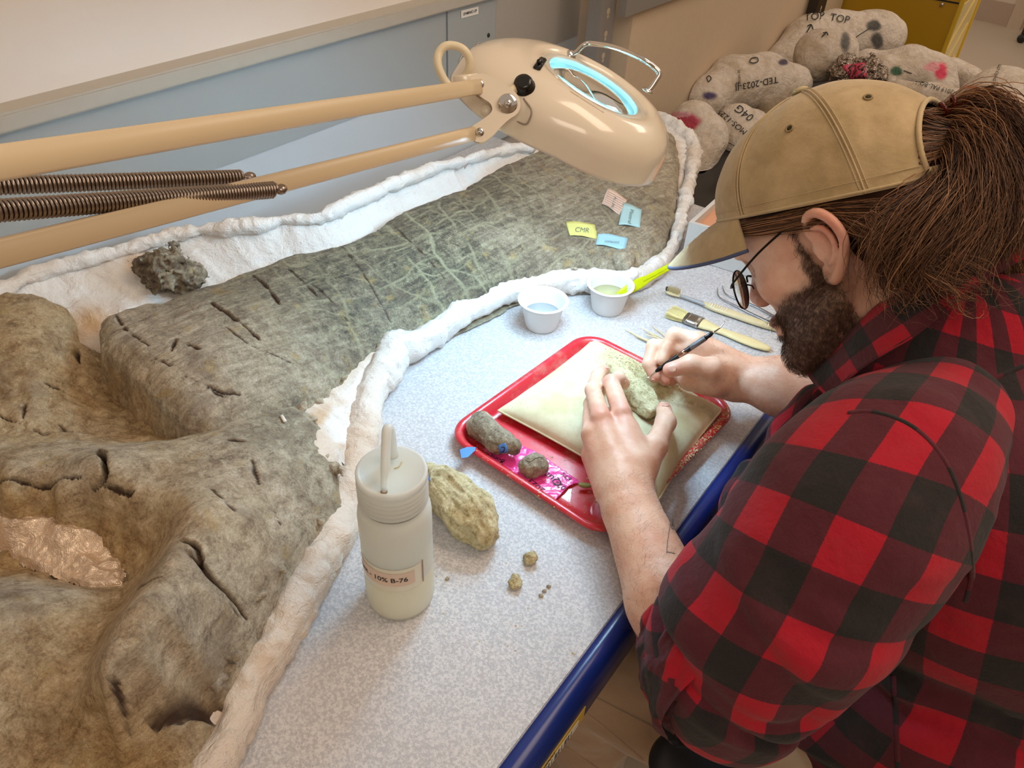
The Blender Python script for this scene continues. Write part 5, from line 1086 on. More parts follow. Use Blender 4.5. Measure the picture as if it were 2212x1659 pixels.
# ================================================================ PERSON
HC = np.array([-.1317, .8169, .3688]); HM = np.array([[-.744, -.646, -.171], [.016, .239, -.971], [-.668, .725, .167]]); HM[:, 0] /= np.linalg.norm(HM[:, 0])
HM[:, 1] = nrm(HM[:, 1]-HM[:, 0]*(HM[:, 0]@HM[:, 1])); HM[:, 2] = np.cross(HM[:, 1], HM[:, 0]); HS = 1.03
def H(f, u, l): return HC+HM@(np.array([f, u, l])*HS)
def HL(p): return (np.asarray(p)-HC)@HM/HS        # world to head frame
BD = SDF()
def hell(c, r, k=.008, op='u', rot=None): BD.ell(H(*c), np.array(r)*HS, HM if rot is None else HM@rot, k, op)
def hcone(a, b, ra, rb, k=.008, op='u'): BD.cone(H(*a), H(*b), ra*HS, rb*HS, k, op)
# skull, face
hell((-.008, .045, 0), (.104, .092, .077), 0); hell((.048, .02, 0), (.070, .075, .066), .02); hell((.040, -.04, 0), (.060, .080, .058), .02)
hcone((.010, -.055, .056), (.078, -.102, .022), .017, .020, .02); hcone((.010, -.055, -.056), (.078, -.102, -.022), .017, .020, .02); hell((.082, -.105, 0), (.024, .022, .026), .02)
hcone((.094, .027, -.036), (.094, .027, .036), .017, .017, .012); hell((.066, -.022, .043), (.025, .020, .020), .016); hell((.066, -.022, -.043), (.025, .020, .020), .016)
hcone((.100, .014, 0), (.122, -.028, 0), .0085, .0105, .008); hell((.112, -.034, .010), (.011, .008, .008), .006); hell((.112, -.034, -.010), (.011, .008, .008), .006)
hell((.100, -.062, 0), (.016, .009, .026), .008); hell((.098, -.076, 0), (.014, .008, .022), .008)
for s_ in (1, -1):
    hell((.098, .004, .033*s_), (.017, .013, .019), .010, 's')
    hell((.086, .004, .033*s_), (.0135, .0125, .0145), .003)
# neck and hidden trunk
BD.cone(H(-.045, -.045, 0), [.01, .80, .25], .056, .066, .03); BD.cone(H(.02, -.07, 0), [-.02, .80, .25], .045, .05, .03)
BD.cone([.0, .68, .20], [.0, .93, .20], .05, .05, .03); BD.cone([.02, .80, .20], [.09, .80, .04], .085, .10, .04)
# ears
for s_ in (1, -1):
    def E_(f, u, l): return H((f+.012)*.92-.012, (u+.004)*.90-.004, l*s_)
    hx = [(.004, .010, .073), (.004, .026, .080), (-.006, .036, .087), (-.020, .034, .092), (-.031, .020, .093), (-.034, .002, .090), (-.028, -.014, .086), (-.018, -.028, .083), (-.008, -.037, .080), (-.001, -.036, .077), (.002, -.024, .074)]
    p_ = smooth_path([E_(*q) for q in hx], 26); rr_ = np.interp(np.linspace(0, 1, 26), [0, .3, .6, .85, 1], [.0035, .0044, .0042, .0052, .004])*HS
    for i in range(25): BD.cone(p_[i], p_[i+1], rr_[i], rr_[i+1], .003)
    BD.cone(E_(-.010, .016, .078), E_(-.012, -.024, .077), .0155, .0095, .004, 'u', (HM[:, 2], 3.2))
    ah = smooth_path([E_(*q) for q in [(-.004, .022, .084), (-.016, .018, .087), (-.022, .002, .086), (-.016, -.014, .083), (-.008, -.020, .081)]], 10)
    for i in range(9): BD.cone(ah[i], ah[i+1], .0028, .0028, .003)
    BD.cone(E_(.004, .000, .074), E_(.001, -.010, .077), .0045, .0035, .003); BD.ell(E_(-.006, -.004, .083), (.0085, .011, .0065), HM, .003, 's')
    BD.cone(E_(-.008, .008, .070), E_(-.010, -.020, .070), .012, .009, .006)
# arms: left (near) arm
ELB = D(1500, 1440, .775); WR = P(1352, 1075, .066)
BD.chain([[.02, .66, .19], D(1720, 1250, .73), ELB], [.05, .052, .045], .02)
mid = ELB+(WR-ELB)*.35
BD.cone(ELB, mid, .043, .0445, .01); BD.cone(mid, WR, .0445, .0315, .01); BD.cone(WR+[.012, -.012, 0], WR+(P(1350, 980, .085)-WR)*.5, .031, .027, .012)
def finger(pts, rad, k=.0035): BD.chain([np.asarray(p) for p in pts], rad, k)
MC = dict(i=P(1343, 893, .102), m=P(1298, 902, .104), r=P(1277, 935, .090), p=P(1276, 982, .070))
WL = [P(1372, 1050, .075), P(1350, 1050, .080), P(1328, 1052, .072), P(1312, 1056, .062)]
for q, w_, ra in zip('imrp', WL, (.0165, .0165, .0155, .0145)): BD.cone(w_, MC[q]-[0, 0, .004], ra+.003, ra-.003, .010)
finger([MC['i'], P(1320, 826, .097), P(1336, 818, .083), P(1348, 828, .072)], [.0128, .0112, .0098, .0088])
finger([MC['m'], P(1281, 843, .092), P(1291, 812, .078), P(1305, 799, .064)], [.0125, .0108, .0095, .0082])
finger([MC['r'], P(1277, 872, .073), P(1288, 838, .061), P(1302, 822, .054)], [.012, .0102, .009, .008])
finger([MC['p'], P(1290, 935, .058), P(1300, 905, .050), P(1312, 890, .046)], [.011, .0095, .0085, .0075])
finger([P(1378, 1030, .074), P(1415, 965, .082), P(1438, 912, .077), P(1434, 884, .067)], [.021, .0145, .0128, .0105], .008)
BD.cone(P(1378, 1000, .082), P(1360, 930, .092), .020, .013, .012)
# right (far) arm holding the probe
WRR = P(1600, 815, .074); ELR = P(1800, 868, .10)
BD.chain([[.0, .97, .19], [.01, 1.0, .12], ELR], [.05, .05, .045], .02); BD.cone(ELR, P(1690, 835, .085), .045, .042, .01); BD.cone(P(1690, 835, .085), WRR, .042, .031, .01)
RM = dict(i=P(1508, 737, .115), m=P(1492, 752, .103), r=P(1487, 785, .084), p=P(1487, 822, .066))
for q, w_, ra in zip('imrp', [P(1590, 790, .092), P(1590, 800, .084), P(1588, 820, .072), P(1585, 838, .062)], (.0155, .0165, .0165, .0155)): BD.cone(w_, RM[q], ra+.004, ra-.001, .012)
finger([RM['i'], P(1457, 722, .116), P(1440, 752, .100), P(1431, 778, .088)], [.0128, .0105, .0095, .0086])
finger([RM['m'], P(1412, 748, .092), P(1402, 786, .078), P(1414, 815, .066)], [.0125, .0108, .0095, .0088])
finger([RM['r'], P(1420, 775, .070), P(1420, 805, .062), P(1436, 822, .057)], [.0122, .0105, .0092, .0082])
finger([RM['p'], P(1440, 800, .054), P(1438, 818, .052), P(1452, 822, .050)], [.0118, .0095, .0085, .0078])
finger([P(1572, 800, .088), P(1538, 797, .103), P(1492, 787, .106), P(1448, 799, .096)], [.021, .0152, .0130, .0108], .008)
BD.cone(P(1545, 825, .078), P(1500, 815, .078), .021, .017, .012)
bv, bf = BD.mesh(.0021); bv = relax(bv, bf, 1, .45)
# skin colouring: beard area, lips, flushed knuckles
hl = HL(bv); onhead = (np.abs(hl[:, 2]) < .11) & (hl[:, 1] > -.2) & (np.abs(hl[:, 0]) < .16)
f_, u_, l_ = hl[:, 0], hl[:, 1], np.abs(hl[:, 2]); nz_ = .008*fbm(bv, 60, 3, 3)
cheek = -.030-.35*(f_-.035)+nz_                     # upper edge of the beard
beard = sstep(.006, -.010, u_-cheek)*sstep(-.012, .004, f_+.0+nz_)*sstep(-.150, -.125, u_-.35*np.clip(.02-f_, 0, 1))
side_b = sstep(.010, .002, np.abs(f_-.020)+nz_)*sstep(-.045, -.03, u_)*(l_ > .045)
ubl = sstep(.004, .000, np.abs(u_+.069)-.006)*(l_ < .024)*(f_ > .09)
beard = np.clip(np.maximum(beard, side_b)*(1-ubl), 0, 1)*onhead
hairm = onhead*sstep(.030, .040, u_+.25*np.clip(f_, -1, .1)*-1-.0+nz_)*(f_ < .10)
hairm = np.maximum(hairm, onhead*sstep(-.030, -.045, f_)*sstep(-.035, -.02, u_))*(l_ < .082)
kn = np.zeros(len(bv))
for c, r in [(MC['i'], .02), (MC['m'], .018), (P(1310, 798, .066), .014), (P(1436, 880, .07), .014), (P(1445, 798, .10), .016), (P(1320, 822, .1), .012), (P(1415, 818, .068), .012), (P(1436, 824, .06), .012), (P(1450, 822, .055), .012), (H(-.03, .01, .09), .03), (H(.115, -.03, 0), .02), (P(1265, 1000, .06), .03)]: kn = np.maximum(kn, np.exp(-(np.linalg.norm(bv-c, axis=1)/r)**2))
sk = N('skin'); so = sk.co(); s1_ = sk.noise(35, 4, .6, so); s2_ = sk.noise(420, 3, .6, so); s3_ = sk.noise(160, 4, .6, so)
sc = sk.mix(sk.rng(s1_, .38, .64), srgb('eac3aa'), srgb('deaa8f')); sc = sk.mix(sk.math('MULTIPLY', sk.attr('flush'), .55), sc, srgb('cf7568'))
sc = sk.mix(sk.math('MULTIPLY', sk.attr('beard'), sk.rng(s3_, .35, .62, .6, .95)), sc, srgb('3f2a20')); sc = sk.mix(sk.attr('scalp'), sc, srgb('2a1c15'))
sc = sk.mix(sk.rng(s2_, .69, .74, 0, .25), sc, srgb('8d5a42'))
sk.set(Base_Color=sc, Roughness=.48, Subsurface_Weight=.12, Subsurface_Radius=(.012, .005, .003), Subsurface_Scale=.6, Normal=sk.bump(s2_, .22, .0009, sk.bump(s3_, .25, .0018)))
man = thing('person', 'bearded man in khaki cap, glasses and red buffalo-check shirt bending over the tray', 'person', (.22, .80, -T))
body = obj('body', (bv, bf), sk.m, man, attrs={'beard': beard, 'scalp': hairm, 'flush': kn})
bN = vnormals(bv, bf)
# eyes
for s_ in (1, -1):
    e = obj('eye', sph(H(.0865, .003, .033*s_), .0135, 20, 14, rot=HM), flat('eye_white', 'dcd6ce', .15), man)
    ax = HM@nrm([.9, -.35, 0]); c = H(.0865, .003, .033*s_)+ax*.0118
    obj('iris', lathe([(0, .0022), (.004, .0016), (.0062, 0), (.0062, -.001)][::-1], c, ax, 20), flat('brown_iris', '3b2416', .1), e)
    for dy, nm_ in ((.0085, 'eyelid'), (-.0065, 'eyelid')):
        q = smooth_path([H(.088, .003+dy*.3, (.033-.015)*s_), H(.0985, .003+dy, .033*s_), H(.086, .002+dy*.2, (.033+.0155)*s_)], 12); obj('eyelid', tube(q, .0026, 8), sk.m, man, attrs={'beard': np.zeros(96), 'scalp': np.zeros(96), 'flush': np.full(96, .3)})
    eb_ = []
    for i in range(150):
        t = RNG.random(); c = H(.105-.020*t+.001*RNG.normal(), .024+.006*math.sin(t*3)+.0022*RNG.normal(), (.012+.042*t)*s_); d = HM@np.array([-.3, .25, s_*.9])
        eb_.append(tube(np.array([c, c+d*.004, c+d*.008+HM[:, 1]*-.001]), [.0003, .0003, .0001], 3))
    o = obj('eyebrow', join(*eb_), flat('dark_brow_hair', '1d1310', .6), man, smooth=False); o['kind'] = 'stuff'
# finger nails
m_nail = flat('fingernail', 'e0b09c', .25, Coat_Weight=.4)
def nail(px, py, r, sx=1.0, ang=0):
    h = hit(body, px, py, .0002)
    if h is None: return
    n = h[1]; x, y, _ = frame(n); c, s_ = math.cos(ang), math.sin(ang); X_ = x*c+y*s_; Y_ = -x*s_+y*c
    obj('fingernail', sph(h[0], 1, 14, 8, (1, 1, 1), np.stack([X_*r*sx, Y_*r, n*.0011], 1)), m_nail, man)
nail(1437, 875, .005); nail(1309, 793, .0045); nail(1452, 797, .0052, 1.15); nail(1411, 822, .0035); nail(1350, 826, .003)
# ---- hair strands
def strands(name, guides, n, spread, rad, mat, par, seg=22, curl=.004, seed=0, tip=.5, cols=True):
    rg_ = np.random.default_rng(seed); V = []; Fc = []; base = 0; tone_ = []
    G = [smooth_path(g, seg) for g in guides]
    for i in range(n):
        a = rg_.integers(len(G)); b = min(max(a+rg_.choice([-1, 1]), 0), len(G)-1); t = rg_.random()*.5; p = G[a]*(1-t)+G[b]*t
        off = rg_.normal(0, 1, 3)*spread; ph = rg_.uniform(0, 6.28, 3); fr = rg_.uniform(1.2, 3.5); s_ = np.linspace(0, 1, seg)
        p = p+off*(.30+1.0*np.minimum(s_*1.6, 1))[:, None]*1.0; amp = curl*rg_.uniform(.3, 1.6)
        p = p+np.stack([np.sin(s_*6.28*fr+ph[0]), np.sin(s_*6.28*fr+ph[1]), np.sin(s_*6.28*fr*.8+ph[2])], 1)*(amp*s_)[:, None]
        L = rg_.uniform(tip, 1.0); m = max(5, int(seg*L)); st0 = int(rg_.uniform(0, .06)*seg); p = p[st0:m]
        if len(p) < 4: continue
        r = rad*rg_.uniform(.6, 1.3)*np.sqrt(np.clip(1-np.linspace(0, 1, len(p))**2, .03, 1))
        v, f = tube(p, r, 3, cap=False); V.append(v); Fc.append(np.asarray(f)+base); base += len(v); tone_.append(np.full(len(v), rg_.random()))
    o = obj(name, (np.concatenate(V), np.concatenate(Fc)), mat, par, attrs={'tone': np.concatenate(tone_)}); o['kind'] = 'stuff'; return o
hm = N('brown_hair'); ht = hm.attr('tone'); hm.set(Base_Color=hm.ramp(ht, [(0, srgb('2e1c12')), (.35, srgb('573a25')), (.75, srgb('84593a')), (1, srgb('b78960'))]), Roughness=.38, Specular_IOR_Level=.5)
def GD(l): return np.array([D(*q) for q in l])
gs = [GD(l) for l in (
 [(2012, 268, .77), (2060, 240, .74), (2110, 225, .72), (2165, 250, .70), (2205, 320, .69), (2225, 430, .69), (2225, 560, .70)],
 [(2012, 285, .77), (2065, 262, .73), (2120, 262, .70), (2165, 310, .68), (2190, 400, .675), (2195, 500, .68), (2215, 610, .69)],
 [(2012, 300, .77), (2065, 290, .72), (2110, 310, .69), (2140, 380, .67), (2150, 460, .665), (2130, 540, .67), (2160, 620, .68)],
 [(2015, 315, .765), (2065, 315, .71), (2100, 350, .68), (2115, 420, .665), (2095, 490, .66), (2050, 560, .665), (2020, 620, .68)],
 [(2018, 330, .76), (2060, 340, .71), (2085, 390, .68), (2075, 460, .67), (2030, 520, .67), (1985, 570, .68), (1960, 640, .70)],
 [(2020, 345, .755), (2050, 370, .71), (2055, 430, .685), (2010, 480, .68), (1960, 530, .69), (1930, 590, .70), (1945, 655, .71)],
 [(2020, 365, .75), (2030, 400, .71), (2000, 440, .70), (1955, 480, .70), (1922, 530, .70), (1915, 590, .71), (1935, 645, .72)])]
def pathr(l): return [D(a, b, d) for a, b, d, r in l], [r for *_, r in l]
HR = SDF()
for l in ([(2010, 300, .790, .022), (2070, 292, .755, .024), (2130, 325, .735, .032), (2165, 405, .725, .036), (2170, 500, .73, .036), (2190, 590, .74, .026)],
          [(2070, 320, .755, .026), (2080, 400, .735, .036), (2040, 480, .735, .032), (1990, 540, .74, .024), (1960, 600, .75, .013)],
          [(2010, 330, .78, .03), (2000, 420, .745, .03), (1955, 490, .74, .026), (1935, 560, .745, .018)]):
    p_, r_ = pathr(l); HR.chain(p_, r_, .02)
HR.ell(H(-.055, .012, 0), np.array([.068, .060, .079])*HS, HM, .02); HR.ell(H(-.02, .045, 0), np.array([.107, .06, .0815])*HS, HM, .012)
HR.cone(H(-.06, -.02, .055), H(-.075, -.05, .03), .026, .02, .015)
v, f = HR.mesh(.003, lambda g: .004*fbm(g*[1, .5, .5], 60, 3, 2), pad=.01); v = relax(v, f, 1)
q = HL(v); keep = ~((q[:, 0] > .085))
hv = obj('hair', (v, f), None, man, attrs={'tone': .15+.3*np.abs(fbm(v, 80, 3, 7))}); hv.data.materials.clear(); hv.data.materials.append(flat('dark_hair_mass', '38241a', .85, n=.3, ns=90, spec=.15))
strands('hair_strands', gs, 7000, .0090, .00046, hm.m, hv, 17, .0035, 1)
# hair below the cap, around and above the ear, and fly-away locks
def HG(l): return np.array([H(*q) for q in l])
un = [HG([(.080, .050-.002*k, .070), (.055, .047-.003*k, .078), (.02, .040-.003*k, .0815), (-.02, .034-.004*k, .083), (-.06, .020-.008*k, .080), (-.10, .004-.010*k, .064), (-.118, -.012-.012*k, .04)]) for k in range(5)]
strands('hair_strands', un, 1000, .0020, .0004, hm.m, hv, 22, .003, 2)
bk_ = [HG([(-.02, .035, .082), (-.045, .015-.004*k, .080), (-.06, -.005-.006*k, .074), (-.072, -.025-.008*k, .064), (-.085, -.045-.01*k, .05)]) for k in range(4)]
strands('hair_strands', bk_, 1100, .004, .0004, hm.m, hv, 18, .005, 3)
inn_ = [np.vstack([H(-.078, .085-.012*k, .030-.02*j), H(-.112, .078-.011*k, .024-.016*j), D(2048, 262+7*k, .755), D(2075, 262+4*k, .725)]) for k in range(5) for j in range(2)]
inn_ += [np.array([H(-.085, .060-.012*k, .052-.004*k), D(2022+2*k, 318+10*k, .762), D(2060, 325+14*k, .722), D(2095-8*k, 400+14*k, .69), D(2070-12*k, 480+10*k, .675)]) for k in range(6)]
for k in range(9):
    hh = [hit(hv, px, 250+13*k+(px-1985)*(.45-.10*k), .0022) for px in (1985, 2000, 2015, 2030, 2045)]; hh = [x[0] for x in hh if x is not None]
    if len(hh) > 3: strands('hair_strands', [np.array(hh+[D(2082, 292+15*k, .722-.002*k)])], 150, .0018, .0004, hm.m, hv, 12, .0008, 20+k, .97)
strands('hair_strands', inn_, 1500, .0030, .0004, hm.m, hv, 14, .001, 9, .95)
fly = [GD(l) for l in ([(1880, 470, .715), (1915, 520, .70), (1905, 580, .70), (1925, 640, .71), (1975, 668, .70)], [(1920, 560, .70), (1915, 600, .70), (1935, 650, .70), (1990, 675, .69)], [(2040, 560, .66), (2090, 590, .66), (2150, 650, .66), (2212, 660, .67)], [(2100, 240, .72), (2140, 215, .72), (2180, 235, .70), (2212, 290, .70)], [(2000, 590, .67), (2050, 620, .67), (2100, 640, .67), (2160, 625, .67)])]
strands('hair_strands', fly, 420, .007, .00032, hm.m, hv, 24, .007, 4)
# short fine hairs scattered on skin: beard, sideburn, forearms
def fuzz(name, mask, n, length, rad, dirfn, mat, seed, jit=.5, lift=.35):
    rg_ = np.random.default_rng(seed); idx = np.flatnonzero(mask); idx = rg_.choice(idx, n); V = []; Fc = []; base = 0
    p = bv[idx]+rg_.normal(0, .0008, (n, 3)); nn = bN[idx]; d = dirfn(p)+rg_.normal(0, jit, (n, 3)); d -= nn*(d*nn).sum(1)[:, None]; d /= np.linalg.norm(d, axis=1)[:, None]+1e-9
    L = length*rg_.uniform(.5, 1.4, n); b = np.cross(nn, d)*rg_.normal(0, .35, (n, 1))
    a0_, a1_, a2_, a3_ = p-nn*.0005, p+(d*.35+nn*lift*.8)*L[:, None], p+(d*.72+nn*lift*1.1+b*.4)*L[:, None], p+(d+nn*lift+b)*L[:, None]
    x = nrm([.3, .5, .8]); rows = []
    for c, r in ((a0_, rad), (a1_, rad*.9), (a2_, rad*.6), (a3_, rad*.15)):
        e1_ = np.cross(d, nn); rows.append(np.stack([c+e1_*r, c-e1_*r*.5+nn*r*.87, c-e1_*r*.5-nn*r*.87], 1))
    V = np.stack(rows, 1).reshape(-1, 3); B = (np.arange(n)*12)[:, None, None]; q = np.array([[i*3+j, i*3+(j+1) % 3, i*3+3+(j+1) % 3, i*3+3+j] for i in range(3) for j in range(3)])[None]
    o = obj(name, (V, (B+q).reshape(-1, 4)), mat, man, attrs={'tone': np.repeat(rg_.random(n)*.5, 12)}); o['kind'] = 'stuff'; return o
fuzz('beard', (beard > .5), 9500, .0078, .00018, lambda p: np.tile(HM@np.array([.25, -.9, .0]), (len(p), 1)), hm.m, 11, .35, .45)
fuzz('beard', (side_b*onhead > .4), 500, .007, .0002, lambda p: np.tile(HM@np.array([.1, -.9, .0]), (len(p), 1)), hm.m, 12, .35, .3)
axL = nrm(WR-ELB); tL = (bv-ELB)@axL; mL = (tL > .03) & (tL < .225) & (np.linalg.norm(bv-ELB-np.outer(tL, axL), axis=1) < .07)
fuzz('arm_hair', mL, 2600, .010, .00006, lambda p: np.tile(axL*.5+np.array([.5, .1, -.3]), (len(p), 1)), hm.m, 13, .28, .16)
axR = nrm(WRR-ELR); tR = (bv-ELR)@axR; mR = (tR > .0) & (tR < .2) & (np.linalg.norm(bv-ELR-np.outer(tR, axR), axis=1) < .07)
fuzz('arm_hair', mR, 1400, .010, .00006, lambda p: np.tile(axR*.5+np.array([.3, .1, -.4]), (len(p), 1)), hm.m, 14, .28, .16)
m_tat = flat('tattoo_ink', '6f6a68', .6)
for pts, wd_ in (([(1440, 1095), (1452, 1112), (1470, 1118)], 2), ([(1448, 1130), (1442, 1170), (1440, 1195)], 1.6), ([(1445, 1110), (1462, 1128), (1480, 1140), (1474, 1165), (1490, 1185)], 2), ([(1455, 1118), (1450, 1140), (1470, 1150), (1482, 1172), (1500, 1190)], 2), ([(1440, 1192), (1458, 1196)], 1.6)):
    obj('tattoo', stroke_px(body, pts, wd_, .0003), m_tat, man, smooth=False)
# ---- glasses
gf = flat('black_wire_frame', '17130f', .25, .6)
gls = thing('eyeglasses', 'round black wire-framed glasses worn by the man', 'glasses', H(.11, -.01, 0))
for s_ in (1, -1):
    c = H(.119, -.014, .036*s_); ex = HM@nrm([-.25, 0, s_*1.0]); ey2 = HM@nrm([-.12, 1, 0]); a = np.linspace(0, 2*math.pi, 48, endpoint=False)
    ring_ = np.array([c+ex*.0245*math.cos(t)+ey2*.0225*math.sin(t) for t in a]+[c+ex*.0245]); obj('rim', tube(ring_, .0011, 8, cap=False), gf, gls)
    gm = N('spectacle_glass'); gm.set(Base_Color=(.95, .97, .95, 1), Roughness=.02, Transmission_Weight=.95, IOR=1.12)
    n_ = np.cross(ex, ey2); obj('lens', lathe([(0, .0006), (.0225, .0002), (.0225, -.0008), (0, -.0004)], c, n_, 32), gm.m, gls)
    hp_ = c+ex*.0245+ey2*.006
    obj('temple', tube(smooth_path([hp_, hp_+HM@np.array([-.004, .003, .008*s_]), H(.06, .016, .079*s_), H(.01, .032, .0835*s_), H(-.012, .034, .0835*s_), H(-.030, .018, .0815*s_), H(-.040, .002, .079*s_)], 40), np.interp(np.linspace(0, 1, 40), [0, .7, .8, 1], [.0012, .0013, .0024, .0027]), 8), gf, gls)
    obj('nose_pad', tube(smooth_path([c-ex*.022+ey2*.004, c-ex*.026+HM[:, 0]*-.006, c-ex*.022+HM[:, 0]*-.009-ey2*.004], 10), .0009, 6), gf, gls); obj('pad', sph(c-ex*.021+HM[:, 0]*-.009-ey2*.005, .003, 10, 8, (.6, 1, .6)), gm.m, gls)
obj('bridge', tube(smooth_path([H(.122, -.008, .0125), H(.127, -.002, 0), H(.122, -.008, -.0125)], 12), .0012, 8), gf, gls)
# ---- cap
kh = N('khaki_twill'); kt = kh.co(); tw_ = kh.n('ShaderNodeTexWave', {'Scale': 420., 'Distortion': .6, 'Vector': kt}, bands_direction='DIAGONAL').outputs[0]; kn_ = kh.noise(26, 4, .6, kt); kn2 = kh.noise(600, 2, .6, kt)
kc = kh.mix(kh.rng(kn_, .35, .65), srgb('bba27a'), srgb('a38b62')); kc = kh.mix(kh.math('MULTIPLY', kh.attr('wear'), .6), kc, srgb('c9b68c')); kh.set(Base_Color=kc, Roughness=.88, Sheen_Weight=.25, Normal=kh.bump(tw_, .12, .0006, kh.bump(kn2, .25, .0008, kh.bump(kn_, .35, .006))))
capt = thing('baseball_cap', 'worn khaki baseball cap with a curved brim and open back', 'cap', H(0, .06, 0))
def capP(th, ph, r=1.0):
    f0 = np.where(np.cos(th) > 0, .1265, .1295)*np.cos(th); l0 = .0905*np.sin(th)*(1+.05*np.sin(2*th)**2); ur = .043+.2*f0
    cph, sph_ = np.cos(ph), np.sin(ph); f = f0*cph*r; l = l0*cph*r; top = .1555
    u = ur+(top-ur)*sph_*(1+(r-1)*.6)
    return f, u, l
nth, nph = 400, 120; TH_, PH_ = np.meshgrid(np.linspace(0, 2*np.pi, nth, endpoint=False), np.linspace(0, np.pi/2*.995, nph), indexing='ij')
seams = [0, math.pi, math.radians(62), math.radians(118), -math.radians(62), -math.radians(118)]
wr_ = np.zeros_like(TH_); se = np.zeros_like(TH_)
for s_ in seams:
    d = np.abs((TH_-s_+np.pi) % (2*np.pi)-np.pi)*np.cos(PH_)*.11; se = np.maximum(se, np.exp(-(d/.0018)**2)); wr_ = np.maximum(wr_, np.exp(-((d-.004)/.0022)**2)*.5)
fo_, uo, lo_ = capP(TH_, PH_); q = np.stack([fo_, uo, lo_], -1)
rr_ = 1+.016*fbm(q, 14, 3, 5)+.010*fbm(q*[3, 1, 1], 20, 2, 6)-.008*se+.006*np.exp(-((PH_-.0)/.12)**2)
fo_, uo, lo_ = capP(TH_, PH_, rr_); dth = (TH_-np.pi+np.pi) % (2*np.pi)-np.pi; dth = np.abs(TH_-np.pi)
opn = (dth/.605)**2+((PH_-.08)/.485)**2 < 1
V = (HC+(np.stack([fo_, uo, lo_], -1)*HS)@HM.T).reshape(-1, 3); idx = np.arange(nth*nph).reshape(nth, nph); i2 = np.roll(idx, -1, 0)
c_ = ~(opn[:, :-1] | np.roll(opn, -1, 0)[:, :-1] | opn[:, 1:] | np.roll(opn, -1, 0)[:, 1:])
Fq = np.stack([idx[:, :-1][c_], i2[:, :-1][c_], i2[:, 1:][c_], idx[:, 1:][c_]], 1)
wear = np.clip(wr_+.5*np.exp(-(PH_/.05)**2), 0, 1).ravel()
crown = obj('crown', (V, Fq), kh.m, capt, attrs={'wear': wear}); md = crown.modifiers.new('s', 'SOLIDIFY'); md.thickness = .0018; md.offset = -1
def capcurve(ts, name, r, m=kh.m, off=1.008, n=None):
    p = []
    for th, ph in ts:
        a, b, c = capP(np.array(th), np.array(ph), off); p.append(H(a, b, c))
    v, f = tube(np.array(p), r, 8); return obj(name, (v, f), m, capt, attrs={'wear': np.full(len(v), .55)})
for s_ in (math.radians(62), -math.radians(62), math.radians(118), -math.radians(118)):
    for dd_ in (-.030, .030): capcurve([(s_+dd_/max(math.cos(p_), .25), p_) for p_ in np.linspace(.03, 1.45, 40)], 'stitching', .0005)
    capcurve([(s_, p_) for p_ in np.linspace(.0, 1.5, 40)], 'seam', .0009)
capcurve([(t, .02) for t in np.linspace(math.pi+.62, 3*math.pi-.62, 120)], 'hem', .0016)
capcurve([(t, .105) for t in np.linspace(math.pi+.66, 3*math.pi-.66, 120)], 'stitching', .0004)
capcurve([(math.pi+.62*math.cos(a), .08+.50*math.sin(a)) for a in np.linspace(-.16, math.pi+.16, 50)], 'opening_binding', .0026)
capcurve([(t, .045) for t in np.linspace(math.pi-.64, math.pi+.64, 24)], 'strap', .006, off=1.0)
bt_ = H(0, .1575, 0); obj('button', lathe([(0, .005), (.005, .0045), (.0085, .002), (.009, 0), (0, -.001)][::-1], bt_, HM[:, 1], 24), flat('khaki_button', 'b5a680', .8), capt)
m_hole = flat('dark_hole', '2c2418', .9)
for px, py in ((1706, 278), (1875, 211)):
    h = hit(crown, px, py, .0006)
    if h is not None:
        x, y, _ = frame(h[1]); rg_ = np.array([h[0]+(x*math.cos(t)+y*math.sin(t))*.0036 for t in np.linspace(0, 2*math.pi, 17)]); obj('eyelet', tube(rg_, .0011, 6, cap=False), flat('eyelet_thread', '8c7850', .8), capt); obj('eyelet_hole', lathe([(0, 0), (.0026, 0), (.0026, .0004), (0, .0004)], h[0], h[1], 12), m_hole, capt)
def brimP(s, t, dz=0):
    th = s*math.radians(56); f0, u0, l0 = capP(th, th*0+.0); w_ = np.sqrt(np.clip(1-np.abs(s)**2.6, 0, 1)); ext = .088*t*w_
    f = f0+ext*1.0-.002; l = l0*(1+.04*t); u = u0-.012*t-.012*t*t-.9*(l**2)*t-.004*(np.abs(s)**2)*t; return HC+(np.stack([f, u+dz, l], -1)*HS)@HM.T
vt, ft = sheet(lambda u, v: brimP(u*2-1, v), 60, 26); wv_ = np.zeros(len(vt))
brim = obj('brim', (vt, ft), kh.m, capt, attrs={'wear': wv_+.25}); md = brim.modifiers.new('s', 'SOLIDIFY'); md.thickness = .0028; md.offset = 0
navy = flat('navy_edge_cloth', '4c5678', .8, n=.1, ns=300)
vt, ft = sheet(lambda u, v: brimP((u*2-1)*.985, v*.985, -.0030), 60, 26); o = obj('brim_underside', (vt, ft), navy, capt); md = o.modifiers.new('s', 'SOLIDIFY'); md.thickness = .0012; md.offset = 0
ed = brimP(np.linspace(-1, 1, 90), np.ones(90), -.0006); obj('brim_piping', tube(ed, .0023, 8), navy, capt)
for k in range(6):
    t_ = .2+.13*k; e2 = brimP(np.linspace(-.86, .86, 60), np.full(60, t_), .0016); v, f = tube(e2, .0003, 5); obj('stitching', (v, f), kh.m, capt, attrs={'wear': np.zeros(len(v))})
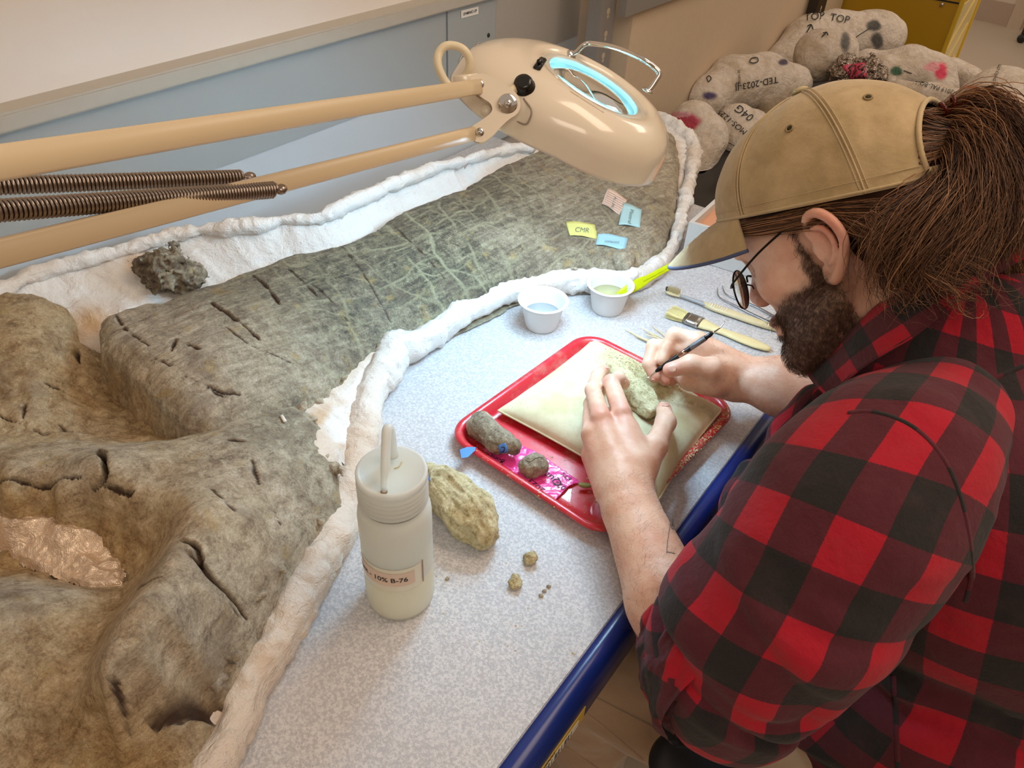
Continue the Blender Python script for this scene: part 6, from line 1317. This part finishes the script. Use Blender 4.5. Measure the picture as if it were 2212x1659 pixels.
# hair tie: coiled translucent red-brown band behind the cap opening
tie = N('amber_plastic'); tie.set(Base_Color=srgb('6a1f10'), Roughness=.08, Transmission_Weight=.5, IOR=1.4)
tc_ = D(2072, 268, .722); tx, ty, tz = frame(D(2100, 262, .70)-D(2020, 290, .76)); t = np.linspace(0, 1, 420); th = t*2*math.pi
pth = tc_+np.outer(np.cos(th)*.021+np.cos(th)*.0055*np.cos(th*13), tx)+np.outer(np.sin(th)*.021+np.sin(th)*.0055*np.cos(th*13), ty)+np.outer(np.sin(th*13)*.0055, tz)
o = obj('hair_tie', tube(pth, .0018, 7, cap=False), tie.m); tag(o, 'glossy red-brown coil hair tie holding the ponytail', 'hair tie')
# ---- shirt
pm = N('buffalo_check_flannel'); uvv = pm.attr('check', 'Vector'); sx_ = pm.n('ShaderNodeSeparateXYZ', {0: uvv}); jt = pm.noise(900, 2, .6); 
def band(v_, o_): 
    a = pm.math('ADD', v_, pm.math('MULTIPLY', pm.math('SUBTRACT', jt, .5), .05)); fr = pm.math('FRACT', pm.math('MULTIPLY', a, .5)); tri = pm.math('ABSOLUTE', pm.math('SUBTRACT', fr, .5)); return pm.rng(tri, .246, .254)
A_, B_ = band(sx_.outputs[0], 0), band(sx_.outputs[1], 0); sm_ = pm.math('MULTIPLY', pm.math('ADD', A_, B_), .5)
tl = pm.noise(1500, 2, .7); fz = pm.noise(30, 4, .6)
pcol = pm.n('ShaderNodeValToRGB', {'Fac': sm_}); e = pcol.color_ramp.elements; e[0].position = 0; e[0].color = srgb('1d1c1c'); e[1].position = 1; e[1].color = srgb('ab0d26'); en = e.new(.5); en.color = srgb('521724'); pcol.color_ramp.interpolation = 'LINEAR'
pc2 = pm.mix(pm.rng(tl, .5, .8, 0, .14), pcol.outputs[0], srgb('8d5560')); pc2 = pm.mix(pm.rng(fz, .5, .75, 0, .06), pc2, srgb('a06a70'))
pm.set(Base_Color=pc2, Roughness=.95, Sheen_Weight=.08, Sheen_Roughness=.5, Normal=pm.bump(tl, .45, .0008, pm.bump(pm.noise(140, 4, .6), .3, .002, pm.bump(fz, .35, .010))))
CK = .037
def spart(name, vf, uvf, rot=0., offs=(0, 0), par=None, mask=None, it=1, label=None):
    v, f = vf; v = relax(v, f, it); u = uvf(v); c, s_ = math.cos(rot), math.sin(rot); u = np.c_[u[:, 0]*c-u[:, 1]*s_, u[:, 0]*s_+u[:, 1]*c]/CK+np.array(offs)
    if mask is not None: k = mask(v)[f].all(1); f = f[k]
    return obj(name, (v, f), pm.m, par, attrs={'check': np.c_[u, np.zeros(len(u))]}, label=label)
def axis_uv(path, ref):
    p = smooth_path(path, 60); seg_ = np.r_[0, np.cumsum(np.linalg.norm(np.diff(p, axis=0), axis=1))]; X_, Y_, T_ = frames_along(p, ref)
    def fn(v):
        out = []
        for k in range(0, len(v), 20000):
            w = v[k:k+20000]; dd = w[:, None, :]-p[None, ::3]; d2 = (dd**2).sum(-1); wt = np.exp(-(d2-d2.min(1)[:, None])/(2*.022**2)); wt /= wt.sum(1)[:, None]
            vv = (wt*(seg_[None, ::3]+(dd*T_[None, ::3]).sum(-1))).sum(1); a = np.arctan2((wt*(dd*Y_[None, ::3]).sum(-1)).sum(1), (wt*(dd*X_[None, ::3]).sum(-1)).sum(1)); out.append(np.c_[a*.092, vv])
        return np.concatenate(out)
    return fn
shirt = man
# torso
TS = SDF()
lean = lambda a: np.array([[math.cos(a), 0, math.sin(a)], [0, 1, 0], [-math.sin(a), 0, math.cos(a)]])
TS.ell([.115, .79, .12], (.15, .205, .20), lean(-.5), 0); TS.ell([.20, .785, -.03], (.165, .205, .20), lean(-.45), .05); TS.ell([.27, .78, -.22], (.17, .205, .15), None, .05)
TS.cone([.035, .675, .21], [.03, .94, .215], .070, .078, .05); TS.chain([D(1900, 790, .79), D(1960, 765, .78), D(2160, 690, .76), D(2300, 700, .78)], [.025, .045, .05, .05], .03); TS.chain([D(1830, 1600, .93), D(2150, 1600, .88)], [.085, .09], .05); TS.cone([.06, .72, .24], [.0, .80, .29], .07, .062, .05); TS.ell([.02, .80, .10], (.09, .15, .16), None, .05); TS.ell([-.01, .76, -.06], (.085, .10, .09), None, .04)
TS.ell([.15, .66, .16], (.12, .09, .14), None, .05); TS.ell([.17, .66, -.08], (.16, .12, .17), lean(-.4), .05)
def folds(g, ax, fr, amp, seed):
    q = g@np.asarray(ax).T; return amp*(1-np.abs(fbm(q, fr, 2, seed))*2.2)
def tn_(g): 
    d = .006*fbm(g, 9, 3, 31)+.014*np.exp(-(fbm(np.stack([g[..., 0]*4+g[..., 2]*4, g[..., 1]*4+g[..., 2]*3, g[..., 2]*10-g[..., 0]*5], -1), 1, 2, 33)/.09)**2)*sstep(.20, .04, g[..., 2])
    return d-.002
tv_, tf_ = TS.mesh(.0047, tn_, pad=.012)
sp_ax = [[.02, .79, .33], [.10, .79, .18], [.19, .79, 0], [.25, .79, -.2], [.27, .79, -.38]]
fn_t = axis_uv(sp_ax, (0, 1, 0))
neckc = np.array([-.02, .80, .33])
torso = spart('shirt_back', (tv_, tf_), lambda v: fn_t(v)*[1.9, 1.0], .20, (.3, .55), man)
# sleeves
slp = [(2010, 925, .735, .070), (1930, 1010, .70, .082), (1830, 1130, .70, .092), (1720, 1270, .715, .092), (1620, 1380, .745, .084), (1560, 1455, .775, .066)]
SL = SDF(); p_, r_ = pathr(slp); SL.chain(p_, r_, .03); SL.cone(p_[-1], D(1500, 1420, .79), .064, .044, .03)
SL.ell(D(1600, 1510, .78), (.055, .055, .045), None, .03)
sd0 = nrm(p_[-1]-p_[0]); 
def sn_(g):
    s_ = (g-p_[0])@sd0; q = np.stack([(g@_X)*4, (g@np.array([0, 1, 0.]))*4, s_*17+((g@np.array([0, 1., 0]))*9)], -1); w_ = sstep(.13, .30, s_)
    return .005*fbm(g, 10, 3, 35)+(.013*w_+.002)*np.exp(-(fbm(q, 1, 2, 36)/.10)**2)-(.006*w_)
slv, slf = SL.mesh(.0034, sn_, pad=.014)
fn_s = axis_uv(p_+[D(1500, 1420, .79)], -_X)
cutn = nrm(D(1455, 1330, .81)-D(1540, 1455, .765)); cutp = D(1525, 1415, .785)
sleeve = spart('sleeve', (slv, slf), lambda v: fn_s(v)*[1.0, 1.0], -.22, (.42, .15), man)
# rolled cuff of the near sleeve: nested bands around the forearm
ca_, cb_ = D(1560, 1462, .765), D(1462, 1332, .820); cx_ = nrm(cb_-ca_)
def cuff(a, b, r0_, r1_, name, nz, seed, th=.004, rot_=0.3, off=(0, 0)):
    n = 40; t = np.linspace(0, 1, n); p = a+np.outer(t, b-a); x, y, z = frame(b-a, _X); ang = np.linspace(0, 2*math.pi, 90, endpoint=False); rr_ = r0_+(r1_-r0_)*t+.004*np.sin(t*math.pi)
    R_ = rr_[:, None]*(1+.06*np.cos(2*ang+1)[None])+nz*fbm(np.stack(np.broadcast_arrays(t[:, None]*3, np.cos(ang)[None]*1.6, np.sin(ang)[None]*1.6), -1), 1.3, 3, seed)
    out = p[:, None]+x*(np.cos(ang)[None]*R_)[..., None]+y*(np.sin(ang)[None]*R_)[..., None]
    Ri = R_-th-.004; inn = (p[:, None]+x*(np.cos(ang)[None]*Ri)[..., None]+y*(np.sin(ang)[None]*Ri)[..., None])[::-1]
    lip = p[-1][None, None]+(b-a)/np.linalg.norm(b-a)*.003+(x*(np.cos(ang)[None]*(R_[-1:]-th*.6))[..., None]+y*(np.sin(ang)[None]*(R_[-1:]-th*.6))[..., None])
    rings = np.concatenate([out, lip, inn]); v, f = loft(rings, cap=False); L = np.linalg.norm(b-a)
    uv_ = np.concatenate([np.stack(np.broadcast_arrays(ang[None]*.062, (t*L)[:, None]), -1), np.stack([ang*.062, np.full(90, L)], -1)[None], np.stack(np.broadcast_arrays(ang[None]*.062, (t[::-1]*L)[:, None]), -1)]).reshape(-1, 2)
    c, s_ = math.cos(rot_), math.sin(rot_); uv_ = np.c_[uv_[:, 0]*c-uv_[:, 1]*s_, uv_[:, 0]*s_+uv_[:, 1]*c]/CK+np.array(off)
    return obj(name, (v, f), pm.m, man, attrs={'check': np.c_[uv_, np.zeros(len(uv_))]})
cuff(ca_+cx_*.01, cb_, .074, .055, 'cuff', .007, 41, off=(.6, .1)); cuff(ca_+cx_*-.015, ca_+cx_*.045, .083, .074, 'cuff', .008, 43, rot_=-.4, off=(.2, .9))
# far sleeve
SR = SDF(); SR.chain([np.array([.02, .95, .20]), np.array([.0, 1.0, .12]), D(1815, 900, 1.06), D(1752, 858, 1.08)], [.085, .075, .068, .058], .02)
v, f = SR.mesh(.004, lambda g: .005*fbm(g, 16, 3, 45), pad=.012); fn_r = axis_uv([np.array([.02, .95, .20]), D(1752, 858, 1.08)], (0, 0, 1))
cutr = D(1738, 850, 1.08); dr_ = nrm(D(1700, 840, 1.09)-D(1790, 868, 1.07))
spart('sleeve', (v, f), fn_r, .3, (.2, .4), man, lambda v: ((v-cutr)@dr_ < .0))
# front of the shirt hanging towards the bench
FR = SDF(); FR.chain([D(1765, 880, .93), D(1725, 960, .93), D(1690, 1040, .92), D(1640, 1130, .93), D(1600, 1210, .95), D(1590, 1290, .97)], [.028, .034, .036, .04, .045, .05], .02); FR.chain([D(1625, 1025, .99), D(1612, 1090, .97), D(1600, 1160, .97)], [.022, .030, .03], .015)
v, f = FR.mesh(.0032, lambda g: .006*fbm(g, 22, 3, 47), pad=.012); fn_f = axis_uv([D(1765, 880, .93), D(1590, 1290, .97)], (0, 1, 0))
spart('shirt_front', (v, f), fn_f, .5, (.1, .3), man)
# collar
cu_ = GD([(1737, 800, .885), (1775, 768, .855), (1831, 722, .80), (1885, 665, .765), (1925, 640, .745), (2000, 610, .725), (2090, 560, .715), (2180, 500, .715)]); cl_ = GD([(1788, 862, .83), (1815, 835, .80), (1858, 798, .755), (1910, 765, .72), (1968, 735, .70), (2050, 672, .685), (2130, 610, .68), (2230, 550, .68)])
cu_, cl_ = smooth_path(cu_, 60), smooth_path(cl_, 60)
nv_ = nrm(CAM-cu_.mean(0)); rows = []
for t in np.linspace(0, 1, 16): rows.append(cu_*(1-t)+cl_*t+nv_*(.010*math.sin(math.pi*min(1, t*1.1))))
for t in np.linspace(1, 0, 16): rows.append(cu_*(1-t)+cl_*t+nv_*(.010*math.sin(math.pi*min(1, t*1.1))-.007))
rows = np.array(rows).transpose(1, 0, 2); v, f = loft(rows, cap=True)
Lc = np.r_[0, np.cumsum(np.linalg.norm(np.diff(cu_, axis=0), axis=1))]; uc = np.repeat(Lc, 32)/CK+.35; vc = np.tile(np.r_[np.linspace(0, 1, 16), np.linspace(1, 0, 16)]*.085/CK+.1, 60)
v = v+vnormals(v, np.array([q for q in f if len(q) == 4]))*(.0025*fbm(v, 26, 3, 49))[:, None]
collar = obj('collar', (v, f), pm.m, man, attrs={'check': np.c_[uc, vc, vc*0]})
BV.clear()
# stitched seams
def seam_on(o, pts, r=.0022, name='seam', chk=(.75, .75), n=60, flatk=1):
    p = smooth_path(np.c_[np.asarray(pts, float), np.zeros(len(pts))], n)[:, :2]; q = []
    for a, b in p:
        hs = [x for x in (hit(oo, a, b, -.0012) for oo in (o if isinstance(o, tuple) else (o,))) if x is not None]
        if hs: q.append(min(hs, key=lambda x: np.linalg.norm(x[0]-CAM))[0])
    if len(q) < 4: return
    q = np.array(q); 
    for _ in range(3): q[1:-1] = (q[:-2]+q[1:-1]*2+q[2:])/4
    v, f = tube(q, r, 6); L = np.r_[0, np.cumsum(np.linalg.norm(np.diff(q, axis=0), axis=1))]; u = np.repeat(L/CK, 6)
    obj(name, (v, f), pm.m, man, attrs={'check': np.c_[u, np.full(len(u), chk[0]), u*0]})
AH = [(1832, 892), (1880, 888), (1940, 905), (1990, 935), (2035, 985), (2065, 1045), (2085, 1110), (2098, 1180), (2100, 1240), (2085, 1300)]
seam_on((torso, sleeve), AH, .0026)
seam_on(torso, [(1975, 930), (2040, 880), (2110, 840), (2160, 812), (2212, 790)], .0025)
seam_on(collar, [(1795, 852), (1858, 792), (1965, 728), (2045, 664), (2125, 602)], .0015)
seam_on(torso, [(1930, 1460), (1935, 1540), (1940, 1659)], .003)
# ---- trousers
tm = N('brown_corduroy'); tn1 = tm.noise(500, 3, .6); tm.set(Base_Color=tm.mix(tm.noise(18, 4), srgb('957c64'), srgb('bba288')), Roughness=.9, Sheen_Weight=.3, Normal=tm.bump(tn1, .35, .001, tm.bump(tm.noise(14, 4), .5, .012)))
TR_ = SDF(); TR_.chain([np.array([.27, .70, -.27]), np.array([.02, .60, -.22]), np.array([-.22, .57, -.22])], [.105, .10, .085], .03); TR_.chain([np.array([.27, .88, -.27]), np.array([-.22, .94, -.22])], [.105, .085], .03)
TR_.chain([np.array([-.22, .57, -.22]), np.array([-.20, .58, -.65])], [.08, .055], .02); TR_.chain([np.array([-.22, .94, -.22]), np.array([-.20, .93, -.65])], [.08, .055], .02); TR_.ell([.27, .79, -.26], (.16, .19, .12), None, .04)
v, f = TR_.mesh(.006, lambda g: .008*fbm(g*[1, 1.8, 1], 13, 3, 51), pad=.016); v = relax(v, f, 1); v[:, 2] = np.maximum(v[:, 2], -T+.02)
trs = obj('trousers', (v, f), tm.m, man)
for pts in ([(1272, 1500), (1330, 1530), (1412, 1572)], [(1205, 1600), (1270, 1645), (1330, 1690)], [(1250, 1530), (1300, 1566), (1390, 1640)]):
    p = [hit(trs, a, b, .0005) for a, b in smooth_path(np.c_[np.array(pts, float), np.zeros(3)], 20)[:, :2]]; p = [x[0] for x in p if x is not None]
    if len(p) > 4: obj('seam', tube(np.array(p), .0022, 6), tm.m, man)
for yy in (.58, .93): 
    sh_ = SDF(); sh_.cone([-.20, yy, -T+.05], [-.36, yy, -T+.035], .045, .032, .02); sh_.cone([-.20, yy, -T+.09], [-.20, yy, -T+.05], .04, .045, .02); v, f = sh_.mesh(.006); v[:, 2] = np.maximum(v[:, 2], -T+.001); obj('shoe', (v, f), m_dark, man)
# ---- dental probe in the right hand
q0, q1 = P(1414, 805, .088), P(1547, 713, .165)
pr0 = D(1416, 803, depth(P(1431, 790, .092))-.003); pr1 = D(1540, 719, depth(pr0)-.018)
pw = nrm(pr1-pr0); Lp = np.linalg.norm(pr1-pr0)
probe = thing('dental_probe', 'slim black and steel dental probe held in the right hand', 'probe', pr0)
seg_ = [(0, .0016), (.03, .0026), (.07, .0034), (.10, .0030), (.14, .0030), (.16, .0036), (.3, .0038), (.55, .0038), (.57, .0036), (.60, .0038), (.88, .0038), (.90, .0030), (.93, .0034), (.97, .0030), (1.0, .0016)]
obj('grip', lathe([(0, -.0005)]+[(r, t*Lp) for t, r in seg_]+[(0, Lp+.0005)], pr0, pw, 20), flat('black_anodised', '1b1a1d', .25, .5), probe)
obj('grip_sleeve', lathe([(.0034, .60*Lp), (.0040, .605*Lp), (.0040, .86*Lp), (.0034, .865*Lp)], pr0, pw, 20), flat('knurled_grey', '6f6f72', .4, .8, n=.3, ns=900, bump=.6, bs=1500), probe, label='knurled grey sleeve')
obj('band', lathe([(.0034, .40*Lp), (.0039, .402*Lp), (.0039, .535*Lp), (.0034, .54*Lp)], pr0, pw, 20), flat('copper_reflection_band', 'a98a7c', .15, 1.0), probe, label='shiny band')
tipz = P(1389, 830, .058); obj('tip', tube(smooth_path([pr0+pw*.001, D(1404, 814, depth(pr0)+.004), D(1396, 818, depth(pr0)+.006), tipz], 24), np.linspace(.0013, .0003, 24), 8), m_mirror, probe)
obj('tip', tube(smooth_path([pr1, D(1556, 708, depth(pr1)), D(1564, 697, depth(pr1)), D(1567, 691, depth(pr1)-.001), D(1575, 692, depth(pr1)-.001)], 24), np.linspace(.0013, .0003, 24), 8), m_mirror, probe)
# ---- chair
ch = thing('office_chair', 'black office chair with a rounded armrest under the checked shirt', 'chair', (.27, .79, -T))
m_seat = flat('black_seat_fabric', '1a1a1b', .8, n=.15, ns=200)
def rbox(c, s, rot=None, bev=.02): return box(c, s, rot, bev, 4)
obj('seat', rbox([.22, .79, -.395], (.50, .50, .07)), m_seat, ch); obj('backrest', rbox([.53, .79, -.02], (.06, .44, .52), lean(.12), .028), m_seat, ch)
ar0 = P(1400, 1600, -.075); m_pad = flat('black_armrest_pad', '202124', .42)
A0_ = D(1478, 1655, .85); 
for dy_, nm_ in ((0, 'armrest'), (.62, 'armrest')):
    c0 = A0_+[0, dy_, 0]; s_ = SDF(); s_.cone(c0, c0+[.22, 0, 0], .040, .042, .0, 'u', (np.array([0, 0, 1.]), 2.0)); v, f = s_.mesh(.004, pad=.01); v = relax(v, f, 2); obj('armrest', (v, f), m_pad, ch)
    obj('armrest_post', tube(np.array([c0+[.12, 0, -.01], c0+[.12, .02 if dy_ == 0 else -.02, -.32]]), .016, 12), m_blk, ch)
obj('column', tube(np.array([[.25, .79, -.43], [.25, .79, -.66]]), .025, 18), m_chrome, ch)
for k in range(5):
    a = 2*math.pi*k/5+.3; e_ = np.array([.25+.28*math.cos(a), .79+.28*math.sin(a), -.68]); obj('base_leg', tube(np.array([[.25, .79, -.655], e_]), [.026, .016], 10), m_blk, ch); obj('caster', lathe([(0, -.012), (.026, -.012), (.028, 0), (.026, .012), (0, .012)], e_+[0, 0, -.042], (math.cos(a+.7), math.sin(a+.7), 0), 18), m_blk, ch)
